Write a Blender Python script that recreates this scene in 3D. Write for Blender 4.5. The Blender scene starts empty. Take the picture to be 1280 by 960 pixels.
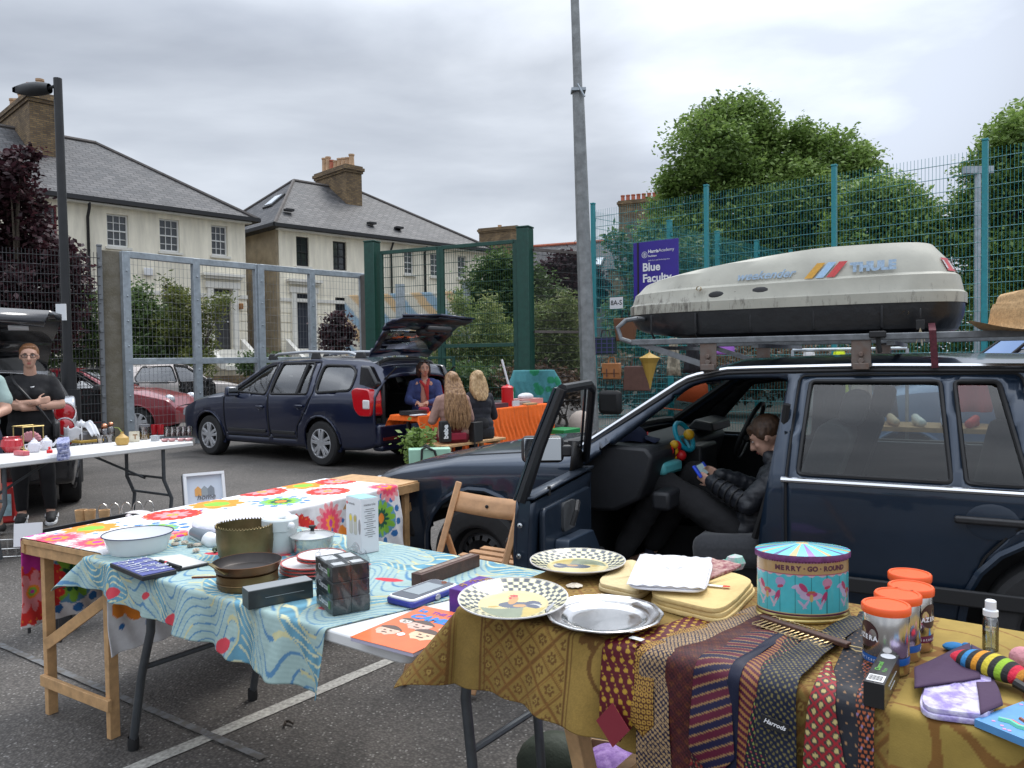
import bpy, math, random
import numpy as np
from mathutils import Vector, Matrix
random.seed(7); RNG=np.random.RandomState(11)
R=math.radians
SC=bpy.context.scene; COL=SC.collection
# ---------------------------------------------------------------- camera maths (pixels are those of the 1280x960 photograph)
FX=970.0; CAMH=1.45; PITCH=math.atan((480-449)/FX); ROLL=R(.8)
_cp,_sp=math.cos(PITCH),math.sin(PITCH); _cr,_sr=math.cos(ROLL),math.sin(ROLL)
def ray(px,py):
 u=(px-640)/FX; v=(480-py)/FX
 a=u*_cr+v*_sr; b=-u*_sr+v*_cr
 return a,_cp+b*_sp,b*_cp-_sp
def at(px,py,z):
 r=ray(px,py); k=(z-CAMH)/r[2]; return (r[0]*k,r[1]*k,z)
def atY(px,py,Y):
 r=ray(px,py); k=Y/r[1]; return (r[0]*k,Y,CAMH+r[2]*k)
# ---------------------------------------------------------------- materials
MC={}
def mat(name,rgb=(.5,.5,.5),rough=.6,metal=0,var=None,bump=None,coat=0,spec=None,alpha=1,emit=None,col2=None,attr=False,trans=0,sheen=0,two=None,back=False):
 if name in MC: return MC[name]
 m=bpy.data.materials.new(name); m.use_nodes=True; nt=m.node_tree; N=nt.nodes; L=nt.links
 b=N['Principled BSDF']; b.inputs['Roughness'].default_value=rough; b.inputs['Metallic'].default_value=metal
 c=(*rgb,1); b.inputs['Base Color'].default_value=c
 if spec is not None: b.inputs['Specular IOR Level'].default_value=spec
 if coat: b.inputs['Coat Weight'].default_value=coat; b.inputs['Coat Roughness'].default_value=.06
 if sheen: b.inputs['Sheen Weight'].default_value=sheen
 if trans: b.inputs['Transmission Weight'].default_value=trans; b.inputs['IOR'].default_value=1.3
 b.inputs['Alpha'].default_value=alpha
 tc=N.new('ShaderNodeTexCoord')
 src=None
 if attr:
  a=N.new('ShaderNodeAttribute'); a.attribute_name='Col'; src=a.outputs['Color']
 if var or attr:
  sc,am=var if var else (30,.12)
  n=N.new('ShaderNodeTexNoise'); n.inputs['Scale'].default_value=sc; n.inputs['Detail'].default_value=6; n.inputs['Roughness'].default_value=.62
  L.new(tc.outputs['Object'],n.inputs['Vector'])
  if col2 is not None:
   mx=N.new('ShaderNodeMix'); mx.data_type='RGBA'; r=N.new('ShaderNodeMapRange')
   r.inputs['From Min'].default_value=.5-am; r.inputs['From Max'].default_value=.5+am
   L.new(n.outputs['Fac'],r.inputs['Value']); L.new(r.outputs['Result'],mx.inputs['Factor'])
   mx.inputs['A'].default_value=c; mx.inputs['B'].default_value=(*col2,1)
   if src: L.new(src,mx.inputs['A'])
   src=mx.outputs['Result']
  else:
   r=N.new('ShaderNodeMapRange'); r.inputs['From Min'].default_value=.25; r.inputs['From Max'].default_value=.75
   r.inputs['To Min'].default_value=1-am; r.inputs['To Max'].default_value=1+am
   L.new(n.outputs['Fac'],r.inputs['Value'])
   mx=N.new('ShaderNodeVectorMath'); mx.operation='SCALE'
   if src: L.new(src,mx.inputs[0])
   else: mx.inputs[0].default_value=rgb
   L.new(r.outputs['Result'],mx.inputs['Scale']); src=mx.outputs['Vector']
 if src: L.new(src,b.inputs['Base Color'])
 if bump:
  sc,st=bump; n2=N.new('ShaderNodeTexNoise'); n2.inputs['Scale'].default_value=sc; n2.inputs['Detail'].default_value=5
  L.new(tc.outputs['Object'],n2.inputs['Vector'])
  bp=N.new('ShaderNodeBump'); bp.inputs['Strength'].default_value=st; bp.inputs['Distance'].default_value=.02 if sc<60 else .004
  L.new(n2.outputs['Fac'],bp.inputs['Height']); L.new(bp.outputs['Normal'],b.inputs['Normal'])
 if emit: b.inputs['Emission Color'].default_value=(*emit[0],1); b.inputs['Emission Strength'].default_value=emit[1]
 MC[name]=m; return m
def glassmat(name,tint=(.6,.7,.7),alpha=.35,rough=.03,mx_=1):
 """thin pane: tinted see-through plus mirror gloss"""
 if name in MC: return MC[name]
 m=bpy.data.materials.new(name); m.use_nodes=True; nt=m.node_tree; N=nt.nodes; L=nt.links
 N.remove(N['Principled BSDF']); out=N['Material Output']
 t=N.new('ShaderNodeBsdfTransparent'); t.inputs['Color'].default_value=(*tint,1)
 g=N.new('ShaderNodeBsdfGlossy'); g.inputs['Roughness'].default_value=rough; g.inputs['Color'].default_value=(1,1,1,1)
 lw=N.new('ShaderNodeFresnel'); lw.inputs['IOR'].default_value=1.5
 mr=N.new('ShaderNodeMapRange'); mr.inputs['To Min'].default_value=alpha*.3; mr.inputs['To Max'].default_value=mx_
 L.new(lw.outputs['Fac'],mr.inputs['Value'])
 mx=N.new('ShaderNodeMixShader'); L.new(mr.outputs['Result'],mx.inputs['Fac']); L.new(t.outputs[0],mx.inputs[1]); L.new(g.outputs[0],mx.inputs[2])
 L.new(mx.outputs[0],out.inputs['Surface']); MC[name]=m; return m
def brickmat(name,c1,c2,mortar,w,h,ms,bump=.4,rough=.85,axis='XZ',offset=.5,var=.3):
 if name in MC: return MC[name]
 m=bpy.data.materials.new(name); m.use_nodes=True; nt=m.node_tree; N=nt.nodes; L=nt.links
 b=N['Principled BSDF']; b.inputs['Roughness'].default_value=rough
 at_=N.new('ShaderNodeAttribute'); at_.attribute_name='UVMap'
 uv=N.new('ShaderNodeUVMap')
 br=N.new('ShaderNodeTexBrick'); br.inputs['Scale'].default_value=1; br.inputs['Brick Width'].default_value=w; br.inputs['Row Height'].default_value=h
 br.inputs['Mortar Size'].default_value=ms; br.inputs['Mortar Smooth'].default_value=.2; br.inputs['Bias'].default_value=0; br.offset=offset
 br.inputs['Color1'].default_value=(*c1,1); br.inputs['Color2'].default_value=(*c2,1); br.inputs['Mortar'].default_value=(*mortar,1)
 L.new(uv.outputs['UV'],br.inputs['Vector'])
 n=N.new('ShaderNodeTexNoise'); n.inputs['Scale'].default_value=1.3; n.inputs['Detail'].default_value=8; n.inputs['Roughness'].default_value=.7; L.new(uv.outputs['UV'],n.inputs['Vector'])
 r=N.new('ShaderNodeMapRange'); r.inputs['From Min'].default_value=.25; r.inputs['From Max'].default_value=.75; r.inputs['To Min'].default_value=1-var; r.inputs['To Max'].default_value=1+var
 L.new(n.outputs['Fac'],r.inputs['Value']); mx=N.new('ShaderNodeVectorMath'); mx.operation='SCALE'
 L.new(br.outputs['Color'],mx.inputs[0]); L.new(r.outputs['Result'],mx.inputs['Scale']); L.new(mx.outputs['Vector'],b.inputs['Base Color'])
 bp=N.new('ShaderNodeBump'); bp.inputs['Strength'].default_value=bump; bp.inputs['Distance'].default_value=.02; bp.invert=True
 L.new(br.outputs['Fac'],bp.inputs['Height']); L.new(bp.outputs['Normal'],b.inputs['Normal'])
 MC[name]=m; return m
# ---------------------------------------------------------------- geometry collector
class G:
 def __init__(s): s.v=[]; s.f=[]; s.m=[]; s.M=None
 def add(s,vs,fs,mi=0):
  o=len(s.v)
  if s.M is not None: vs=[tuple(s.M@Vector(p)) for p in vs]
  s.v.extend([tuple(p) for p in vs]); s.f.extend([tuple(i+o for i in f) for f in fs]); s.m.extend([mi]*len(fs)); return s
 def box(s,c,d,mi=0,rz=0,rx=0,ry=0,taper=1):
  x,y,z=d[0]/2,d[1]/2,d[2]/2; k=taper
  p=[(-x,-y,-z),(x,-y,-z),(x,y,-z),(-x,y,-z),(-x*k,-y*k,z),(x*k,-y*k,z),(x*k,y*k,z),(-x*k,y*k,z)]
  if rx or ry or rz:
   Mx=Matrix.Rotation(rz,3,'Z')@Matrix.Rotation(ry,3,'Y')@Matrix.Rotation(rx,3,'X'); p=[tuple(Mx@Vector(q)) for q in p]
  return s.add([(a+c[0],b+c[1],e+c[2]) for a,b,e in p],[(0,3,2,1),(4,5,6,7),(0,1,5,4),(1,2,6,5),(2,3,7,6),(3,0,4,7)],mi)
 def bar(s,p0,p1,w,t,mi=0,up=(0,0,1)):
  """rectangular bar from p0 to p1, w across, t along 'up'"""
  a=Vector(p0); b=Vector(p1); d=(b-a).normalized(); u=Vector(up); sx=d.cross(u)
  if sx.length<1e-4: sx=d.cross(Vector((1,0,0)))
  sx.normalize(); sy=sx.cross(d).normalized(); sx*=w/2; sy*=t/2
  p=[a-sx-sy,a+sx-sy,a+sx+sy,a-sx+sy,b-sx-sy,b+sx-sy,b+sx+sy,b-sx+sy]
  return s.add(p,[(0,3,2,1),(4,5,6,7),(0,1,5,4),(1,2,6,5),(2,3,7,6),(3,0,4,7)],mi)
 def tube(s,pts,r,n=8,mi=0,closed=False,cap=True):
  P=[Vector(p) for p in pts]; m=len(P); rr=r if isinstance(r,(list,tuple)) else [r]*m
  vs=[]; fs=[]; ref=None
  for i in range(m):
   if closed: d=(P[(i+1)%m]-P[i-1])
   else: d=P[min(i+1,m-1)]-P[max(i-1,0)]
   if d.length<1e-9: d=Vector((0,0,1))
   d.normalize()
   if ref is None:
    ref=Vector((0,0,1)) if abs(d.z)<.9 else Vector((1,0,0))
   e=d.cross(ref)
   if e.length<1e-5: e=d.cross(Vector((.3,1,.2)))
   e.normalize(); g=e.cross(d).normalized(); ref=g
   for k in range(n):
    t=2*math.pi*k/n; vs.append(P[i]+(e*math.cos(t)+g*math.sin(t))*rr[i])
  for i in range(m if closed else m-1):
   for k in range(n):
    a=i*n+k; b=i*n+(k+1)%n; c=((i+1)%m)*n+(k+1)%n; d_=((i+1)%m)*n+k; fs.append((a,b,c,d_))
  if cap and not closed: fs.append(tuple(range(n-1,-1,-1))); fs.append(tuple(range((m-1)*n,m*n)))
  return s.add(vs,fs,mi)
 def lathe(s,prof,c=(0,0,0),n=32,mi=0,sx=1,sy=1,axis='z',cap0=False,cap1=False):
  vs=[]; fs=[]; m=len(prof)
  for (r,z) in prof:
   for k in range(n):
    t=2*math.pi*k/n; a,b=r*math.cos(t)*sx,r*math.sin(t)*sy
    q=(a,b,z) if axis=='z' else ((z,a,b) if axis=='x' else (a,z,b))
    vs.append((q[0]+c[0],q[1]+c[1],q[2]+c[2]))
  for i in range(m-1):
   for k in range(n): fs.append((i*n+k,i*n+(k+1)%n,(i+1)*n+(k+1)%n,(i+1)*n+k))
  if cap0 and prof[0][0]>1e-6: fs.append(tuple(range(n-1,-1,-1)))
  if cap1 and prof[-1][0]>1e-6: fs.append(tuple(range((m-1)*n,m*n)))
  return s.add(vs,fs,mi)
 def ball(s,c,r,n=12,mi=0,sz=(1,1,1)):
  h=max(4,n//2); prof=[(max(1e-5,math.sin(math.pi*i/h)),-math.cos(math.pi*i/h)) for i in range(h+1)]
  vs=[];fs=[]
  for (a,z) in prof:
   for k in range(n):
    t=2*math.pi*k/n; vs.append((c[0]+a*math.cos(t)*r*sz[0],c[1]+a*math.sin(t)*r*sz[1],c[2]+z*r*sz[2]))
  for i in range(h):
   for k in range(n): fs.append((i*n+k,i*n+(k+1)%n,(i+1)*n+(k+1)%n,(i+1)*n+k))
  return s.add(vs,fs,mi)
 def prism(s,poly,a,b,mi=0,plane='xz'):
  """polygon in a plane, extruded between a and b on the third axis"""
  def q(p,h):
   return (p[0],h,p[1]) if plane=='xz' else ((p[0],p[1],h) if plane=='xy' else (h,p[0],p[1]))
  n=len(poly); vs=[q(p,a) for p in poly]+[q(p,b) for p in poly]
  fs=[tuple(range(n)),tuple(range(2*n-1,n-1,-1))]+[(i,i+n,(i+1)%n+n,(i+1)%n) for i in range(n)]
  return s.add(vs,fs,mi)
 def grid(s,f,nu,nv,mi=0,cu=False):
  vs=[f(i/(nu-1 if not cu else nu),j/(nv-1)) for i in range(nu) for j in range(nv)]
  fs=[(i*nv+j,((i+1)%nu)*nv+j,((i+1)%nu)*nv+j+1,i*nv+j+1) for i in range(nu if cu else nu-1) for j in range(nv-1)]
  return s.add(vs,fs,mi)
 def text(s,txt,size,o,xd=(1,0,0),yd=(0,0,1),mi=0,off=0,align='CENTER',shear=0,ex=0,sp=1):
  cu=bpy.data.curves.new('t','FONT'); cu.body=txt; cu.size=size; cu.align_x=align; cu.align_y='CENTER'; cu.offset=off; cu.shear=shear; cu.space_character=sp
  cu.resolution_u=3
  ob=bpy.data.objects.new('t',cu); COL.objects.link(ob); dg=bpy.context.evaluated_depsgraph_get(); dg.update()
  me=bpy.data.meshes.new_from_object(ob.evaluated_get(dg))
  X=Vector(xd).normalized(); Y=Vector(yd).normalized(); O=Vector(o)
  vs=[O+X*v.co.x+Y*v.co.y for v in me.vertices]; fs=[tuple(p.vertices) for p in me.polygons]
  bpy.data.objects.remove(ob); bpy.data.curves.remove(cu); bpy.data.meshes.remove(me)
  return s.add(vs,fs,mi)
def part(name,g,m,parent=None,smooth=40,bev=0,solid=0,sub=0,uv=False,fix=True,seg=2,loc=None,label=None):
 me=bpy.data.meshes.new(name); me.from_pydata([tuple(p) for p in g.v],[],g.f); me.update()
 ms=m if isinstance(m,(list,tuple)) else [m]
 for x in ms: me.materials.append(x)
 if len(ms)>1: me.polygons.foreach_set('material_index',g.m)
 if fix:
  import bmesh
  bm=bmesh.new(); bm.from_mesh(me); bmesh.ops.recalc_face_normals(bm,faces=bm.faces); bm.to_mesh(me); bm.free()
 if smooth:
  me.polygons.foreach_set('use_smooth',[True]*len(me.polygons)); me.set_sharp_from_angle(angle=R(smooth))
 if uv: boxuv(me)
 o=bpy.data.objects.new(name,me); COL.objects.link(o)
 if parent is not None: o.parent=parent
 if loc: o.location=loc
 if bev:
  b=o.modifiers.new('bev','BEVEL'); b.width=bev; b.segments=seg; b.limit_method='ANGLE'; b.angle_limit=R(35); b.harden_normals=False
 if solid:
  b=o.modifiers.new('sol','SOLIDIFY'); b.thickness=abs(solid); b.offset=-1 if solid>0 else 1
 if sub:
  b=o.modifiers.new('sub','SUBSURF'); b.levels=sub; b.render_levels=sub
 if label: o['label']=label
 return o
def boxuv(me):
 uvl=me.uv_layers.new(name='UVMap'); co=np.zeros(len(me.vertices)*3); me.vertices.foreach_get('co',co); co=co.reshape(-1,3)
 data=np.zeros((len(me.loops),2))
 for p in me.polygons:
  n=p.normal
  if abs(n.z)>.85: ax=Vector((1,0,0)); ay=Vector((0,1,0))
  else:
   ax=Vector((0,0,1)).cross(n).normalized(); ay=n.cross(ax).normalized()
  for li in p.loop_indices:
   c=Vector(co[me.loops[li].vertex_index]); data[li]=(c.dot(ax),c.dot(ay))
 uvl.data.foreach_set('uv',data.ravel())
def thing(name,label,cat,loc=(0,0,0),rz=0,group=None,kind=None,parent=None):
 o=bpy.data.objects.new(name,None); COL.objects.link(o); o.location=loc; o.rotation_euler=(0,0,rz)
 o['label']=label; o['category']=cat; o.empty_display_size=.1
 if group: o['group']=group
 return o
def tag(o,label=None,cat=None,group=None,kind=None):
 if label: o['label']=label
 if cat: o['category']=cat
 if group: o['group']=group
 if kind: o['kind']=kind
 return o
def solo(name,g,m,label,cat,loc=(0,0,0),rz=0,group=None,**k):
 o=part(name,g,m,None,**k); o.location=loc; o.rotation_euler=(0,0,rz); return tag(o,label,cat,group)
def dup(r,loc=None,rz=None,label=None,parent=None,group=None):
 c=r.copy(); COL.objects.link(c)
 if parent is not None: c.parent=parent
 if loc is not None: c.location=loc
 if rz is not None: c.rotation_euler=(0,0,rz)
 if label: c['label']=label
 if group: c['group']=group
 for ch in list(r.children): dup(ch,parent=c)
 return c
def colour(o,cols):
 """per-vertex surface pattern"""
 me=o.data; a=me.color_attributes.new('Col','FLOAT_COLOR','POINT'); c=np.ones((len(me.vertices),4),dtype=np.float32); c[:,:3]=cols; a.data.foreach_set('color',c.ravel())
def npmesh(name,V,F,m,parent=None,smooth=True):
 me=bpy.data.meshes.new(name); V=np.asarray(V,dtype=np.float32); F=np.asarray(F,dtype=np.int32); k=F.shape[1]
 me.vertices.add(len(V)); me.vertices.foreach_set('co',V.ravel()); me.loops.add(F.size); me.loops.foreach_set('vertex_index',F.ravel())
 me.polygons.add(len(F)); me.polygons.foreach_set('loop_start',np.arange(0,F.size,k,dtype=np.int32)); me.polygons.foreach_set('loop_total',np.full(len(F),k,dtype=np.int32))
 if smooth: me.polygons.foreach_set('use_smooth',np.ones(len(F),dtype=bool))
 me.update(calc_edges=True); me.validate(); me.materials.append(m)
 o=bpy.data.objects.new(name,me); COL.objects.link(o)
 if parent is not None: o.parent=parent
 return o
def gridmesh(name,P,m,parent=None,solid=0):
 """P: (nu,nv,3) array"""
 nu,nv=P.shape[:2]; i=np.arange(nu-1)[:,None]*nv+np.arange(nv-1)[None,:]
 F=np.stack([i,i+nv,i+nv+1,i+1],-1).reshape(-1,4); o=npmesh(name,P.reshape(-1,3),F,m,parent)
 if solid:
  b=o.modifiers.new('sol','SOLIDIFY'); b.thickness=solid; b.offset=0
 return o
def adopt(o,p):
 M=Matrix.Translation(p.location)@p.rotation_euler.to_matrix().to_4x4()@Matrix.Diagonal((*p.scale,1)); o.parent=p; o.matrix_parent_inverse=M.inverted()
 for k in ('label','category','group'):
  if k in o: del o[k]
 return o
def tocurve(o,mods=True):
 """bake modifiers into the mesh"""
 dg=bpy.context.evaluated_depsgraph_get(); dg.update(); me=bpy.data.meshes.new_from_object(o.evaluated_get(dg)); o.modifiers.clear(); o.data=me; return o
# ---------------------------------------------------------------- merged organic forms
def cap(g,p0,p1,r0,r1,n=14,flat=None):
 a=Vector(p0); b=Vector(p1); d=b-a
 if d.length<1e-6: return g.ball(p0,r0,n)
 g.ball(p0,r0,n); g.ball(p1,r1,n); g.tube([a,b],[r0,r1],n); return g
def fuse(name,g,m,parent=None,vox=.012,it=6,disp=None,label=None):
 o=part(name,g,m,parent,smooth=0,fix=False)
 r=o.modifiers.new('r','REMESH'); r.mode='VOXEL'; r.voxel_size=vox; r.use_smooth_shade=True
 if it:
  s=o.modifiers.new('s','SMOOTH'); s.iterations=it; s.factor=.5
 if disp:
  t=bpy.data.textures.new(name+'t','CLOUDS'); t.noise_scale=disp[0]; d=o.modifiers.new('d','DISPLACE'); d.texture=t; d.strength=disp[1]; d.mid_level=.5; d.texture_coords='LOCAL'
 tocurve(o); ms=m if isinstance(m,(list,tuple)) else [m]
 o.data.materials.clear()
 for x in ms: o.data.materials.append(x)
 o.data.polygons.foreach_set('use_smooth',[True]*len(o.data.polygons))
 if label: o['label']=label
 return o
# ================================================================= WORLD, CAMERA, LIGHT
cam=bpy.data.cameras.new('camera'); co=bpy.data.objects.new('camera',cam); COL.objects.link(co); SC.camera=co
cam.sensor_width=36; cam.lens=36*FX/1280; cam.clip_start=.05; cam.clip_end=3000
co.location=(0,0,CAMH)
co.matrix_world=Matrix.Translation((0,0,CAMH))@Matrix.Rotation(R(90)-PITCH,4,'X')@Matrix.Rotation(-ROLL,4,'Z')
SC.view_settings.view_transform='Standard'; SC.view_settings.look='None'; SC.view_settings.exposure=0.42; SC.view_settings.gamma=1
SUN_EL,SUN_AZ=R(58),R(35)
w=bpy.data.worlds.new('World'); SC.world=w; w.use_nodes=True; nt=w.node_tree; N=nt.nodes; L=nt.links
bg=N['Background']; bg.inputs['Strength'].default_value=.11
sky=N.new('ShaderNodeTexSky'); sky.sky_type='NISHITA'; sky.sun_disc=False; sky.sun_elevation=SUN_EL; sky.sun_rotation=SUN_AZ; sky.air_density=1; sky.dust_density=3
tc=N.new('ShaderNodeTexCoord'); sep=N.new('ShaderNodeSeparateXYZ'); L.new(tc.outputs['Generated'],sep.inputs[0])
mp=N.new('ShaderNodeMapping'); mp.inputs['Scale'].default_value=(1.0,1.0,3.2); mp.inputs['Location'].default_value=(.35,.1,.2); L.new(tc.outputs['Generated'],mp.inputs[0])
n1=N.new('ShaderNodeTexNoise'); n1.inputs['Scale'].default_value=1.7; n1.inputs['Detail'].default_value=7; n1.inputs['Roughness'].default_value=.5; n1.inputs['Distortion'].default_value=.25; L.new(mp.outputs[0],n1.inputs['Vector'])
cr=N.new('ShaderNodeValToRGB'); L.new(n1.outputs['Fac'],cr.inputs['Fac'])
cr.color_ramp.elements[0].position=.36; cr.color_ramp.elements[0].color=(3.0,3.3,3.85,1)
cr.color_ramp.elements[1].position=.68; cr.color_ramp.elements[1].color=(6.6,7.0,7.6,1)
e=cr.color_ramp.elements.new(.5); e.color=(4.4,4.75,5.3,1)
# brighter towards the zenith and towards the veiled sun
mr=N.new('ShaderNodeMapRange'); mr.inputs['From Min'].default_value=.35; mr.inputs['From Max'].default_value=1.0; mr.inputs['To Min'].default_value=1.0; mr.inputs['To Max'].default_value=3.6; L.new(sep.outputs['Z'],mr.inputs['Value'])
dp=N.new('ShaderNodeVectorMath'); dp.operation='DOT_PRODUCT'; L.new(tc.outputs['Generated'],dp.inputs[0]);
dv=Vector((.37,.86,.345)).normalized(); dp.inputs[1].default_value=dv
m2=N.new('ShaderNodeMapRange'); m2.interpolation_type='SMOOTHSTEP'; m2.inputs['From Min'].default_value=.955; m2.inputs['From Max'].default_value=1.0; m2.inputs['To Min'].default_value=0; m2.inputs['To Max'].default_value=.80; L.new(dp.outputs['Value'],m2.inputs['Value'])
ad=N.new('ShaderNodeMath'); ad.operation='ADD'; L.new(mr.outputs[0],ad.inputs[0]); L.new(m2.outputs[0],ad.inputs[1])
vs=N.new('ShaderNodeVectorMath'); vs.operation='SCALE'; L.new(cr.outputs[0],vs.inputs[0]); L.new(ad.outputs[0],vs.inputs['Scale'])
mx=N.new('ShaderNodeMix'); mx.data_type='RGBA'; mx.inputs['Factor'].default_value=.93; L.new(sky.outputs[0],mx.inputs['A']); L.new(vs.outputs[0],mx.inputs['B'])
L.new(mx.outputs['Result'],bg.inputs['Color'])
sl=bpy.data.lights.new('sun','SUN'); sl.energy=1.5; sl.angle=R(25); sl.color=(1,.96,.9); so=bpy.data.objects.new('sun',sl); COL.objects.link(so)
# sun direction: azimuth measured from +Y clockwise
sd=Vector((math.sin(SUN_AZ)*math.cos(SUN_EL),math.cos(SUN_AZ)*math.cos(SUN_EL),math.sin(SUN_EL)))
so.rotation_euler=sd.to_track_quat('Z','Y').to_euler(); so.location=(0,0,30)
# ================================================================= COMMON MATERIALS
BLACK=mat('black_rubber',(.012,.012,.013),.6); DARK=mat('dark_plastic',(.02,.02,.022),.45,var=(40,.3)); CHROME=mat('chrome',(.75,.76,.78),.15,1)
GALV=mat('galvanised_steel',(.36,.40,.43),.5,.55,var=(9,.28),bump=(40,.1),col2=None)
WHITEP=mat('white_plastic',(.74,.76,.78),.4); TEAL=mat('teal_paint',(.018,.225,.25),.4,var=(20,.15)); GREEN=mat('green_paint',(.009,.058,.042),.4,var=(14,.25))
PINE=mat('pine_wood',(.50,.30,.14),.55,var=(22,.3),bump=(80,.2)); WOODD=mat('dark_wood',(.07,.03,.02),.45,var=(40,.4),bump=(120,.2))
# ================================================================= GROUND
def asphalt(name,base,spk):
 m=bpy.data.materials.new(name); m.use_nodes=True; nt=m.node_tree; N=nt.nodes; L=nt.links; b=N['Principled BSDF']; b.inputs['Roughness'].default_value=.8
 tc=N.new('ShaderNodeTexCoord')
 v=N.new('ShaderNodeTexVoronoi'); v.inputs['Scale'].default_value=85; L.new(tc.outputs['Object'],v.inputs['Vector'])
 r=N.new('ShaderNodeValToRGB'); L.new(v.outputs['Distance'],r.inputs['Fac']); r.color_ramp.elements[0].color=(1.35,1.35,1.35,1); r.color_ramp.elements[1].color=(.55,.55,.55,1); r.color_ramp.elements[1].position=.75
 v2=N.new('ShaderNodeTexVoronoi'); v2.inputs['Scale'].default_value=85; v2.feature='F1'; L.new(tc.outputs['Object'],v2.inputs['Vector'])
 sx=N.new('ShaderNodeSeparateColor'); L.new(v2.outputs['Color'],sx.inputs[0])
 th=N.new('ShaderNodeMapRange'); th.inputs['From Min'].default_value=.84; th.inputs['From Max'].default_value=.97; L.new(sx.outputs[0],th.inputs['Value'])
 dm=N.new('ShaderNodeMath'); dm.operation='LESS_THAN'; dm.inputs[1].default_value=.42; L.new(v2.outputs['Distance'],dm.inputs[0])
 ml=N.new('ShaderNodeMath'); ml.operation='MULTIPLY'; L.new(th.outputs[0],ml.inputs[0]); L.new(dm.outputs[0],ml.inputs[1])
 n=N.new('ShaderNodeTexNoise'); n.inputs['Scale'].default_value=.7; n.inputs['Detail'].default_value=12; n.inputs['Roughness'].default_value=.62; L.new(tc.outputs['Object'],n.inputs['Vector'])
 cr=N.new('ShaderNodeValToRGB'); L.new(n.outputs['Fac'],cr.inputs['Fac']); cr.color_ramp.elements[0].position=.32; cr.color_ramp.elements[1].position=.68
 cr.color_ramp.elements[0].color=(*[c*.62 for c in base],1); cr.color_ramp.elements[1].color=(*[c*1.3 for c in base],1)
 m1=N.new('ShaderNodeMix'); m1.data_type='RGBA'; m1.blend_type='MULTIPLY'; m1.inputs['Factor'].default_value=1; L.new(cr.outputs[0],m1.inputs['A']); L.new(r.outputs[0],m1.inputs['B'])
 m2=N.new('ShaderNodeMix'); m2.data_type='RGBA'; L.new(ml.outputs[0],m2.inputs['Factor']); L.new(m1.outputs['Result'],m2.inputs['A']); m2.inputs['B'].default_value=(*spk,1)
 n3=N.new('ShaderNodeTexNoise'); n3.inputs['Scale'].default_value=1.1; n3.inputs['Detail'].default_value=5; n3.inputs['Distortion'].default_value=.8; L.new(tc.outputs['Object'],n3.inputs['Vector'])
 s3=N.new('ShaderNodeMapRange'); s3.inputs['From Min'].default_value=.60; s3.inputs['From Max'].default_value=.68; s3.inputs['To Min'].default_value=1; s3.inputs['To Max'].default_value=.70; L.new(n3.outputs['Fac'],s3.inputs['Value'])
 m4=N.new('ShaderNodeVectorMath'); m4.operation='SCALE'; L.new(m2.outputs['Result'],m4.inputs[0]); L.new(s3.outputs[0],m4.inputs['Scale']); L.new(m4.outputs['Vector'],b.inputs['Base Color'])
 bp=N.new('ShaderNodeBump'); bp.inputs['Strength'].default_value=.55; bp.inputs['Distance'].default_value=.006; L.new(v.outputs['Distance'],bp.inputs['Height']); bp.invert=True; L.new(bp.outputs['Normal'],b.inputs['Normal'])
 return m
g=G(); g.add([(-300,-40,0),(300,-40,0),(300,500,0),(-300,500,0)],[(0,1,2,3)]); tag(part('ground',g,asphalt('asphalt',(.100,.090,.081),(.24,.23,.215))),kind='structure')
pm=mat('worn_line_paint',(.52,.51,.46),.7,var=(60,.22),col2=(.16,.15,.14))
def line(name,p,q,w):
 g=G(); a=Vector(p).to_2d(); b=Vector(q).to_2d(); d=(b-a).normalized(); nn=Vector((-d.y,d.x))*w/2; k=60
 vs=[];fs=[]
 for i in range(k+1):
  c=a.lerp(b,i/k); j1,j2=random.uniform(.9,1.05),random.uniform(.9,1.05)
  vs+= [(c.x+nn.x*j1,c.y+nn.y*j1,.004),(c.x-nn.x*j2,c.y-nn.y*j2,.004)]
  if i: fs.append((2*i-2,2*i-1,2*i+1,2*i))
 g.add(vs,fs); return part(name,g,pm)
l1=at(190,952,0); l2=at(490,825,0); dx=(l2[0]-l1[0],l2[1]-l1[1])
tag(line('parking_line',(l1[0]-dx[0]*1.5,l1[1]-dx[1]*1.5),(l2[0]+dx[0]*1.2,l2[1]+dx[1]*1.2),.07),kind='structure')
pm=mat('faded_line_paint',(.14,.145,.15),.8,var=(22,.07),col2=(.095,.088,.080))
a1=at(-40,790,0); a2=at(330,950,0)
LF=line('faded_parking_line',a1,a2,.035); LF.location.z=.004; tag(LF,kind='structure')
# pavement and road behind the fence
g=G(); g.box((-9.5,19.5,.06),(40,2.6,.12),rz=R(49)); tag(part('pavement',g,mat('paving',(.20,.19,.18),.85,var=(3,.25),bump=(30,.3)),bev=.01),kind='structure')
# ================================================================= HOUSES
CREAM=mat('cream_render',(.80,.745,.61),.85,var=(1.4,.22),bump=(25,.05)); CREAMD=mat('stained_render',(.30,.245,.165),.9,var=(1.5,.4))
for _n in CREAM.node_tree.nodes:
 if _n.type=='TEX_NOISE' and _n.inputs['Scale'].default_value<2:
  _m=CREAM.node_tree.nodes.new('ShaderNodeMapping'); _m.inputs['Scale'].default_value=(2.2,2.2,.35); _s=_n.inputs['Vector'].links[0].from_socket; CREAM.node_tree.links.new(_s,_m.inputs[0]); CREAM.node_tree.links.new(_m.outputs[0],_n.inputs['Vector'])
SLATE=brickmat('roof_slates',(.036,.038,.043),(.085,.082,.084),(.018,.018,.02),.36,.22,.020,bump=.8,rough=.62,var=.38)
BRICK=brickmat('stock_brick',(.24,.16,.075),(.12,.078,.042),(.09,.075,.06),.23,.075,.012,rough=.9,var=.5)
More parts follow.
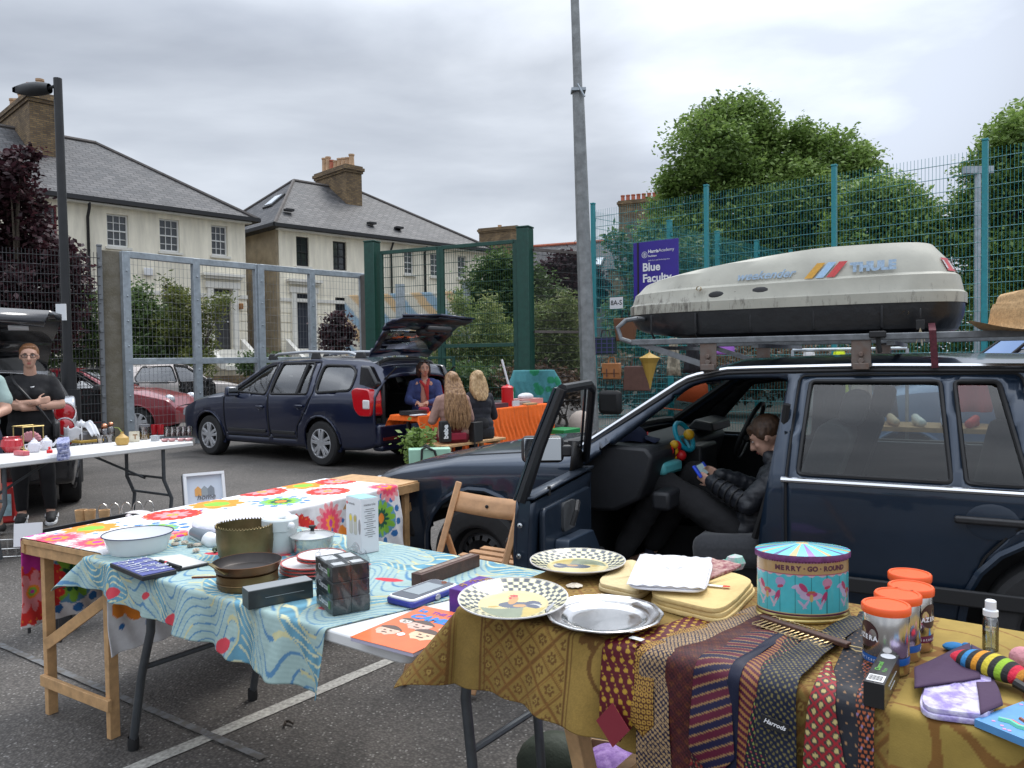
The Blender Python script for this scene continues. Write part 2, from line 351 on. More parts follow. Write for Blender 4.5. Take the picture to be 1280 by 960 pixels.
POT=mat('clay_pot',(.46,.30,.18),.8,var=(3,.3)); POTR=mat('red_clay',(.40,.12,.07),.8,var=(3,.3)); LEAD=mat('lead',(.25,.27,.30),.6)
SASH=mat('white_sash',(.70,.70,.68),.5); SASHB=mat('black_sash',(.012,.012,.014),.4); SASHR=mat('red_sash',(.16,.02,.03),.5)
PANE=mat('window_glass',(.035,.04,.045),.06,spec=.8); GUT=mat('gutter_black',(.012,.012,.014),.4)
CURT=mat('net_curtain',(.35,.34,.32),.9,var=(9,.3))
def wall_holes(g,x0,x1,z0,z1,holes,y=0,t=.3,mi=0):
 xs=sorted(set([x0,x1]+[h[0] for h in holes]+[h[1] for h in holes])); zs=sorted(set([z0,z1]+[h[2] for h in holes]+[h[3] for h in holes]))
 def inh(a,b): return any(h[0]<a<h[1] and h[2]<b<h[3] for h in holes)
 for i in range(len(xs)-1):
  for j in range(len(zs)-1):
   a,b,c,d=xs[i],xs[i+1],zs[j],zs[j+1]
   if inh((a+b)/2,(c+d)/2): continue
   g.add([(a,y,c),(b,y,c),(b,y,d),(a,y,d)],[(0,1,2,3)],mi)
 for h in holes:
  a,b,c,d=h[:4]; g.add([(a,y,c),(b,y,c),(b,y,d),(a,y,d),(a,y+t,c),(b,y+t,c),(b,y+t,d),(a,y+t,d)],[(0,1,5,4),(1,2,6,5),(2,3,7,6),(3,0,4,7)],mi)
def sash(par,x0,x1,z0,z1,nx,nz,m,y=.14,name='window',curtain=False):
 g=G(); t=.055; w=x1-x0; h=z1-z0
 for (c,d) in (((x0+t/2,z0+h/2),(t,h)),((x1-t/2,z0+h/2),(t,h)),((x0+w/2,z1-t/2),(w-2*t,t)),((x0+w/2,z0+t/2+.02),(w-2*t,t+.03)),((x0+w/2,z0+h/2),(w-2*t,.05))):
  g.box((c[0],y,c[1]),(d[0],.06,d[1]))
 fr=part('window',g,m,par)
 g=G()
 for i in range(1,nx): g.box((x0+t+(w-2*t)*i/nx,y+.005,z0+h/2),(.025,.035,h-2*t))
 for j in range(1,nz):
  if abs(j/nz-.5)>.01: g.box((x0+w/2,y+.006,z0+h*j/nz),(w-2*t,.033,.025))
 if g.v: part('glazing_bars',g,m,fr)
 g=G(); g.box((x0+w/2,y+.035,z0+h/2),(w-.01,.012,h-.01)); part('pane',g,PANE,fr)
 if curtain:
  g=G(); g.grid(lambda u,v:(x0+t+(w-2*t)*(.02+.3*u),y+.10+.02*math.sin(u*25),z0+h*v),14,2); g.grid(lambda u,v:(x1-t-(w-2*t)*(.02+.3*u),y+.10+.02*math.sin(u*25),z0+h*v),14,2)
 g=G(); g.box((x0+w/2,-.03,z0-.05),(w+.16,.2,.09)); part('sill',g,CREAMW,fr)
 return fr
CREAMW=mat('pale_stone',(.68,.66,.60),.8,var=(2,.1))
def hiproof(g,L,D,z,h,ov=.35,hl=None,hr=None,mi=0):
 """hip roof over [0,L]x[0,D]; hl/hr inset of ridge ends"""
 hl=D/2 if hl is None else hl; hr=D/2 if hr is None else hr
 v=[(-ov,-ov,z),(L+ov,-ov,z),(L+ov,D+ov,z),(-ov,D+ov,z),(hl,D/2,z+h),(L-hr,D/2,z+h)]
 g.add(v,[(0,1,5,4),(1,2,5),(2,3,4,5),(3,0,4)],mi)
 g.add([(p[0],p[1],p[2]-.12) for p in v[:4]],[(3,2,1,0)],mi)
def stack(par,cx,cy,zb,zt,w,d,pots,rz=0):
 g=G(); g.box((cx,cy,(zb+zt)/2),(w,d,zt-zb)); g.box((cx,cy,zt+.06),(w+.12,d+.12,.12)); g.box((cx,cy,zt+.2),(w+.24,d+.24,.16)); g.box((cx,cy,zt+.33),(w+.1,d+.1,.1))
 ch=part('chimney',g,BRICK,par,uv=True)
 g=G(); g.box((cx,cy-d/2-.03,zb+(zt-zb)*.12),(w+.1,.3,.05)); part('flashing',g,LEAD,ch)
 n=len(pots)
 for i,(hh,red) in enumerate(pots):
  fx=(i-(n-1)/2)/max(1,n);
  p=(cx+fx*w*1.0,cy) if w>d else (cx,cy+fx*d*1.0)
  g=G(); r=.14; g.lathe([(r*1.15,0),(r*1.1,.05),(r,.1),(r*.92,hh-.1),(r*1.12,hh-.07),(r*1.12,hh),(r*.8,hh),(r*.75,hh-.2)],(p[0],p[1],zt+.38),n=12,cap1=False); part('chimney_pot',g,POTR if red else POT,ch)
 return ch
def house(name,label,P0,P1,zE,roofh,D,hl,hr,win,winB,doors,rust=True,left_wall=True,zr=None,fade=None):
 P0=Vector(P0);P1=Vector(P1); d=P1-P0; Ln=d.length; rz=math.atan2(d.y,d.x)
 t=thing(name,label,'house',(P0.x,P0.y,0),rz)
 holes=[(a,b,c,e) for (a,b,c,e,*_) in win+winB+doors]
 g=G(); wall_holes(g,0,Ln,0,zE-.05,holes)
 g.add([(0,0,0),(0,D,0),(0,D,zE-.05),(0,0,zE-.05)],[(0,1,2,3)]); g.add([(Ln,0,0),(Ln,D,0),(Ln,D,zE-.05),(Ln,0,zE-.05)],[(3,2,1,0)]); g.add([(0,D,0),(Ln,D,0),(Ln,D,zE-.05),(0,D,zE-.05)],[(3,2,1,0)])
 part('wall',g,CREAM,t,smooth=0,fix=False)
 if rust:
  g=G()
  for k in range(8):
   z=.9+k*.42
   segs=[(0,Ln)]
   for h in holes:
    if h[2]-.3<z<h[3]+.1:
     ns=[]
     for (a,b) in segs:
      if h[0]-.25<b and h[1]+.25>a:
       if a<h[0]-.25: ns.append((a,h[0]-.25))
       if b>h[1]+.25: ns.append((h[1]+.25,b))
      else: ns.append((a,b))
     segs=ns
   for (a,b) in segs: g.box(((a+b)/2,-.012,z),(b-a,.03,.36))
  part('rusticated_band',g,CREAM,t,bev=.008)
 g=G(); g.box((Ln/2,-.03,4.25),(Ln+.02,.08,.16)); part('string_course',g,CREAMW,t)
 g=G(); hiproof(g,Ln,D,zE,roofh,.4,hl,hr); part('roof',g,SLATE,t,uv=True,smooth=0)
 g=G(); a=Vector((hl,D/2,zE+roofh+.02)); b=Vector((Ln-hr,D/2,zE+roofh+.02)); g.tube([a,b],.09,6)
 for q,c in ((a,(-.4,-.4,zE+.03)),(a,(-.4,D+.4,zE+.03)),(b,(Ln+.4,-.4,zE+.03)),(b,(Ln+.4,D+.4,zE+.03))): g.tube([q,c],.08,6)
 part('ridge_tiles',g,mat('ridge',(.09,.08,.075),.8,var=(4,.3)),t)
 g=G()
 for p,q in (((-.45,-.45),(Ln+.45,-.45)),((-.45,-.45),(-.45,D+.45)),((Ln+.45,-.45),(Ln+.45,D+.45))): g.bar((p[0],p[1],zE-.03),(q[0],q[1],zE-.03),.12,.16)
 part('gutter',g,GUT,t)
 g=G(); g.box((Ln/2,-.17,zE-.16),(Ln+.3,.34,.06)); part('soffit',g,CREAMW,t)
 for (a,b,c,e,nx,nz,m) in win+winB: sash(t,a,b,c,e,nx,nz,m)
 for (a,b,c,e,cm) in doors:
  g=G(); g.box(((a+b)/2,.2,(c+e)/2),(b-a-.02,.06,e-c)); g.box(((a+b)/2,.165,(c+e)/2+.2),(b-a-.3,.02,(e-c)*.5)); dd=part('door',g,cm,t,bev=.01)
  g=G(); g.ball(((b-.12),.13,(c+e)/2-.1),.04); part('door_knob',g,CHROME,dd)
  g=G(); g.box(((a-.14),-.06,(c+e)/2),(.24,.14,e-c)); g.box((b+.14,-.06,(c+e)/2),(.24,.14,e-c)); g.box(((a+b)/2,-.07,e+.14),(b-a+.7,.16,.26)); g.box(((a+b)/2,-.14,e+.55),(b-a+1.0,.34,.12)); g.box(((a+b)/2,-.10,e+.44),(b-a+.8,.24,.1))
  part('door_surround',g,CREAMW,t,bev=.01)
  g=G()
  for k in range(5): g.box(((a+b)/2,-.5-.28*k,c-.09-.17*k),(1.5,.3,.17))
  for s in (-1,1): g.prism([(0,c+.45),(-1.7,c-.55),(-1.7,c-.8),(0,c-.1)],(a+b)/2+s*.85-.1,(a+b)/2+s*.85+.1,plane='yz')
  part('steps',g,CREAMW,t)
 return t,Ln
def onfac(P0,P1,px,py):
 """local (x,z) on a facade plane of what is seen at a pixel"""
 P0=Vector(P0);P1=Vector(P1);d=(P1-P0).normalized(); r=ray(px,py)
 # P0+d*s = k*(rx,ry)
 det=d.x*(-r[1])+d.y*r[0]; k=(P0.y*d.x-P0.x*d.y)/(r[1]*d.x-r[0]*d.y); x=r[0]*k-P0.x; y=r[1]*k-P0.y
 return x*d.x+y*d.y, CAMH+r[2]*k
def W(P0,P1,l,tp,rt,bt,nx,nz,m):
 """window from its pixel box"""
 a,z1=onfac(P0,P1,l,tp); b,z1b=onfac(P0,P1,rt,tp); _,z0=onfac(P0,P1,(l+rt)/2,bt); z1=onfac(P0,P1,(l+rt)/2,tp)[1]
 return (a,b,z0,z1,nx,nz,m)
def Dr(P0,P1,l,tp,rt,bt,m):
 q=W(P0,P1,l,tp,rt,bt,1,1,m); return q[:4]+(m,)
# house 1
A0=(-24.0,19.9); A1=(-11.3,33.3)
w1=[W(A0,A1,133,268,160,309,3,4,SASH),W(A0,A1,199,274,224,315,3,4,SASH),W(A0,A1,264,282,284,320,3,4,SASH),W(A0,A1,44,256,71,304,2,2,SASHR),W(A0,A1,-60,236,-20,284,2,2,SASH)]
w1b=[W(A0,A1,203,358,230,425,2,2,SASHB),W(A0,A1,130,352,156,420,2,2,SASHB)]
d1=[Dr(A0,A1,266,361,289,437,mat('grey_door',(.035,.035,.038),.5))]
h1,Ln=house('villa','cream stucco villa at the left with slate roof and red framed window by the lamp',A0,A1,7.55,3.3,9.0,4.5,4.3,w1,w1b,d1)
# downpipe, alarm box, chimney
x,z=onfac(A0,A1,108,250); g=G(); g.tube([(x,-.3,7.4),(x,-.28,7.2),(x,-.08,6.9),(x,-.08,.2)],.055,8); part('downpipe',g,GUT,h1)
x,z=onfac(A0,A1,184,340); g=G(); g.box((x,-.1,z),(.34,.1,.3)); part('alarm_box',g,mat('alarm_white',(.7,.7,.7),.4),h1,bev=.03)
x,z=onfac(A0,A1,299,383); g=G(); g.box((x,-.15,z),(.14,.2,.24)); part('wall_lantern',g,mat('brass_lamp',(.35,.16,.05),.4,.5),h1,bev=.02)
cx,cz=onfac(A0,A1,36,120); stack(h1,cx+1.15,4.6,8.6,11.5,.95,4.2,[(.6,0),(.6,0),(.75,1),(.6,0),(.65,0),(.55,0),(.7,0)])
# pale slipped slates laid on the slope
sl=math.atan2(3.55,4.9)
def onroof(x,s): return (x,-.4+s*math.cos(sl),7.55+s*math.sin(sl)+.012)
for (x,s) in ((6.4,2.8),(6.75,2.6),(7.0,2.6),(7.3,2.4),(6.9,2.35),(7.1,1.3),(10.2,1.9)):
 a=onroof(x,s); b=onroof(x+.3,s); c=onroof(x+.3,s+.2); d=onroof(x,s+.2); g=G(); g.add([a,b,c,d],[(0,1,2,3)]); part('slipped_slate',g,mat('pale_slate',(.32,.33,.35),.7),h1,fix=False,smooth=0)
# house 2
B0=(-10.25,34.6); B1=(-1.35,43.4)
w2=[W(B0,B1,370,296,386,333,2,4,SASHB),W(B0,B1,416,302,433,338,2,4,SASHB),W(B0,B1,505,313,517,343,2,4,SASH),W(B0,B1,538,317,551,346,2,4,SASH),W(B0,B1,572,320,583,348,2,4,SASH)]
w2b=[W(B0,B1,419,372,437,432,2,4,SASHB),W(B0,B1,507,377,523,400,2,2,SASH),W(B0,B1,541,378,555,402,2,2,SASH)]
d2=[Dr(B0,B1,370,367,388,436,mat('blue_black_door',(.02,.025,.04),.5))]
h2,Ln2=house('villa','cream stucco villa in the middle with slate roof, skylight and black sash windows',B0,B1,7.5,3.2,8.6,3.2,5.4,w2,w2b,d2)
stack(h2,5.7,4.1,9.0,11.2,.95,3.0,[(.6,0),(.5,0),(.55,0),(.6,0),(.55,0),(.65,1),(.9,0),(.9,0)])
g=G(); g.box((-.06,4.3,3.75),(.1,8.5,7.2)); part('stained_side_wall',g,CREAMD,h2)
g=G(); g.box((1.55,3.3,9.30),(1.0,.9,.09),ry=-R(41.6)); sk=part('skylight',g,mat('skylight_frame',(.05,.05,.05),.5),h2)
g=G(); g.box((1.52,3.3,9.34),(.8,.7,.06),ry=-R(41.6)); part('pane',g,mat('bright_glass',(.55,.6,.65),.05,spec=1),sk)
for (x,s) in ((.9,1.3),(5.3,1.1),(6.9,1.0)):
 g=G(); sl2=math.atan2(3.7,4.7); g.box((x,-.4+s*math.cos(sl2)+.05,7.5+s*math.sin(sl2)+.1),(.4,.3,.1)); part('roof_vent',g,GUT,h2)
x,z=onfac(B0,B1,488,320)
for q in (x,onfac(B0,B1,530,330)[0]):
 g=G(); g.tube([(q,-.3,7.35),(q,-.08,7.0),(q,-.08,.3)],.05,8); part('downpipe',g,GUT,h2)
# garden shrub-ish gap building far: terrace beyond the green gate
def terrace(name,label,P0,P1,zE,rh,D,stk,mw):
 P0=Vector(P0);P1=Vector(P1);d=P1-P0;Ln=d.length; t=thing(name,label,'house',(P0.x,P0.y,0),math.atan2(d.y,d.x))
 g=G(); g.box((Ln/2,D/2,zE/2),(Ln,D,zE)); part('wall',g,mw,t,uv=True,smooth=0)
 g=G(); g.add([(-.2,-.3,zE),(Ln+.2,-.3,zE),(Ln+.2,D/2,zE+rh),(-.2,D/2,zE+rh),(Ln+.2,D+.3,zE),(-.2,D+.3,zE)],[(0,1,2,3),(3,2,4,5),(0,3,5),(1,4,2)]); part('roof',g,SLATE,t,uv=True,smooth=0)
 g=G(); g.tube([(-.2,D/2,zE+rh+.05),(Ln+.2,D/2,zE+rh+.05)],.12,6); part('ridge_tiles',g,POTR,t)
 for s in stk: stack(t,*s)
 return t,Ln
t3,L3=terrace('terraced_house','distant grey roofed terrace with skylights behind the green gate',(-2.6,58),(9,53),6.6,3.6,9,[(.6,3.2,7,11.3,3.2,.8,[(.2,0)]*1)],mat('grey_wall',(.12,.11,.11),.9,var=(1,.3)))
for x in (5.0,8.7):
 s=2.8; sl3=math.atan2(3.6,4.8); g=G(); g.box((x,-.3+s*math.cos(sl3),6.6+s*math.sin(sl3)+.08),(1.2,1.2,.1),rx=sl3); q=part('skylight',g,GUT,t3); g=G(); g.box((x,-.3+s*math.cos(sl3)-.03,6.6+s*math.sin(sl3)+.13),(1.0,1.0,.06),rx=sl3); part('pane',g,MC['bright_glass'],q)
g=G(); g.box((7.2,1.0,7.6),(1.6,1.8,1.7)); g.box((7.2,.9,8.5),(1.8,2.1,.12)); q=part('dormer',g,mat('dormer_grey',(.3,.31,.33),.6),t3);
g=G(); g.box((7.2,.08,7.7),(1.1,.06,1.0)); part('window',g,SASH,q); g=G(); g.box((7.2,.04,7.7),(.9,.04,.8)); part('pane',g,PANE,q)
t4,L4=terrace('end_house','dark brick house with a wide chimney of red pots behind the blue school sign',(6.6,52.5),(13,50),7.4,3.3,8,[(1.6,3.2,8,12.1,3.0,.9,[(.45,1)]*8)],BRICK)
# ================================================================= FENCES, GATES, POLES
def wires(P0,P1,z0,z1,dv,dh,rv,rh,dbl=False,y=0):
 """welded mesh in local coordinates: x from 0 to length"""
 Ln=(Vector(P1)-Vector(P0)).length; V=[];F=[]
 def seg(a,b,r,ax):
  o=len(V)
  if ax=='v': off=[(-r,-r*.6,0),(r,-r*.6,0),(0,r,0)]
  else: off=[(0,-r*.6,-r),(0,-r*.6,r),(0,r,0)]
  for p in (a,b):
   for q in off: V.append((p[0]+q[0],p[1]+q[1],p[2]+q[2]))
  for k in range(3): F.append((o+k,o+(k+1)%3,o+3+(k+1)%3,o+3+k))
 n=int(Ln/dv)
 for i in range(n+1): seg((i*dv,y,z0),(i*dv,y,z1),rv,'v')
 m=int((z1-z0)/dh)
 for j in range(m+1):
  seg((0,y-rv-rh,z0+j*dh),(Ln,y-rv-rh,z0+j*dh),rh,'h')
  if dbl: seg((0,y+rv+rh,z0+j*dh),(Ln,y+rv+rh,z0+j*dh),rh,'h')
 return V,F
def frame_of(P0,P1):
 d=Vector(P1)-Vector(P0); return math.atan2(d.y,d.x),d.length
def fence(name,label,pts,H,m,pw,dv,dh,rv,rh,dbl=True,posts=None,group=None,mm=None,z0=.06):
 t=thing(name,label,'fence',(pts[0][0],pts[0][1],0),0,group)
 for i,p in enumerate(pts):
  q=(p[0]-pts[0][0],p[1]-pts[0][1])
  if posts is None or posts[i]:
   g=G(); g.box((0,0,(H+.1)/2),(pw,pw,H+.1)); g.box((0,0,H+.12),(pw+.01,pw+.01,.03))
   for k in range(6): g.box((0,-pw/2-.012,.4+k*(H-.6)/5),(pw*.7,.03,.06))
   o=part('post',g,m,t,bev=.004); o.location=(*q,0)
   if i: o.rotation_euler=(0,0,frame_of(pts[i-1],p)[0])
   else: o.rotation_euler=(0,0,frame_of(p,pts[1])[0])
  if i<len(pts)-1:
   rz,Ln=frame_of(p,pts[i+1]); V,F=wires(p,pts[i+1],z0,H,dv,dh,rv,rh,dbl,y=-pw/2-.01)
   o=npmesh('mesh_panel',V,F,mm or m,t,False); o.location=(*q,0); o.rotation_euler=(0,0,rz)
 return t
TP=[(9.9,8.4),(8.4,9.85),(6.88,11.3),(5.28,12.7),(3.54,14.05),(1.66,15.55)]
fence('court_fence','tall teal welded mesh court fence with bags hanging on it, behind the blue estate car',TP,4.4,TEAL,.075,.05,.2,.0030,.0038)
fence('court_fence','second teal mesh fence running away from the corner post behind the blue school sign',[(1.66,15.75),(3.6,17.6),(5.1,19.2),(6.6,20.9),(8.2,22.8),(14,29)],4.4,TEAL,.10,.05,.2,.0028,.0035,posts=[0,1,1,1,1,1])
# solid teal infill boards behind the far fence foot
g=G(); rz,Ln=frame_of((8.6,13.6),(13,10)); g.box((Ln/2,0,1.1),(Ln,.04,2.2))
for k in range(40): g.box((Ln*k/40,-.03,1.1),(.03,.03,2.2))
solo('hoarding',g,TEAL,'low teal boarded hoarding seen between the roof box and the light blue van','hoarding',(8.6,13.6,0),rz)
# galvanised framed gates on the left
def galv_frame(t,pts,H):
 for i in range(len(pts)-1):
  rz,Ln=frame_of(pts[i],pts[i+1]); ox,oy=pts[i][0]-pts[0][0],pts[i][1]-pts[0][1]
  V,F=wires(pts[i],pts[i+1],.1,H,.076,.152,.0028,.0018); o=npmesh('mesh_panel',V,F,MESHG,t,False); o.location=(ox,oy,0); o.rotation_euler=(0,0,rz)
  for z in (H,1.5,.15):
   g=G(); g.box((Ln/2,-.02,z),(Ln,.09,.11)); o=part('rail',g,GALV,t,bev=.006); o.location=(ox,oy,0); o.rotation_euler=(0,0,rz)
 for i,p in enumerate(pts):
  g=G(); g.box((0,-.02,H/2+.02),(.13,.11,H+.06))
  for k in range(7): g.ball((0,-.08,.5+k*.42),.018,6)
  o=part('post',g,GALV,t,bev=.006); o.location=(p[0]-pts[0][0],p[1]-pts[0][1],0); o.rotation_euler=(0,0,frame_of(pts[0],pts[-1])[0])
MESHG=mat('mesh_grey',(.19,.20,.21),.5,.4); MESHD=mat('mesh_dark',(.05,.052,.056),.5,.3)
def galv(px,top,H=3.3):
 r=ray(px,top); k=(H-CAMH)/r[2]; return (r[0]*k,r[1]*k)
gp=[galv(155,318),galv(243,327),galv(320,334)]; gp2=[galv(324,334),galv(388,340),galv(452,345)]
t=thing('mesh_gate','left leaf of the galvanised framed mesh gates, in front of the red car','gate',(*gp[0],0)); galv_frame(t,gp,3.3)
t=thing('mesh_gate','right leaf of the galvanised framed mesh gates, above the dark blue estate','gate',(*gp2[0],0)); galv_frame(t,gp2,3.3)
# concrete gate post with white scuffs
c=galv(136,315,3.35); g=G(); g.box((0,0,1.68),(.34,.34,3.36)); solo('concrete_post',g,mat('mossy_concrete',(.16,.14,.10),.9,var=(5,.11),col2=(.21,.19,.15),bump=(30,.4)),'square concrete gate post with white scuffs beside the galvanised gate','post',(*c,0),R(35),bev=.015)
c2=galv(460,344,3.3); g=G(); g.box((0,0,1.65),(.26,.26,3.3)); solo('concrete_post',g,mat('rusty_steel',(.12,.11,.10),.8,.3,var=(6,.3)),'grey brown steel gate post next to the dark green gate post','post',(*c2,0),R(35),bev=.01)
c3=galv(124,316,3.3); fence('boundary_fence','grey mesh boundary fence in front of the purple leaved tree at the far left',[(-12.0,10.4),(-9.6,10.9),(c3[0],c3[1])],3.3,MESHG,.07,.05,.15,.0045,.0045,mm=MESHD)
# green gates
def gg(px,py,H=3.8):
 r=ray(px,py); k=(H-CAMH)/r[2]; return (r[0]*k,r[1]*k)
q0=gg(465,306); q1=gg(656,285,3.85)
t=thing('green_gate','tall dark green double mesh gate between two square green posts','gate',(*q0,0),frame_of(q0,q1)[0]); Ln=frame_of(q0,q1)[1]
for x in (0,Ln):
 g=G(); g.box((x,0,1.92),(.24,.24,3.84)); g.box((x,0,3.86),(.26,.26,.03)); part('post',g,GREEN,t,bev=.008)
mid=Ln*.47
for a,b in ((.22,mid-.04),(mid+.04,Ln-.2)):
 g=G()
 for z in (3.62,1.72,.12): g.box(((a+b)/2,0,z),(b-a,.06,.07))
 g.box((a,0,1.87),(.07,.06,3.56)); g.box((b,0,1.87),(.08,.06,3.56)); lf=part('gate_leaf',g,GREEN,t,bev=.004)
 V,F=wires((a,0),(b,0),.12,3.62,.05,.2,.0035,.0045,True); o=npmesh('mesh_panel',V,F,GREEN,lf,False); o.location=(a,0,0)
for s in (-1,1):
 g=G();
 for z in (1.5,1.24): g.box((mid+s*.16,-.02,z),(.26,.05,.05))
 g.box((mid+s*.27,-.02,1.37),(.05,.05,.3)); part('latch_box',g,GREEN,t,bev=.004)
fence('link_fence','grey mesh panel linking the green gate post to the galvanised lamp column',[(q1[0]+.15,q1[1]),(1.35,14.9)],3.45,MESHD,.05,.03,.15,.0035,.0035,posts=[0,0])
g=G();
for z in (3.45,1.95): g.bar((q1[0]+.15,q1[1]-.03,z),(1.35,14.87,z),.05,.05)
solo('fence_rail',g,mat('rusty_rail',(.14,.12,.11),.7,.3,var=(6,.4)),'rusty horizontal rails between the green gate post and the lamp column','rail')
# tall galvanised column, slightly out of plumb
bx,by,_=atY(738,524,14.2); g=G(); tx=atY(718.5,0,14.2); k=(tx[0]-bx)/(tx[2]); zz=atY(725,116,14.2)[2]
g.tube([(0,0,0),(k*zz,0,zz)],[.160,.105],8); g.tube([(k*zz,0,zz-.02),(k*9.6,0,9.6)],[.082,.07],12)
cb=solo('floodlight_column',g,mat('column_zinc',(.24,.25,.25),.6,.45,var=(6,.35),bump=(30,.2)),'tall tapering galvanised column that runs out of the top of the photo','column',(bx,by,0),smooth=30)
g=G(); g.box((k*zz,-.02,zz+.03),(.26,.24,.05)); g.tube([(k*zz-.02,-.12,zz+.12),(k*zz+.1,-.16,zz-.12)],.02,6); part('collar',g,GALV,cb)
# black lamp post, left
lx,ly,_=atY(88,520,9.6); g=G(); zt=atY(72,98,9.6)[2]; dx=atY(72,98,9.6)[0]-lx
lp=thing('street_lamp','black street lamp with a drooping cobra head at the far left','street lamp',(lx,ly,0))
g=G(); g.tube([(0,0,0),(dx*.3,0,zt*.3)],.085,12); g.tube([(dx*.3,0,zt*.3),(dx,0,zt)],[.055,.048],12); g.tube([(0,0,0),(0,0,1.15)],.12,12); part('post',g,mat('lamp_black',(.016,.017,.019),.45,var=(8,.3)),lp)
ax=atY(22,108,9.6); hx=ax[0]-lx; hz=ax[2]
g=G(); g.tube([(dx,0,zt-.08),(dx-.12,0,zt-.12)],.02,8); part('arm',g,MC['lamp_black'],lp)
g=G(); g.grid(lambda u,v:(dx-.1-.46*u, .085*math.sin(math.pi*min(1,.22+.9*u))**.6*math.cos(2*math.pi*v)*(1-.5*u*u), zt-.12-.01*u+.085*(math.sin(math.pi*min(.97,.2+.74*u)))**.7*math.sin(2*math.pi*v)),14,17); part('lamp_head',g,MC['lamp_black'],lp)
g=G(); g.box((dx+.02,-.12,2.1),(.12,.02,.2)); part('notice',g,WHITEP,lp)
# second slim pole behind (right side)
g=G(); g.tube([(0,0,0),(0,0,4.6)],.05,10); g.box((0,0,4.6),(.5,.1,.12)); c=atY(1222,300,13.5); solo('light_column',g,GALV,'slim grey light column behind the teal fence at the right','column',(c[0],13.5,0))
# school sign on the fence
def fp(px,py,off=.12):
 """point on the plane of the teal fence (posts 3..5) moved towards the camera"""
 a=Vector(TP[5]);b=Vector(TP[3]);d=(b-a).normalized(); n=Vector((d.y,-d.x));
 if n.y>0: n=-n
 o=a+n*off; r=ray(px,py); k=(o.y*d.x-o.x*d.y)/(r[1]*d.x-r[0]*d.y); return (r[0]*k,r[1]*k,CAMH+r[2]*k)
fd=(Vector(TP[3])-Vector(TP[5])).normalized(); frz=math.atan2(fd.y,fd.x)
s0=fp(792,303,.16); s1=fp(848,299,.16); wS=(Vector(s1)-Vector(s0)).length; top=(s0[2]+s1[2])/2
sg=thing('school_sign','royal blue school sign reading Blue Faculty on the teal fence','sign',(s0[0],s0[1],top-1.15),frz)
NAVY=mat('sign_blue',(.035,.018,.26),.45,var=(6,.08)); g=G(); g.box((wS/2,0,.575),(wS,.03,1.15)); part('sign_panel',g,NAVY,sg,bev=.004)
g=G(); g.box((wS*.11,-.02,.575),(.03,.012,1.15)); part('strap',g,BLACK,sg)
TW=mat('letter_white',(.78,.78,.80),.5)
o=lambda x,z:(wS*x,-.0205,1.15*z)
for n_,tx,sz,x,z,of in (('heading','Blue',.21,.21,.58,.006),('heading','Faculty',.21,.21,.40,.006),('school_name','Harris',.085,.34,.835,.003),('school_name','Academy',.085,.575,.838,0),('town_name','Peckham',.05,.34,.76,.001),('small_print','Sixth Form and Performing Arts',.034,.34,.69,0)):
 g=G(); g.text(tx,sz,o(x,z),off=of,align='LEFT'); part(n_,g,TW,sg,smooth=0,fix=False)
g=G()
for k in range(24):
 t1=2*math.pi*k/24; t2=2*math.pi*(k+1)/24; cx,cz=wS*.26,1.15*.79
 for (r1,r2) in ((.052,.06),(.03,.036)): g.add([(cx+r1*math.cos(t1),-.0205,cz+r1*math.sin(t1)),(cx+r2*math.cos(t1),-.0205,cz+r2*math.sin(t1)),(cx+r2*math.cos(t2),-.0205,cz+r2*math.sin(t2)),(cx+r1*math.cos(t2),-.0205,cz+r1*math.sin(t2))],[(0,1,2,3)])
g.box((wS*.26,-.021,1.15*.79),(.008,.002,.07)); g.box((wS*.26,-.0215,1.15*.79),(.05,.002,.008))
part('emblem',g,TW,sg,smooth=0,fix=False)
s0=fp(762,374,.14); g=G(); g.box((0,0,0),(.29,.004,.22)); nt_=solo('paper_notice',g,mat('paper',(.72,.72,.74),.8),'white paper note reading 8A-S on the teal fence','notice',(s0[0]+.12,s0[1]-.08,s0[2]-.08),frz)
g=G(); g.text('8A-S',.13,(0,-.004,0),off=.002); part('writing',g,BLACK,nt_,smooth=0,fix=False)
# striped mural hoarding beyond the gate
def stripes(name,label,P,Q,z0,z1,par=None,dirx=1,c=((.58,.40,.22),(.25,.36,.45),(.62,.58,.48))):
 rz,Ln=frame_of(P,Q); nu,nv=int(Ln/.06),int((z1-z0)/.06); u=np.linspace(0,Ln,nu);v=np.linspace(z0,z1,nv); U,V=np.meshgrid(u,v,indexing='ij')
 Pm=np.stack([U,0*U,V],-1); o=gridmesh(name,Pm,mat('mural_print',rough=.8,attr=True),solid=.02); o.location=(P[0],P[1],0); o.rotation_euler=(0,0,rz)
 k=((U*dirx+V*.9)/.42)%3; cc=np.array(c)[k.astype(int)]; colour(o,cc.reshape(-1,3)); return tag(o,label,'mural')
stripes('mural_banner','banner with diagonal blue and orange stripes below the middle villa',(-6.4,30),(-.9,28.5),1.0,4.0)
for px in (500,583):
 c=atY(px,360,27); g=G(); g.box((0,0,2),(.3,.2,4.2)); solo('steel_stanchion',g,GALV,'grey steel stanchion %s the striped banner'%('in front of the left end of' if px==500 else 'at the right end of'),'post',(c[0],27,0))
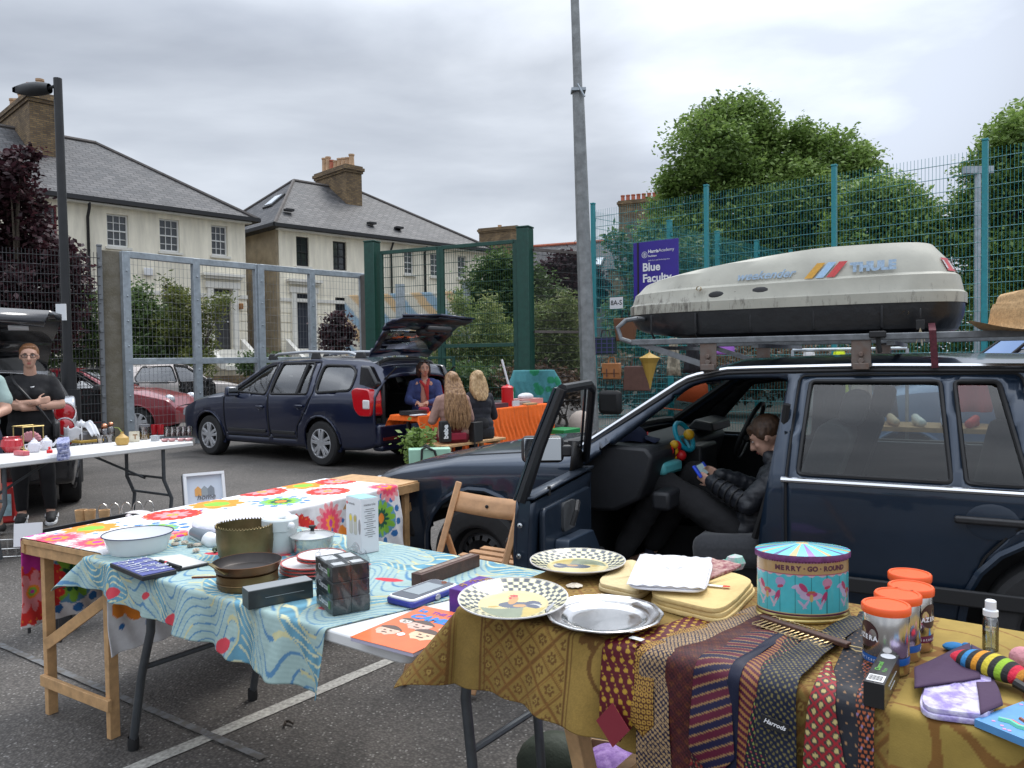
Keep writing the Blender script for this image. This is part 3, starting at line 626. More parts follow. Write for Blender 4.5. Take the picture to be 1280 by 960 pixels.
# ================================================================= VEGETATION
def leafmat(name,c1,c2,c3,tr=.38):
 m=bpy.data.materials.new(name); m.use_nodes=True; nt=m.node_tree; N=nt.nodes; L=nt.links; b=N['Principled BSDF']; b.inputs['Roughness'].default_value=.55
 gi=N.new('ShaderNodeAttribute'); gi.attribute_name='Col'; sx=N.new('ShaderNodeSeparateColor'); L.new(gi.outputs['Color'],sx.inputs[0])
 cr=N.new('ShaderNodeValToRGB'); L.new(sx.outputs[0],cr.inputs['Fac']); cr.color_ramp.elements[0].color=(*c1,1); cr.color_ramp.elements[1].color=(*c3,1); e=cr.color_ramp.elements.new(.5); e.color=(*c2,1)
 L.new(cr.outputs[0],b.inputs['Base Color']); t=N.new('ShaderNodeBsdfTranslucent'); L.new(cr.outputs[0],t.inputs['Color']); mx=N.new('ShaderNodeMixShader'); mx.inputs['Fac'].default_value=tr
 L.new(b.outputs[0],mx.inputs[1]); L.new(t.outputs[0],mx.inputs[2]); L.new(mx.outputs[0],N['Material Output'].inputs['Surface']); return m
LG=leafmat('green_leaves',(.09,.15,.035),(.18,.28,.065),(.30,.41,.12)); LD=leafmat('dark_leaves',(.045,.085,.025),(.08,.14,.04),(.15,.21,.07)); LP=leafmat('purple_leaves',(.018,.007,.010),(.040,.014,.020),(.08,.03,.035)); LB=leafmat('bamboo_leaves',(.09,.14,.04),(.17,.23,.07),(.32,.34,.14)); LY=leafmat('yellowish_leaves',(.06,.09,.02),(.12,.15,.03),(.22,.22,.05)); LBR=leafmat('dry_leaves',(.06,.03,.02),(.12,.07,.04),(.20,.14,.08))
BARK=mat('bark',(.07,.055,.04),.9,var=(6,.3),bump=(20,.5))
def leaves(clumps,n,size,seed,asp=.5,droop=0):
 """clumps: (x,y,z,rx,ry,rz). Leaves sit on small twigs clustered around each clump's shell."""
 r=np.random.RandomState(seed); C=np.array(clumps); w=(C[:,3]*C[:,4]*C[:,5])**.67; w=w/w.sum();
 nt_=max(10,n//12); ci=r.choice(len(C),nt_,p=w); d=r.normal(size=(nt_,3)); d/=np.linalg.norm(d,axis=1)[:,None]; rad=1-.55*r.rand(nt_)**1.7; rad*=1+.22*np.sin(d[:,0]*5+ci*1.7)*np.cos(d[:,2]*6+ci)+.1*r.normal(size=nt_)*(r.rand(nt_)<.3)
 T=C[ci,:3]+d*C[ci,3:6]*rad[:,None]; tc=np.clip(.5+.22*r.normal(size=nt_)+.12*np.sin(ci*2.3),0,1)
 ti=np.repeat(np.arange(nt_),12); k=len(ti); P=T[ti]+r.normal(size=(k,3))*size*1.6
 a=r.normal(size=(k,3)); a[:,2]=a[:,2]*.5-droop; a/=np.linalg.norm(a,axis=1)[:,None]; b=np.cross(a,r.normal(size=(k,3))+np.array([0,0,1.2])); b/=np.linalg.norm(b,axis=1)[:,None]+1e-9
 s=size*(.6+.8*r.rand(k))[:,None]; V=np.stack([P-a*s,P+b*s*asp,P+a*s,P-b*s*asp],1).reshape(-1,3); F=np.arange(4*k).reshape(-1,4); c=np.clip(tc[ti]+.12*r.normal(size=k),0,1); return V,F,np.repeat(c,4)
def foliage(name,par,clumps,n,size,m,seed,asp=.5,droop=0):
 V,F,c=leaves(clumps,n,size,seed,asp,droop); o=npmesh(name,V,F,m,par,False); colour(o,np.stack([c,c,c],1)); return o
def tree(name,label,cat,pos,clumps,n,size,m,seed,trunk=.25,asp=.5,group=None,th=None,droop=0,twigs=True):
 t=thing(name,label,cat,pos,0,group); foliage('crown',t,clumps,n,size,m,seed,asp,droop)
 r=random.Random(seed); g=G(); base=min(c[2]-c[5]*.4 for c in clumps) if th is None else th
 g.tube([(0,0,0),(.05,.02,base*.5),(0,0,max(base,.3))],[trunk*1.25,trunk,trunk*.85],8)
 for c in clumps[:14]:
  q=Vector(c[:3]); s=Vector((0,0,max(base*.8,.2))); mid=s.lerp(q,.5)+Vector((r.uniform(-.1,.1),r.uniform(-.1,.1),.1))*c[3]; g.tube([s,mid,q],[trunk*.55,trunk*.35,trunk*.12],6)
  if twigs:
   for k in range(3):
    e=q+Vector((r.uniform(-1,1)*c[3],r.uniform(-1,1)*c[4],r.uniform(-.3,1)*c[5]))*.8; g.tube([mid,e],[trunk*.2,trunk*.04],5)
 part('trunk',g,BARK,t); return t
def clumpset(seed,n,cx,cz,rx,rz,rr,ry=None):
 r=random.Random(seed); out=[]
 for i in range(n):
  a=r.uniform(0,2*math.pi); q=r.random()**.5; s=rr*r.uniform(.7,1.25); out.append((cx+math.cos(a)*q*rx,r.uniform(-1,1)*(ry or rx)*.7,cz+math.sin(a)*q*rz,s,s,s*.85))
 return out
def pxc(lst,Y,pos,ry=1.0):
 """clumps given by pixel centre + pixel radii at depth Y"""
 out=[]; k=Y/FX; r=random.Random(len(lst)*7+int(Y))
 for (x,y,a,b) in lst:
  p=atY(x,y,Y); sh=r.uniform(.88,1.06); out.append((p[0]-pos[0],r.uniform(-.5,.5)*a*k*ry*1.4,p[2],a*k*sh,a*k*ry,b*k*sh))
 return out
def ptree(name,label,cat,Y,px,lst,n,size,m,seed,**k):
 p=atY(px,450,Y); pos=(p[0],Y,0); return tree(name,label,cat,pos,pxc(lst,Y,pos),n,size,m,seed,**k)
ptree('broadleaf_tree','largest green broadleaf tree, its domed crown rising above the teal fence and roof box','tree',30,930,
 [(900,158,42,30),(935,150,42,32),(880,200,50,45),(930,200,60,50),(990,190,48,38),(1040,195,42,32),(1062,215,30,30),(860,250,50,40),(920,270,60,50),(990,250,60,50),(1050,250,50,40),(835,290,32,22),(870,310,50,40),(940,330,60,50),(1020,320,60,50),(1000,170,26,18),(845,225,26,22),(815,300,18,14),(900,380,50,40),(1000,390,60,50),(1075,200,18,16)],125000,.088,LG,3,trunk=.4,th=3)
ptree('broadleaf_tree','lower green tree just right of the largest crown, above the end of the roof box','tree',26,1110,
 [(1090,245,30,26),(1120,250,30,24),(1080,290,40,36),(1130,290,38,36),(1150,310,28,30),(1100,340,45,40),(1150,350,34,36),(1060,330,40,40),(1140,390,40,30),(1080,400,50,30)],42000,.09,LG,5,trunk=.3,th=2.5)
ptree('broadleaf_tree','green tree cut by the right edge of the photo behind the tallest teal post','tree',24,1262,
 [(1262,175,34,28),(1290,170,40,36),(1250,215,40,34),(1290,230,50,45),(1225,250,28,22),(1250,270,46,38),(1300,290,50,50),(1225,300,34,28),(1255,330,46,40),(1230,360,32,26),(1300,360,50,40)],48000,.08,LG,9,trunk=.3,th=2.5)
ptree('broadleaf_tree','small green tree left of the blue sign behind the teal fence corner','tree',24,805,
 [(800,330,26,22),(780,390,24,20),(820,360,34,34),(850,340,30,34),(800,420,40,40),(860,410,50,40),(770,300,14,10)],12000,.10,LD,10,trunk=.15,th=1.5)
ptree('plum_tree','dark purple plum tree at the left edge in front of the cream villa','tree',15.5,20,
 [(5,210,24,22),(30,230,22,26),(10,260,34,34),(-20,250,40,50),(30,300,32,34),(0,320,40,40),(60,330,34,34),(85,330,20,24),(40,370,44,40),(75,390,30,34),(0,390,40,40),(95,360,14,20),(50,410,44,30),(-50,330,60,70),(20,200,10,10),(40,195,10,6)],26000,.06,LP,12,trunk=.16,th=1.6,asp=.6)
ptree('shrub','dark green garden shrub between the lamp post and the concrete gate post','shrub',17.5,105,
 [(110,385,22,26),(90,410,30,26),(120,420,26,34),(105,440,34,24),(70,440,34,26),(40,440,34,26),(8,430,30,24)],12000,.05,LD,13,trunk=.06,th=.5)
ptree('shrub','dense green shrub seen through the left galvanised gate frame','shrub',24.5,190,
 [(170,372,18,22),(185,400,28,28),(165,420,22,34),(200,420,30,34),(215,440,30,26),(180,450,30,20)],13000,.07,LD,14,trunk=.08,th=.5)
ptree('olive_tree','airy olive green small tree with arching branches across the villa door','tree',24,232,
 [(222,372,12,14),(235,385,22,20),(222,410,28,30),(255,400,16,18),(268,380,16,7),(282,374,14,4),(245,430,20,26),(205,352,4,16),(250,450,22,20),(270,396,10,8)],6500,.07,LY,15,trunk=.05,th=.6,asp=.35)
ptree('purple_shrub','small purple leaved shrub in front of the middle villa, above the dark blue estate roof','shrub',24,421,
 [(421,405,12,9),(408,418,9,9),(432,418,9,10),(420,430,13,8)],1600,.075,LP,16,trunk=.04,th=1.4,asp=.6)
ptree('bay_tree','rounded bushy green tree beyond the green gate at the end of the middle villa','tree',27,625,
 [(622,330,22,16),(610,350,30,20),(640,345,28,22),(600,380,34,26),(650,370,28,26),(672,352,16,16),(655,325,10,10),(690,372,14,16),(620,400,40,30)],16000,.085,LD,17,trunk=.12,th=1,asp=.45)
ptree('purple_hedge','maroon leaved tree beyond the lamp column below the grey terrace roof','tree',34,705,
 [(700,352,20,26),(722,350,22,30),(712,330,16,12),(690,335,12,10),(740,360,18,24),(712,380,26,20)],12000,.10,LP,18,trunk=.12,th=2,asp=.6)
ptree('bamboo','yellowish green bamboo clump behind the green gate, right of the raised car boot','shrub',18.2,600,
 [(590,420,30,26),(560,440,26,34),(620,430,30,40),(600,460,40,30),(575,390,14,20),(640,440,18,34),(545,460,20,24),(590,480,50,20),(575,372,5,10),(610,390,14,20)],15000,.07,LB,19,trunk=.03,asp=.2,th=.3,droop=.3)
ptree('bamboo','tall green bamboo clump between the green gate post and the lamp column','shrub',17,697,
 [(690,420,20,40),(712,410,16,44),(700,450,26,30),(680,400,14,20),(715,460,20,24),(672,440,14,30),(707,380,6,20)],13000,.065,LB,20,trunk=.03,asp=.2,th=.3,droop=.3)
ptree('hedge','brownish dry undergrowth at the foot of the bamboo beside the lamp column','shrub',16,705,
 [(690,480,30,16),(715,490,20,14),(660,470,30,12),(640,480,30,12)],6000,.05,LBR,21,trunk=.03,th=.2)
ptree('shrub','dark leafy shrubs at the foot of the green gate behind the three seated women','shrub',16.3,590,
 [(560,470,26,16),(590,475,30,16),(620,480,30,14),(540,480,20,12)],7000,.05,LD,22,trunk=.03,th=.2)
ptree('hedge','dark hedge inside the teal court fence behind the hanging bags','shrub',19,800,
 [(770,470,30,24),(800,480,30,24),(840,470,40,30),(900,470,50,30),(960,460,50,34),(1040,460,50,34),(760,500,20,16)],9000,.08,LBR,23,trunk=.03,th=.2)
# dark backdrop buildings/hedge behind the court
ptree('hedge','dark tree line along the far side of the court, low behind the teal fence','trees',38,1000,
 [(840,420,60,40),(920,430,70,40),(1000,430,70,40),(1080,430,70,40),(1160,420,70,50),(1240,410,70,60),(1320,400,70,70)],16000,.17,LD,24,trunk=.2,th=.5)
# a far line of garden walls and hedges closing the street on the left
g=G(); g.box((0,0,.5),(26,.3,1.0)); solo('garden_wall',g,BRICK,'low brick garden wall along the far pavement in front of the villas','wall',(-11,27.6,0),R(47),uv=True)
for i,(px,py,a,b,Y) in enumerate(((330,452,26,10,27),(470,455,24,10,29),(520,440,26,20,30))):
 ptree('garden_hedge','low green garden hedge in front of the %s'%('passage between the two villas','middle villa, left of its end windows','striped banner')[i],'hedge',Y,px,[(px-10,py,a*.7,b),(px+14,py+3,a*.7,b),(px,py+8,a,b)],2600,.07,LD,30+i,trunk=.03,th=.2)
# ================================================================= CARS
def sm(x,xs,ys,w=.05):
 """piecewise linear curve with softly rounded corners"""
 k=np.linspace(-1,1,9); wt=1-np.abs(k)*.85; r=sum(wt[i]*np.interp(np.asarray(x)+k[i]*w,xs,ys) for i in range(9)); return r/wt.sum()
def inpoly(P,poly):
 x,y=P[...,0],P[...,1]; c=np.zeros(x.shape,bool); n=len(poly); j=n-1
 for i in range(n):
  xi,yi=poly[i]; xj,yj=poly[j]
  if yi!=yj: c^=((yi>y)!=(yj>y))&(x<(xj-xi)*(y-yi)/(yj-yi)+xi)
  j=i
 return c
def snap(P,poly,tol,done):
 n=len(poly); best=np.full(P.shape[:-1],1e9); Q=P.copy()
 for i in range(n):
  a=np.array(poly[i]);b=np.array(poly[(i+1)%n]); d=b-a; L2=max(1e-9,(d**2).sum()); t=np.clip(((P-a)@d)/L2,0,1); q=a+t[...,None]*d; e=np.linalg.norm(P-q,axis=-1); m=e<best; best=np.where(m,e,best); Q[m]=q[m]
 m=(best<tol)&~done; P[m]=Q[m]; done|=m
 for i in range(n):      # keep real corners
  a=np.array(poly[i]); p=np.array(poly[i-1]); q=np.array(poly[(i+1)%n]); u=(a-p)/max(1e-9,np.linalg.norm(a-p)); v=(q-a)/max(1e-9,np.linalg.norm(q-a))
  if abs(u[0]*v[1]-u[1]*v[0])>.35:
   e=np.linalg.norm(P-a,axis=-1)+ (~m)*9; k=np.unravel_index(np.argmin(e),e.shape)
   if e[k]<tol*1.5: P[k]=a
 return P
def rpoly(pts,r=.04,n=4):
 out=[]; m=len(pts)
 for i in range(m):
  a=Vector(pts[i-1]);b=Vector(pts[i]);c=Vector(pts[(i+1)%m]); rr=min(r,(a-b).length*.4,(c-b).length*.4); p=b+(a-b).normalized()*rr; q=b+(c-b).normalized()*rr
  for k in range(n+1):
   t=k/n; out.append(tuple(p*(1-t)**2+b*2*t*(1-t)+q*t*t))
 return out
class Car:
 def __init__(s,st,dx=.03,rows=(14,11,12)):
  s.st=st; xs=np.array([k[0] for k in st]); s.cols={n:(xs,np.array([k[i+1] for k in st])) for i,n in enumerate(('z0','zb','zr','zc','W0','Wb','Wr'))}
  s.x=np.arange(xs[0],xs[-1]+dx*.5,dx); s.dx=dx; s.rows=rows; s.bul=.035
 def q(s,n,x): return sm(x,*s.cols[n],w=.06)
 def yside(s,x,z):
  z0,zb,zr,W0,Wb,Wr=[s.q(n,x) for n in ('z0','zb','zr','W0','Wb','Wr')]
  a=np.clip((z-z0)/(zb-z0+1e-6),0,1); b=np.clip((z-zb)/(zr-zb+1e-6),0,1)
  lo=W0+(Wb-W0)*a+s.bul*np.sin(math.pi*np.clip(a,0,1))**.8; up=Wb+(Wr-Wb)*b+.018*np.sin(math.pi*b)
  return np.where(z<zb,lo,up)
 def top(s,x,y):
  zr,zc,Wr=[s.q(n,x) for n in ('zr','zc','Wr')]; k=np.clip(1-np.abs(y)/Wr,0,1); return zr+(zc-zr)*(1-(1-k)**2.6)
 def build(s,par,paint,inner,sides,tops=(),arches=(),ends=(True,True),solid=.02,win=None,drop=(),ul=.5):
  """sides: list of dict(name,poly,side(-1,1,0 both),kind) kind: cut|glass|door"""
  r1,r2,r3=s.rows; X=s.x; nx=len(X); out={}
  body=G(); doors={}
  panes={}
  for side in (-1,1):
   cuts=[c for c in sides if c.get('side',0) in (0,side)]
   v=np.concatenate([np.linspace(0,1,r1,endpoint=False),np.linspace(1,2,r2+1)])
   z0,zb,zr=[s.q(n,X)[:,None] for n in ('z0','zb','zr')]
   Z=np.where(v<1,z0+(zb-z0)*v,zb+(zr-zb)*(v-1)); P=np.stack([np.repeat(X[:,None],len(v),1),Z],-1)
   done=np.zeros(P.shape[:-1],bool); edge=np.zeros_like(done); edge[0]=edge[-1]=True; edge[:,-1]=True
   done|=edge
   polys=[c['poly'] for c in cuts]+[a for a in arches]
   for p in polys: snap(P,p,s.dx*.55,done)
   Y=s.yside(P[...,0],P[...,1])*side
   V=np.stack([P[...,0],Y,P[...,1]],-1); Cn=(P[:-1,:-1]+P[1:,:-1]+P[1:,1:]+P[:-1,1:])/4
   lab=np.zeros(Cn.shape[:-1],int)
   for k,c in enumerate(cuts):
    if c['kind']=='door': lab[inpoly(Cn,c['poly'])&(lab==0)]=k+1
   for k,c in enumerate(cuts):
    if c['kind']!='door': lab[inpoly(Cn,c['poly'])]=k+1
   for a in arches: lab[inpoly(Cn,a)]=-1
   # degenerate strip where roof edge meets the belt
   nv=len(v)
   for k in range(-1,len(cuts)+1):
    if k==-1: continue
    m=np.argwhere(lab==k)
    if k==0: g=body
    else:
     c=cuts[k-1]
     if c['kind']=='cut': continue
     g=G();
    fs=[]; used={}
    for (i,j) in m:
     f=[]
     for (a,b) in ((i,j),(i+1,j),(i+1,j+1),(i,j+1)):
      key=(a,b)
      if key not in used: used[key]=len(used)
      f.append(used[key])
     fs.append(tuple(f if side<0 else f[::-1]))
    vs=[None]*len(used)
    for (a,b),n in used.items():
     p=V[a,b].copy()
     if k and cuts[k-1]['kind']=='glass': p[1]-=side*.012
     vs[n]=tuple(p)
    g.add(vs,fs)
    if k:
     c=cuts[k-1]
     if c['kind']=='door':
      o=part('door',g,[paint,inner],par,fix=False,smooth=30); o.modifiers.new('s','SOLIDIFY').thickness=solid; o.modifiers['s'].offset=-1 ; o.modifiers['s'].material_offset=1
      sg=G(); sg.tube([(x_,side*(float(s.yside(np.array(x_),np.array(z_)))+.001),z_) for x_,z_ in s.dense(c['poly'])],.006,4,closed=True); part('door_gap',sg,BLACK,o)
      out.setdefault('door',[]).append((o,side,c))
     else:
      o=part('window_pane',g,c.get('mat') or win,par,fix=False,smooth=30)
      sg=G(); sg.tube([(x_,side*(float(s.yside(np.array(x_),np.array(z_)))-.002),z_) for x_,z_ in s.dense(c['poly'])],c.get('fr',.016),6,closed=True); part('window_rubber',sg,c.get('frm') or BLACK,o)
      out.setdefault('pane',[]).append((o,side,c))
   for a in arches:
    d=[(x_,z_) for x_,z_ in s.dense(a) if z_>float(s.q('z0',np.array([x_]))[0])-.02 and z_<.9]
    sg=G(); sg.tube([(x_,side*(float(s.yside(np.array(x_),np.array(z_)))+.0),z_) for x_,z_ in d],.018,6); out.setdefault('arch',[]).append(part('wheel_arch_lip',sg,paint,par))
  # top
  t=np.linspace(-1,1,2*r3+1); Wr=s.q('Wr',X)[:,None]; Yt=Wr*np.sign(t)*np.abs(t)**.9; P=np.stack([np.repeat(X[:,None],len(t),1),Yt],-1); done=np.zeros(P.shape[:-1],bool); done[0]=done[-1]=True; done[:,0]=done[:,-1]=True
  for c in tops: snap(P,c['poly'],s.dx*.6,done)
  Z=s.top(P[...,0],P[...,1]); V=np.stack([P[...,0],P[...,1],Z],-1); Cn=(P[:-1,:-1]+P[1:,:-1]+P[1:,1:]+P[:-1,1:])/4; lab=np.zeros(Cn.shape[:-1],int)
  for k,c in enumerate(tops): lab[inpoly(Cn,c['poly'])]=k+1
  for k in range(len(tops)+1):
   g=body if k==0 else G(); used={}; fs=[]
   if k and tops[k-1]['kind']=='cut': continue
   for (i,j) in np.argwhere(lab==k):
    f=[]
    for key in ((i,j),(i+1,j),(i+1,j+1),(i,j+1)):
     if key not in used: used[key]=len(used)
     f.append(used[key])
    fs.append(tuple(f))
   vs=[None]*len(used)
   for (a,b),n in used.items():
    p=V[a,b].copy()
    if k: p[2]-=.008
    vs[n]=tuple(p)
   g.add(vs,fs)
   if k:
    c=tops[k-1]; o=part(c.get('name','windscreen'),g,c.get('mat') or win,par,fix=False,smooth=30)
    if c['kind']=='glass':
     sg=G(); sg.tube([(x_,y_,float(s.top(np.array(x_),np.array(y_)))) for x_,y_ in s.dense(c['poly'])],.02,6,closed=True); part('window_rubber',sg,BLACK,o)
  for e,use in zip((0,-1),ends):
   if not use: continue
   x=X[e:e+1] if e==0 else X[-1:]; vv=np.concatenate([np.linspace(0,1,8),np.linspace(1.15,2,6)]); z0,zb,zr,zc=[float(s.q(n,x)[0]) for n in ('z0','zb','zr','zc')]
   zs=[z0+(zb-z0)*a if a<=1 else zb+(zr-zb)*(a-1) for a in vv]; ys=[float(s.yside(x,np.array([z]))[0]) for z in zs]; sgn=-1 if e==0 else 1
   bl=s.bulge_end if hasattr(s,'bulge_end') else .06
   rows=[]; m=12
   for z,y in zip(zs,ys): rows.append([(x[0]+sgn*bl*(1-(2*k/m-1)**2)*(1-abs(2*(z-z0)/(max(zr-z0,.1))-1)**3),y*(2*k/m-1),z) for k in range(m+1)])
   f0=[(r*(m+1)+k,r*(m+1)+k+1,(r+1)*(m+1)+k+1,(r+1)*(m+1)+k) for r in range(len(rows)-1) for k in range(m)]
   if sgn>0: f0=[f for f in f0]
   body.add([p for r in rows for p in r],f0)
  import bmesh
  o=part('body',body,[paint,inner],par,fix=False,smooth=0)
  bm=bmesh.new(); bm.from_mesh(o.data); bmesh.ops.remove_doubles(bm,verts=bm.verts,dist=.0015); bmesh.ops.recalc_face_normals(bm,faces=bm.faces); bm.to_mesh(o.data); bm.free()
  # make sure outward
  me=o.data; me.polygons.foreach_set('use_smooth',[True]*len(me.polygons)); me.set_sharp_from_angle(angle=R(28))
  if solid:
   q=o.modifiers.new('s','SOLIDIFY'); q.thickness=solid; q.offset=-1; q.material_offset=1
  out['body']=o; return out
 def dense(s,poly,d=.04):
  out=[]
  for i in range(len(poly)):
   a=Vector(poly[i]);b=Vector(poly[(i+1)%len(poly)]); n=max(1,int((b-a).length/d))
   for k in range(n): out.append(tuple(a.lerp(b,k/n)))
  return out
def circ(x,z,r,n=22): return [(x+r*math.cos(2*math.pi*k/n),z+r*math.sin(2*math.pi*k/n)) for k in range(n)]
TYRE=mat('tyre',(.016,.016,.017),.75,var=(30,.3)); ALLOY=mat('alloy_rim',(.52,.53,.55),.35,.6); STEELB=mat('black_steel_rim',(.02,.02,.022),.4,.3)
def wheel(par,x,y,r,w,rr,style,side,n=5):
 """side -1: outer face towards -y"""
 t=bpy.data.objects.new('wheel',None); COL.objects.link(t); t.parent=par; t.location=(x,y,r)
 o=side*w/2; g=G(); g.lathe([(rr,-w/2),(rr+.015,-w/2-.004),(r-.03,-w/2),(r-.008,-w/2+.02),(r,-w/2+.05),(r,w/2-.05),(r-.008,w/2-.02),(r-.03,w/2),(rr+.015,w/2+.004),(rr,w/2)],n=40,axis='y',cap0=False,cap1=False); part('tyre',g,TYRE,t,smooth=30)
 g=G(); s=side
 if style=='steel':
  g.lathe([(rr+.004,s*w/2),(rr-.012,s*(w/2-.004)),(rr-.03,s*(w/2-.05)),(rr-.05,s*(w/2-.055))],n=40,axis='y',cap0=False,cap1=False)
  # dished disc with round holes
  ri,ro=.055,rr-.045; m=14
  def zf(q): return s*(w/2-.055+.03*math.exp(-((q-.11)/.03)**2)-.01)
  for k in range(m*3):
   a0=2*math.pi*k/(m*3); a1=2*math.pi*(k+1)/(m*3)
   for (q0,q1) in ((0.001,.06),(.06,.085),(.085,.105),(.105,.13),(.13,ro)):
    if q0==.105 and k%3==1: continue
    g.add([(q*math.cos(a),zf(q),q*math.sin(a)) for q,a in ((q0,a0),(q1,a0),(q1,a1),(q0,a1))],[(0,1,2,3)])
  g.lathe([(.0001,s*(w/2-.01)),(.05,s*(w/2-.012)),(.055,s*(w/2-.06))],n=18,axis='y'); part('rim',g,STEELB,t)
  b=G(); b.lathe([(.001,s*(w/2-.14)),(rr-.03,s*(w/2-.14))],n=20,axis='y'); part('hub',b,BLACK,t)
 else:
  g.lathe([(rr+.004,s*w/2),(rr-.014,s*(w/2+.002)),(rr-.024,s*(w/2-.03)),(rr-.02,s*(w/2-.1))],n=40,axis='y',cap0=False,cap1=False)
  for k in range(n):
   a=2*math.pi*k/n+.3
   for da in ((-.17,.17) if style=='double' else (0,)):
    c0=a+da*1.9 if style=='double' else a; p0=(.045*math.cos(c0),s*(w/2-.012),.045*math.sin(c0)); p1=((rr-.01)*math.cos(a+da*1.15),s*(w/2-.012),(rr-.01)*math.sin(a+da*1.15)); g.bar(p0,p1,.045 if style=='double' else .07,.03,up=(0,1,0))
  g.lathe([(.0001,s*(w/2+.004)),(.05,s*(w/2+.002)),(.06,s*(w/2-.03))],n=18,axis='y'); part('rim',g,ALLOY,t,bev=.004)
  b=G(); b.lathe([(.001,s*(w/2-.10)),(rr-.03,s*(w/2-.10))],n=20,axis='y'); part('hub',b,BLACK,t)
 return t
WINT=glassmat('tinted_glass',(.30,.36,.36),.5); WCLR=glassmat('clear_glass',(.62,.68,.68),.45,.02); INN=mat('car_lining',(.012,.012,.013),.8)
def mirror_(par,x,y,z,paint,s,glass=True,w=.2,h=.12):
 g=G(); g.box((0,0,0),(.11,w,h),taper=.9); o=part('wing_mirror',g,paint,par,bev=.035,seg=3); o.location=(x,y+s*w/2,z);
 g=G(); g.box((.03,-s*w*.6,-.04),(.05,w*.6,.04)); part('mirror_arm',g,BLACK,o)
 if glass: g=G(); g.box((.058,0,0),(.006,w*.84,h*.78)); part('mirror_glass',g,mat('mirror',(.42,.44,.46),.05,1),o,bev=.002)
 return o
# ---------------------------------------------------------------- dark blue estate on the left
DP=mat('navy_paint',(.008,.014,.045),.28,.35,coat=1,var=(2,.12))
rw=Vector((-2.67,10.75)); fw=Vector((-4.80,12.27)); ud=(rw-fw).normalized(); rzD=math.atan2(ud.y,ud.x)   # local +x points rearwards, near side is -y
vd=Vector((-ud.y,ud.x)); cD=fw+vd*.84
dc=thing('estate_car','dark navy blue estate car with roof rails and its boot lid raised','car',(cD.x,cD.y,0),rzD)
#      x     z0   zb   zr   zc   W0   Wb   Wr
stD=[(-.83,.30,.60,.62,.64,.66,.70,.55),(-.70,.26,.74,.78,.80,.78,.82,.66),(-.35,.24,.86,.91,.95,.80,.85,.70),(.0,.24,.91,.97,1.02,.80,.86,.72),(.36,.24,.93,1.02,1.07,.79,.86,.70),
     (.45,.24,.93,1.07,1.11,.79,.86,.69),(1.05,.24,.94,1.38,1.43,.79,.86,.60),(1.35,.24,.945,1.455,1.50,.79,.86,.585),(2.2,.24,.96,1.49,1.54,.79,.865,.585),(3.0,.24,.98,1.46,1.51,.80,.865,.585),(3.42,.26,.985,1.43,1.47,.80,.85,.575),(3.60,.30,.985,1.34,1.38,.79,.83,.56),(3.66,.34,.98,1.20,1.24,.78,.81,.58)]
C=Car(stD,.03); C.bulge_end=.08
wf=rpoly([(.62,1.02),(1.22,1.385),(1.46,1.425),(1.43,.985)],.05); wr_=rpoly([(1.52,.99),(1.56,1.43),(2.30,1.435),(2.36,1.0)],.05); wq=rpoly([(2.52,1.02),(2.50,1.40),(3.05,1.39),(3.20,1.30),(3.22,1.06)],.08)
df=rpoly([(.42,.36),(.42,.95),(.55,1.03),(1.22,1.42),(1.50,1.45),(1.49,.36)],.05); dr=rpoly([(1.50,.36),(1.505,1.45),(2.42,1.45),(2.47,1.0),(2.30,.72),(2.12,.52),(2.12,.36)],.06)
r_=C.build(dc,DP,INN,[dict(poly=df,kind='door'),dict(poly=dr,kind='door'),dict(poly=wf,kind='glass'),dict(poly=wr_,kind='glass'),dict(poly=wq,kind='glass',mat=WINT,fr=.02)],
  tops=[dict(poly=[(.47,-.60),(1.2,-.50),(1.2,.50),(.47,.60)],kind='glass')],arches=[circ(0,.33,.375),circ(2.634,.33,.375)],ends=(True,False),win=WCLR,solid=.03)
for (o,s,c) in r_['door']:
 x=1.33 if c['poly'] is df else 2.22; z=.80 if c['poly'] is df else .83; y=float(C.yside(np.array(x),np.array(z)))
 g=G(); g.box((x,s*(y+.018),z),(.17,.03,.035)); g.lathe([(.05,0),(.045,.004)],(x,s*(y+.004),z-.01),n=14,axis='y',sx=1.2); part('door_handle',g,DP,o,bev=.01)
 g=G(); xs=(.5,1.42) if c['poly'] is df else (1.55,2.08); y2=float(C.yside(np.array(x),np.array(.44))); g.box(((xs[0]+xs[1])/2,s*(y2+.008),.44),(xs[1]-xs[0],.02,.045)); part('rubbing_strip',g,DARK,o,bev=.006)
for s in (-1,1): g=G(); g.bar((2.14,s*.845,1.01),(2.17,s*.645,1.42),.05,.03,up=(0,1,0)); part('window_divider',g,BLACK,dc)
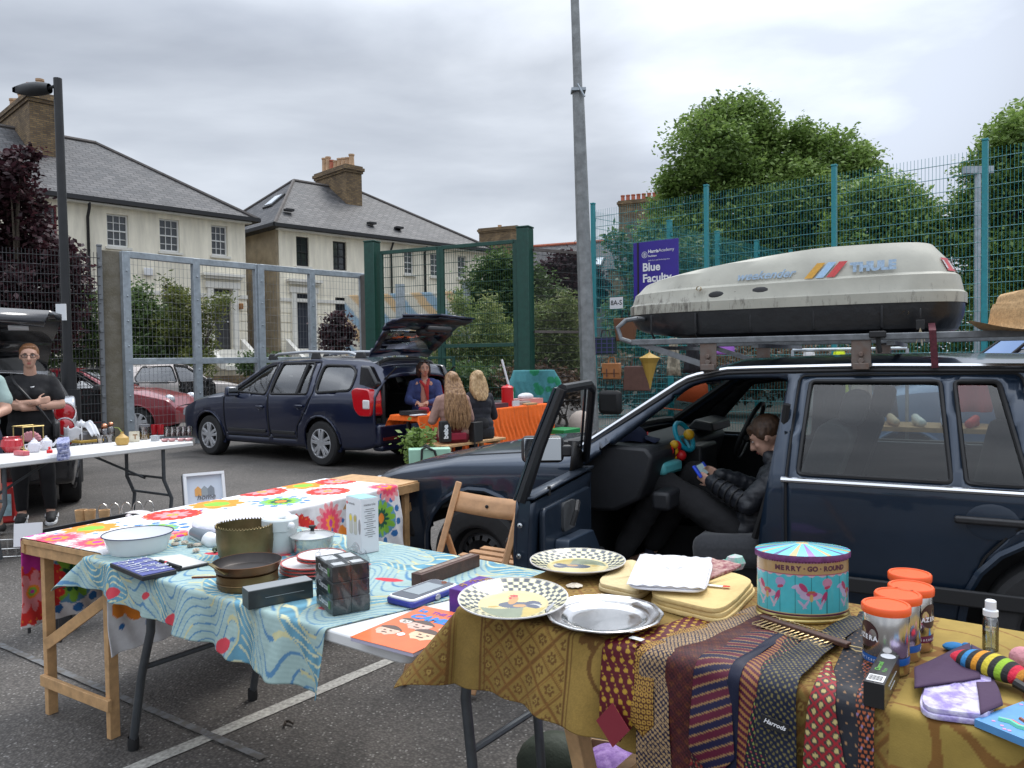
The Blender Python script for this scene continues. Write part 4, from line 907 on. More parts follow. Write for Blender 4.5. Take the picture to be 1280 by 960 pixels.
for s in (-1,1):
 mirror_(dc,.72,s*.84,1.02,DP,s,w=.19,h=.15)
 for x,n in ((0,1),(2.634,1)): wheel(dc,x,s*(.755),.318,.20,.205,'double',s)
 g=G(); g.tube([(1.15,s*.53,1.50),(1.35,s*.53,1.575),(2.0,s*.53,1.60),(2.9,s*.53,1.575),(3.2,s*.53,1.50)],[.02,.022,.022,.022,.02],8)
 rl=part('roof_rail',g,mat('satin_rail',(.5,.52,.54),.3,.8),dc)
 g=G();
 for x in (1.22,2.2,3.12): g.box((x,s*.53,1.535),(.2,.05,.09),taper=.7)
 part('rail_foot',g,DARK,rl,bev=.01)
 # tail lamp wraps the corner
 g=G(); y=.80; tl=[(3.28,1.06),(3.36,1.10),(3.62,1.08),(3.66,.92),(3.64,.72),(3.42,.72),(3.32,.82)]
 g.prism([(a,b) for a,b in rpoly(tl,.05)],s*.62,s*.878); lp_=part('tail_light',g,mat('red_lens',(.55,.008,.015),.12,coat=1,spec=.8),dc,bev=.015)
 g=G(); g.box((3.565,s*.80,.88),(.14,.170,.13)); part('clear_lens',g,mat('clear_lens',(.75,.72,.72),.1,coat=1),lp_,bev=.02)
 g=G(); g.prism(rpoly([(-.80,.72),(-.45,.86),(-.42,.78),(-.62,.62),(-.82,.60)],.04),s*.6,s*.79); part('headlight',g,mat('lamp_glass',(.5,.52,.55),.1,.3,coat=1),dc,bev=.01)
# dark D-pillar garnish, sills, bumper, boot aperture
for s in (-1,1): g=G(); g.prism([(3.30,1.00),(3.36,1.40),(3.53,1.38),(3.67,1.15),(3.62,1.07),(3.45,1.08)],s*.66,s*.775); part('corner_garnish',g,mat('gloss_black',(.012,.012,.015),.15,coat=.5),dc,bev=.03)
g=G(); g.box((3.60,0,.47),(.26,1.60,.30)); g.box((3.62,0,.30),(.2,1.5,.1)); bp_=part('rear_bumper',g,DP,dc,bev=.06,seg=4)
g=G(); g.box((3.66,-.6,.42),(.17,.28,.04)); g.box((3.66,.6,.42),(.17,.28,.04)); part('reflector',g,mat('dark_red',(.14,.01,.01),.3),bp_)
g=G();
g.box((3.0,0,.56),(1.2,1.3,.04)); g.box((2.45,0,.9),(.05,1.25,.7)); g.box((1.0,0,.30),(3.4,1.5,.05)); g.box((3.55,0,.6),(.1,1.45,.05))
for s in (-1,1): g.box((2.95,s*.68,.75),(1.2,.04,.4)); g.box((2.634,s*.64,.5),(.75,.14,.5)); g.box((0,s*.5,.5),(.7,.1,.6))
part('boot_lining',g,INN,dc)
g=G()
for s in (-1,1): g.tube([(3.60,s*.60,.62),(3.66,s*.66,.9),(3.62,s*.62,1.15),(3.46,s*.53,1.42),(3.40,s*.3,1.47)],.03,8)
g.tube([(3.40,-.3,1.47),(3.40,.3,1.47)],.03,8)
part('boot_seal',g,DARK,dc)
# raised tailgate: closed outline rotated about the roof hinge
tg=bpy.data.objects.new('boot_lid',None); COL.objects.link(tg); tg.parent=dc; tg.location=(3.36,0,1.50); tg.rotation_euler=(0,-R(103),0); tg.scale=(1,1,.88)
# local (lid hanging down along -z, outside towards +x) before rotation
def lidy(z): return .60+.12*min(1,max(0,-z/.55))
g=G(); ring=[];
zo=[0,-.12,-.30,-.50,-.60,-.75,-.95,-1.0]
xo=[.0,.08,.17,.26,.30,.33,.34,.33]
for i in range(len(zo)-1):
 z1,z2,x1,x2=zo[i],zo[i+1],xo[i],xo[i+1]; y1,y2=lidy(z1),lidy(z2)
 glassy=(i in (1,2))
 for s in (-1,1):
  inner1=y1-.12 if glassy else 0; inner2=y2-.12 if glassy else 0
  g.add([(x1,s*y1,z1),(x1+.03,s*inner1,z1),(x2+.03,s*inner2,z2),(x2,s*y2,z2)],[(0,1,2,3) if s<0 else (3,2,1,0)])
part('lid_panel',g,[DP,DARK],tg,solid=.03,smooth=40).modifiers['sol'].material_offset=1
g=G(); g.add([(.10,-.50,-.13),(.10,.50,-.13),(.27,.58,-.49),(.27,-.58,-.49)],[(0,1,2,3)]); part('rear_window',g,WINT,tg,solid=.01)
g=G(); g.box((.22,0,-.62),(.10,.3,.12)); g.box((.2,0,-.9),(.08,.5,.1)); part('lid_trim',g,DARK,tg,bev=.03)
g=G(); g.tube([(.30,-.15,-.50),(.31,.1,-.42)],.02,6); part('rear_wiper',g,BLACK,tg)
for s in (-1,1):
 g=G(); g.tube([(3.50,s*.60,1.10),(3.86,s*.60,1.36)],.011,8); g.tube([(3.50,s*.60,1.10),(3.68,s*.60,1.23)],.018,8); part('gas_strut',g,BLACK,dc)
# seats and headrests inside
def seats(par,xs,y,z=.55,m=None,hr=.0):
 for x in xs:
  for s in (-1,1):
   g=G(); g.box((x,s*y,z),(.5,.48,.16)); g.box((x+.26,s*y,z+.30),(.14,.46,.56),ry=.2); g.box((x+.36,s*y,z+.68+hr),(.1,.26,.18),ry=.15); g.tube([(x+.35,s*y,z+.5),(x+.36,s*y,z+.66)],.02,6); part('seat',g,m or INN,par,bev=.04,seg=3)
seats(dc,(1.15,2.05),.37,.52,mat('seat_grey',(.035,.036,.04),.9),hr=-.06)
g=G(); g.tube([(.92+.05*math.sin(a)*0,.37+.18*math.cos(a),.98+.18*math.sin(a)) for a in np.linspace(0,2*math.pi,20)],.015,6,closed=True); part('steering_wheel',g,DARK,dc)
g=G(); g.box((.75,0,.86),(.5,1.35,.2)); part('dashboard',g,DARK,dc,bev=.05)
# ---------------------------------------------------------------- other cars, seen through the mesh
def hatch(name,label,pos,rz,paint,L=3.7,H=1.42,arch=.34,wm='single',roofm=None,rr=.19,W=.82,nose=.72,steep=1.0,glass=None):
 t=thing(name,label,'car',(*pos,0),rz); wb=L-1.25; xr=wb+.52
 st=[(-.72,.26,.55,.58,.60,W-.14,W-.10,W-.24),(-.60,.22,nose,nose+.05,nose+.08,W-.04,W-.02,W-.16),(0,.20,.86,.90,.96,W-.03,W,W-.12),(.50,.20,.90,.95,1.0,W-.04,W,W-.14),(.58,.2,.90,1.0,1.03,W-.04,W,W-.15),(1.15,.20,.92,H-.10,H-.05,W-.04,W,W-.24),(1.6,.20,.93,H-.05,H,W-.04,W,W-.25),(wb*.8,.20,.95,H-.06,H-.01,W-.04,W,W-.25),(xr-.35,.22,.96,H-.12,H-.07,W-.04,W-.02,W-.25),(xr-.05,.24,.95,1.02,1.06,W-.06,W-.05,W-.14),(xr,.28,.9,.95,.98,W-.1,W-.1,W-.18)]
 c=Car(st,.04,(10,8,8)); a=rpoly([(.75,.99),(1.22,H-.14),(1.55,H-.10),(1.52,.97)],.05); b=rpoly([(1.60,.97),(1.63,H-.10),(wb-.05,H-.12),(wb+.22,1.10),(wb+.18,.99)],.07)
 d=rpoly([(.52,.34),(.52,.93),(.66,1.0),(1.2,H-.1),(1.58,H-.07),(1.56,.34)],.05); ds=[dict(poly=d,kind='door')]
 c.build(t,paint,INN,ds+[dict(poly=a,kind='glass'),dict(poly=b,kind='glass')],tops=[dict(poly=[(.62,-.55),(1.22,-.5),(1.22,.5),(.62,.55)],kind='glass'),dict(poly=[(xr-.32,-.46),(xr-.32,.46),(xr-.08,.5),(xr-.08,-.5)],kind='glass',name='rear_window')],arches=[circ(0,.30,arch),circ(wb,.30,arch)],win=glass or WINT,solid=0)
 for s in (-1,1):
  for x in (0,wb): wheel(t,x,s*(W-.10),.295,.18,rr,wm,s,7 if wm=='single' else 5)
  mirror_(t,.72,s*(W-.02),1.0,DARK,s,False,.17,.13)
  g=G(); g.prism(rpoly([(xr-.20,.98),(xr-.03,.96),(xr+.0,.74),(xr-.16,.76)],.03),s*(W-.22),s*(W-.02)); part('tail_light',g,MC['red_lens'],t,bev=.01)
  g=G(); g.ball((-.55,s*(W-.22),.72),.12,12,sz=(1,.8,1)); part('headlight',g,MC['lamp_glass'],t)
  g=G(); g.box((1.42,s*(W+.005),.84),(.14,.03,.03)); part('door_handle',g,DARK,t)
  g=G(); g.lathe([(arch+.05,-.02),(arch+.05,.02),(arch,.02),(arch,-.02)],(0,s*(W-.02),.30),n=24,axis='y') if wm=='single5' else g.box((wb/2,s*(W-.04),.26),(wb-.8,.05,.1)); part('sill_strip',g,DARK,t)
 g=G(); g.box((xr-.02,0,.40),(.12,1.3,.2)); part('rear_bumper',g,paint,t,bev=.04); g=G(); g.box((1.3,0,.45),(2.2,1.3,.3)); part('floor_pan',g,INN,t)
 seats(t,(1.2,),.34,.5,hr=-.08)
 return t
RED=mat('red_paint',(.22,.012,.022),.3,coat=.8,var=(2,.1)); SILV=mat('silver_paint',(.42,.38,.36),.35,.4,coat=.6,var=(2,.08)); BLKP=mat('black_paint',(.008,.009,.012),.25,coat=1)
p=at(222,528,0); hatch('hatchback_car','bright red hatchback parked behind the left mesh gate and concrete post',(-7.45,16.1),R(180)-R(-3),RED,3.7,1.41,.35,'single')
hatch('hatchback_car','silver beige rounded hatchback with a cream tinge parked on the road before the villas',(-8.4,22.0),R(233),SILV,3.72,1.50,.33,'double',W=.80,nose=.74)
# black car with raised boot beside the white table; faces away to the left
tb=thing('hatchback_car','black hatchback with its boot raised behind the standing woman at the far left','car',(-6.62,9.95,0),R(-59))
stK=[(-.72,.26,.55,.58,.60,.68,.72,.58),(-.6,.22,.74,.79,.82,.78,.80,.66),(0,.2,.88,.93,.99,.79,.83,.70),(.5,.2,.92,1.0,1.03,.78,.83,.68),(1.15,.2,.94,1.36,1.42,.78,.83,.60),(1.6,.2,.95,1.42,1.48,.78,.83,.58),(2.4,.2,.97,1.40,1.46,.78,.83,.58),(2.85,.22,.97,1.33,1.38,.77,.81,.56),(3.02,.28,.95,1.05,1.08,.74,.77,.58)]
c=Car(stK,.035,(10,8,8)); c.build(tb,BLKP,INN,[dict(poly=rpoly([(1.6,.99),(1.63,1.36),(2.3,1.34),(2.62,1.12),(2.6,1.0)],.06),kind='glass'),dict(poly=rpoly([(.75,1.0),(1.2,1.3),(1.52,1.36),(1.5,.99)],.05),kind='glass')],arches=[circ(0,.30,.35),circ(2.45,.30,.35)],ends=(True,False),win=WINT,solid=.03)
for s in (-1,1):
 for x in (0,2.45): wheel(tb,x,s*.74,.31,.2,.2,'double',s)
 g=G(); yy=s*.72
 g.prism(rpoly([(2.72,1.15),(2.92,1.13),(3.05,.92),(3.04,.60),(2.86,.55),(2.74,.75)],.09,5),s*.60,s*.80); tl=part('tail_light',g,mat('silver_lens',(.40,.42,.45),.15,.5,coat=1),tb,bev=.02)
 for (zz,rr_,xx) in ((.72,.075,3.00),(.84,.085,3.02),(.98,.095,3.00)):
  g=G(); g.lathe([(rr_,0),(rr_,.04),(rr_*.8,.055),(.001,.06)],(xx,s*.70,zz),n=20,axis='x'); q=part('red_lamp',g,MC['red_lens'],tl); g=G(); g.lathe([(rr_,.03),(rr_+.012,.03),(rr_+.012,.05),(rr_,.05)],(xx,s*.70,zz),n=20,axis='x'); part('lamp_ring',g,CHROME,tl)
g=G(); g.box((2.98,0,.46),(.24,1.55,.38)); part('rear_bumper',g,BLKP,tb,bev=.07,seg=4)
g=G(); g.box((2.3,0,.62),(1.3,1.3,.05)); g.box((1.7,0,.95),(.05,1.3,.7)); g.box((1.2,0,.3),(3.0,1.4,.05))
for s in (-1,1): g.box((2.45,s*.62,.45),(.75,.12,.4))
part('boot_lining',g,INN,tb)
tg=bpy.data.objects.new('boot_lid',None); COL.objects.link(tg); tg.parent=tb; tg.location=(2.72,0,1.44); tg.rotation_euler=(0,-R(108),0)
g=G()
for i,(z1,x1,y1,z2,x2,y2) in enumerate(((0,0,.56,-.42,.16,.62),(-.42,.16,.62,-.80,.26,.70),(-.80,.26,.70,-.95,.24,.60),(-.95,.24,.60,-1.0,.1,.55))): g.add([(x1,-y1,z1),(x1+.03,0,z1),(x1,y1,z1),(x2,y2,z2),(x2+.03,0,z2),(x2,-y2,z2)],[(0,1,4,5),(1,2,3,4)])
part('lid_panel',g,BLKP,tg,solid=.06,smooth=40)
g=G(); g.box((.10,.35,-.86),(.02,.16,.08)); part('lid_handle',g,WHITEP,tg)
# light blue van behind the shoe stall
VB=mat('pale_blue_paint',(.22,.36,.62),.35,coat=.7,var=(2,.06)); vb=thing('van','pale blue high roofed van parked beyond the roof of the dark blue estate','van',(4.55,8.35,0),R(-43))
stV=[(-.7,.3,.7,.75,.78,.70,.74,.6),(-.55,.26,.95,1.0,1.04,.85,.88,.74),(0,.26,1.05,1.12,1.18,.86,.9,.76),(.3,.26,1.08,1.2,1.26,.86,.9,.74),(.95,.26,1.1,1.72,1.78,.86,.9,.66),(1.3,.26,1.1,1.80,1.86,.86,.9,.66),(3.2,.26,1.1,1.82,1.88,.86,.9,.68),(3.5,.3,1.1,1.72,1.78,.84,.88,.66)]
c=Car(stV,.05,(10,8,8)); c.build(vb,VB,INN,[dict(poly=rpoly([(.62,1.2),(1.1,1.68),(1.45,1.72),(1.42,1.16)],.06),kind='glass')],tops=[dict(poly=[(.42,-.62),(1.0,-.56),(1.0,.56),(.42,.62)],kind='glass')],arches=[circ(0,.32,.38),circ(2.7,.32,.38)],win=WINT,solid=0)
for s in (-1,1):
 for x in (0,2.7): wheel(vb,x,s*.80,.32,.2,.2,'double',s)
 mirror_(vb,.7,s*.9,1.2,DARK,s,False,.2,.2)
 g=G(); g.prism([(2.6,1.35),(2.66,1.75),(2.72,1.75),(2.66,1.35)],s*.87,s*.905); part('door_gap',g,BLACK,vb)
# ---------------------------------------------------------------- the near dark blue estate (the photo's main car)
VP=mat('slate_blue_paint',(.012,.026,.050),.32,.45,coat=.8,var=(3,.18),bump=(300,.02)); VI=mat('car_interior',(.010,.011,.013),.75,var=(30,.3)); VIN=mat('door_liner_blue',(.016,.028,.048),.4,.2,coat=.3)
TH=R(29.5); vu=Vector((math.cos(TH),-math.sin(TH))); vv=Vector((math.sin(TH),math.cos(TH))); o0=Vector((-.20,4.40))+vv*.85
V=thing('estate_car','old dark blue boxy estate car with open front door and roof box, nearest the camera','car',(o0.x,o0.y,0),-TH)
stX=[(-.87,.30,.60,.66,.68,.70,.74,.62),(-.80,.26,.69,.745,.76,.76,.80,.70),(-.6,.24,.76,.80,.83,.79,.835,.74),(-.2,.22,.83,.87,.91,.80,.85,.77),(.30,.20,.86,.915,.955,.80,.855,.77),(.55,.20,.865,.935,.97,.80,.86,.765),
     (.62,.20,.867,.985,1.01,.80,.86,.74),(1.16,.20,.87,1.345,1.375,.80,.86,.635),(1.36,.20,.87,1.385,1.44,.80,.86,.62),(2.0,.20,.87,1.395,1.455,.80,.86,.615),(3.0,.22,.87,1.385,1.44,.80,.86,.615),(3.55,.26,.87,1.35,1.40,.79,.85,.60),(3.85,.30,.86,.98,1.0,.78,.82,.70),(3.92,.34,.80,.84,.86,.74,.78,.68)]
C=Car(stX,.025,(20,14,14)); C.bul=.028; C.bulge_end=.04
op=rpoly([(.66,.30),(.60,.60),(.62,.88),(1.17,1.315),(1.30,1.345),(1.66,1.35),(1.60,.88),(1.56,.62),(1.54,.30)],.05)      # open near door
wfar=rpoly([(.86,.92),(1.20,1.28),(1.60,1.315),(1.55,.91)],.03)
wrd=rpoly([(1.73,.905),(1.76,1.325),(2.30,1.325),(2.345,.905)],.02); wrq=rpoly([(2.40,.905),(2.355,1.325),(2.52,1.325),(2.62,.905)],.02); wrb=rpoly([(2.80,.91),(2.70,1.31),(3.30,1.30),(3.58,.95),(3.56,.91)],.03)
drr=rpoly([(1.68,.30),(1.68,.88),(1.71,1.35),(2.60,1.36),(2.72,.90),(2.68,.80),(2.56,.72),(2.46,.60),(2.40,.42),(2.38,.30)],.03)
rv=C.build(V,VP,VI,[dict(poly=op,kind='cut',side=-1),dict(poly=op,kind='door',side=1),dict(poly=drr,kind='door',side=0),dict(poly=wfar,kind='glass',side=1),dict(poly=wrd,kind='glass',fr=.010),dict(poly=wrq,kind='glass',fr=.010),dict(poly=wrb,kind='glass',fr=.010)],
   tops=[dict(poly=[(.66,-.68),(1.17,-.58),(1.17,.58),(.66,.68)],kind='glass')],arches=[circ(0,.33,.385),circ(2.77,.33,.385)],win=glassmat('estate_glass',(.44,.49,.48),.12,.02,.35),solid=.035)
for s in (-1,1):
 wheel(V,0,s*.775,.312,.19,.195,'steel',s); wheel(V,2.77,s*.775,.312,.19,.195,'steel',s)
 # chrome gutter and belt strips
 g=G(); pts=[(x,s*(float(C.q('Wr',np.array([x]))[0])+.012),float(C.q('zr',np.array([x]))[0])+.004) for x in np.concatenate([np.linspace(.60,1.36,16),np.linspace(1.5,3.5,18)])]; g.tube(pts,.011,6); part('chrome_gutter',g,CHROME,V)
 g=G(); g.tube([(p[0],p[1]+s*.002,p[2]-.022) for p in pts],.010,6); part('gutter_rubber',g,BLACK,V)
 xs=np.linspace(1.66,2.96,14) ; g=G(); g.tube([(x,s*(.868),.878) for x in xs],.013,8); part('belt_strip',g,CHROME,V)
 g=G(); g.box((2.30,s*.876,.43),(1.5,.02,.07)); part('rubbing_strip',g,BLACK,V,bev=.008)
 g=G(); g.box((2.52,s*.888,.76),(.33,.028,.032)); hd=part('door_handle',g,DARK,V,bev=.01); g=G(); g.lathe([(.0001,-.002),(.062,0),(.075,.004)],(2.49,s*.874,.755),n=20,axis='y',sx=1.3); part('handle_recess',g,VIN,hd)
 g=G(); g.box((-.82,s*.72,.62),(.06,.2,.14)); part('indicator',g,mat('amber',(.6,.2,.02),.2,coat=1),V,bev=.01)
# bumpers, grille, hood seam
g=G(); g.box((-.90,0,.48),(.16,1.62,.20)); g.box((-.66,-.80,.48),(.40,.09,.20)); g.box((-.66,.80,.48),(.40,.09,.20)); part('front_bumper',g,DARK,V,bev=.03)
g=G(); g.box((3.93,0,.48),(.16,1.62,.20)); part('rear_bumper',g,DARK,V,bev=.03)
g=G(); g.box((-.885,0,.63),(.05,.6,.15)); part('grille',g,BLACK,V)
for s in (-1,1):
 g=G(); g.box((-.86,s*.5,.64),(.06,.34,.14)); part('headlight',g,MC['lamp_glass'],V,bev=.01)
 g=G(); g.tube([(x,s*.70,float(C.top(np.array(x),np.array(.70)))+.001) for x in np.linspace(-.8,.55,14)],.004,4); part('bonnet_gap',g,BLACK,V)
 g=G(); g.tube([(.60,s*.72,.99),(.45,s*.2,1.0)],.008,6); part('wiper',g,BLACK,V)
g=G(); g.box((.50,0,.975),(.16,1.36,.02)); part('scuttle',g,BLACK,V)
# inside: floor, dash, console, steering wheel, seats, far trims
g=G(); g.box((2.0,0,.20),(2.9,1.5,.06)); g.box((2.75,0,.62),(1.6,1.45,.05)); g.box((.55,0,.6),(.06,1.5,.8)); g.box((1.1,.02,.33),(1.1,.26,.24))
for s in (-1,1): g.box((0,s*.52,.5),(.8,.06,.6)); g.box((2.77,s*.6,.42),(.8,.2,.45))
g.box((1.63,.80,1.1),(.07,.05,.5)); part('cabin_floor',g,VI,V)
g=G(); dash=[(.60,.90),(.72,.99),(.96,.98),(1.00,.93),(.96,.80),(.92,.70),(.78,.63),(.6,.62)]; g.prism(dash,-.74,.76); g.box((1.02,.06,.72),(.12,.34,.42)); g.box((1.03,-.52,.70),(.10,.40,.10)); part('dashboard',g,mat('dash_plastic',(.011,.012,.015),.55,var=(40,.2),bump=(200,.1)),V,bev=.02)
g=G(); g.prism([(.90,1.0),(.95,1.06),(1.06,1.04),(1.07,.98)],.18,.62); part('instrument_hood',g,DARK,V,bev=.012)
sw=bpy.data.objects.new('steering_wheel',None); COL.objects.link(sw); sw.parent=V; sw.location=(1.24,.39,.98); sw.rotation_euler=(0,-R(66),0)
g=G(); g.tube([(.19*math.cos(a),.19*math.sin(a),0) for a in np.linspace(0,2*math.pi,32)[:-1]],.014,8,closed=True); part('rim',g,mat('wheel_leather',(.02,.02,.022),.45),sw)
g=G(); g.box((0,0,-.01),(.12,.16,.05)); g.bar((0,.06,0),(0,.18,0),.04,.02); g.bar((0,-.06,0),(0,-.18,0),.04,.02); g.bar((-.05,0,0),(-.18,.0,0),.05,.02); part('hub',g,DARK,sw,bev=.01)
g=G(); g.tube([(0,0,-.03),(0,0,-.3)],.03,8); part('column',g,DARK,sw)
SG=mat('grey_velour',(.048,.050,.056),.95,var=(60,.25),bump=(300,.3),sheen=.3); SG2=mat('dark_velour',(.014,.015,.017),.95)
def vseat(x,y,m,lab):
 s_=bpy.data.objects.new('front_seat',None); COL.objects.link(s_); s_.parent=V; s_.location=(x,y,0)
 g=G(); g.box((0,0,.46),(.52,.50,.17),ry=-.09); part('seat_cushion',g,m,s_,bev=.06,seg=4)
 g=G(); g.box((.33,0,.80),(.16,.48,.66),ry=.33); part('backrest',g,m,s_,bev=.06,seg=4)
 g=G(); g.box((.50,0,1.19),(.11,.27,.17),ry=.25); part('headrest',g,m,s_,bev=.04,seg=3); g=G(); g.box((.05,0,.32),(.44,.4,.12)); part('seat_base',g,BLACK,s_); return s_
vseat(1.43,-.42,SG,''); vseat(1.50,.40,SG2,'')
g=G(); g.box((2.25,0,.50),(.5,1.25,.18)); g.box((2.55,0,.80),(.15,1.25,.55),ry=.22)
for y in (-.4,.4): g.box((2.66,y,1.14),(.1,.25,.14))
part('rear_seat',g,SG2,V,bev=.05,seg=3)
g=G(); g.tube([(1.67,-.765,1.22),(1.62,-.70,.95),(1.5,-.68,.55)],.018,6); part('seat_belt',g,BLACK,V)
g=G(); g.box((1.62,-.80,.60),(.05,.03,.55)); part('door_pillar',g,VIN,V,bev=.01)
g=G(); g.box((1.15,-.80,.27),(.95,.07,.06)); part('door_sill',g,VIN,V,bev=.01)
g=G(); g.tube([(1.5,-.18,.42),(1.43,-.19,.66)],.02,8); part('handbrake',g,mat('yellow_lever',(.42,.30,.02),.5),V)
g=G(); g.box((1.12,0,1.315),(.04,.2,.06)); part('rear_view_mirror',g,DARK,V,bev=.01)
# open front door, hinged at the A pillar, swung out about 80 degrees
D=bpy.data.objects.new('front_door',None); COL.objects.link(D); D.parent=V; D.location=(.64,-.865,0); D.rotation_euler=(0,0,-R(81)); D['label']='open front passenger door with bare window frame'
# local x: from hinge to latch (0..1.0); y: -outside/+inside
def oy(z): # outer skin offset (tumblehome / barrel) relative to the hinge plane
 return -.025*math.sin(math.pi*min(1,max(0,(z-.25)/.62))) if z<.87 else (z-.87)/.48*.20
out=rpoly([(.0,.30),(-.02,.60),(.0,.87),(.97,.87),(.94,.62),(.92,.30)],.03); nx_,nz_=20,12
g=G()
def skin(off,x0,x1,z0,z1,m=0,n1=14,n2=10):
 def f(u,v):
  z=z0+(z1-z0)*v; sh=.05*max(0,(z-.3)/.57); return (x0+(x1-x0+sh)*u,oy(z)+off,z)
 g.grid(f,n1,n2,m)
skin(0,-.01,.92,.28,.875); part('door_skin',g,VP,D,solid=.012)
g=G(); skin(.055,.0,.915,.28,.86); part('inner_panel',g,VIN,D,solid=.012)
g=G(); g.tube([(-.01,.03,.30),(-.01,.03,.86)],.027,6); g.grid(lambda u,v:(.918+.05*max(0,(.28+.59*v-.3)/.57),oy(.28+.59*v)+.062*u-.001,.28+.59*v),3,8); g.grid(lambda u,v:(.95*v,oy(.28)+.06*u,.283),2,2); part('door_edge',g,VIN,D)
for z in (.36,.58,.64,.77): g=G(); g.lathe([(.011,0),(.011,.008),(.004,.01)],(.93+.05*max(0,(z-.3)/.57),oy(z)+.03,z),n=10,axis='x'); part('bolt',g,CHROME,D)
# trim card with armrest, speaker grille, pocket and the slanting grab
g=G(); g.prism(rpoly([(.10,.34),(.10,.80),(.86,.82),(.84,.34)],.04),.055,.085); part('trim_card',g,VIN,D,bev=.01)
g=G(); g.prism(rpoly([(.12,.46),(.30,.62),(.72,.66),(.74,.58),(.36,.55),(.2,.42)],.02),.085,.15); part('armrest',g,mat('armrest_blue',(.02,.035,.06),.45),D,bev=.012)
g=G(); g.prism(rpoly([(.42,.66),(.42,.79),(.62,.80),(.62,.67)],.03),.084,.098); part('speaker_grille',g,mat('grille_grey',(.06,.065,.07),.8,bump=(400,.6)),D)
g=G(); g.tube([(.60,.13,.70),(.58,.145,.76),(.50,.13,.79)],.012,6); g.tube([(.76,.075,.86),(.76,.075,.90)],.008,8); part('door_pull',g,BLACK,D)
g=G(); g.box((.15,.10,.40),(.30,.08,.14)); part('door_pocket',g,DARK,D,bev=.02)
g=G(); g.box((.06,.075,.30),(.05,.02,.03)); part('reflector',g,mat('red_reflector',(.6,.01,.01),.2),D)
g=G(); g.grid(lambda u,v:(.97*u,oy(.865)+.004+.075*v,.874+.004*v),2,2); part('top_ledge',g,VIN,D,solid=.01)
# window frame: latch upright, short top, slanting front bar
fr=[(.955,.87),(1.00,1.10),(1.00,1.33),(.60,1.335),(.50,1.31),(.02,.92)]
P3=[(x,oy(z)+.02,z) for x,z in fr]
g=G(); g.tube([P3[0],P3[1],P3[2]],[.027,.024,.022],8); g.tube(P3[2:5],.020,8); g.tube(P3[4:],.019,8); part('window_frame',g,mat('frame_black',(.012,.013,.016),.4,bump=(200,.05)),D)
g=G(); g.tube([(p[0],p[1]-.032,p[2]) for p in P3],.007,6); part('frame_brightwork',g,mat('frame_blue',(.02,.03,.045),.3,.4,coat=.6),D)
g=G(); g.add([(.0,.02,.88),(.19,.02,.88),(.19,.035,1.03),(.06,.04,.96)],[(0,1,2,3)]); part('mirror_base',g,BLACK,D,solid=.02)
mm=bpy.data.objects.new('wing_mirror',None); COL.objects.link(mm); mm.parent=D; mm.location=(.16,-.15,.985); mm.rotation_euler=(0,-R(4.5),R(20))
g=G(); g.box((-.03,0,0),(.08,.22,.14)); part('mirror_shell',g,DARK,mm,bev=.03,seg=3); g=G(); g.box((.012,0,0),(.006,.19,.115)); part('mirror_glass',g,MC['mirror'],mm,bev=.002); g=G(); g.box((-.03,.11,-.01),(.06,.08,.06)); part('mirror_arm',g,DARK,mm,bev=.01)
# ---------------------------------------------------------------- rack, roof box
RK=mat('rack_steel',(.17,.18,.19),.6,.4,var=(25,.35),bump=(90,.2)); rk=thing('roof_rack','weathered bare metal roof rack clamped to the gutters of the near estate','roof rack',(o0.x,o0.y,0),-TH)
zr_=1.53
for s in (-1,1):
 y=s*.66; g=G(); g.bar((.86,y,zr_),(3.30,y,zr_),.028,.030); part('side_rail',g,RK,rk,bev=.004)
 for x in (1.27,1.98,2.75):
  g=G(); g.box((x,y+s*.004,1.455),(.085,.006,.13)); g.box((x,y+s*.012,1.395),(.07,.03,.03)); g.tube([(x,y,1.45),(x,y+s*.022,1.45)],.012,8); g.tube([(x,y,1.42),(x,y+s*.022,1.42)],.014,8); part('foot_bracket',g,mat('foot_steel',(.20,.20,.19),.6,.5,var=(25,.4),col2=(.16,.08,.05)),rk,bev=.003)
 g=G(); g.tube([(.86,y,zr_),(.80,y,zr_+.02),(.78,y,zr_+.08),(.82,y*.97,zr_+.12),(.86,y*.9,zr_+.13)],.013,8); part('end_hoop',g,RK,rk)
 g=G(); g.bar((.90,y,zr_-.005),(1.24,y+s*.0,1.41),.006,.03); part('brace',g,RK,rk)
for x in (.95,1.5,2.1,2.75):
 g=G(); g.bar((x,-.65,zr_-.03),(x,.65,zr_-.03),.03,.02); part('cross_bar',g,RK,rk)
g=G(); g.tube([(.86,-.594,zr_+.13),(.86,.594,zr_+.13)],.013,8); part('front_bar',g,RK,rk)
BX=mat('box_cream',(.39,.38,.32),.5,var=(5,.16),bump=(60,.05)); BXD=mat('box_black',(.012,.013,.015),.35,var=(10,.3),bump=(25,.15)); GR=mat('grime',(.10,.09,.075),.8)
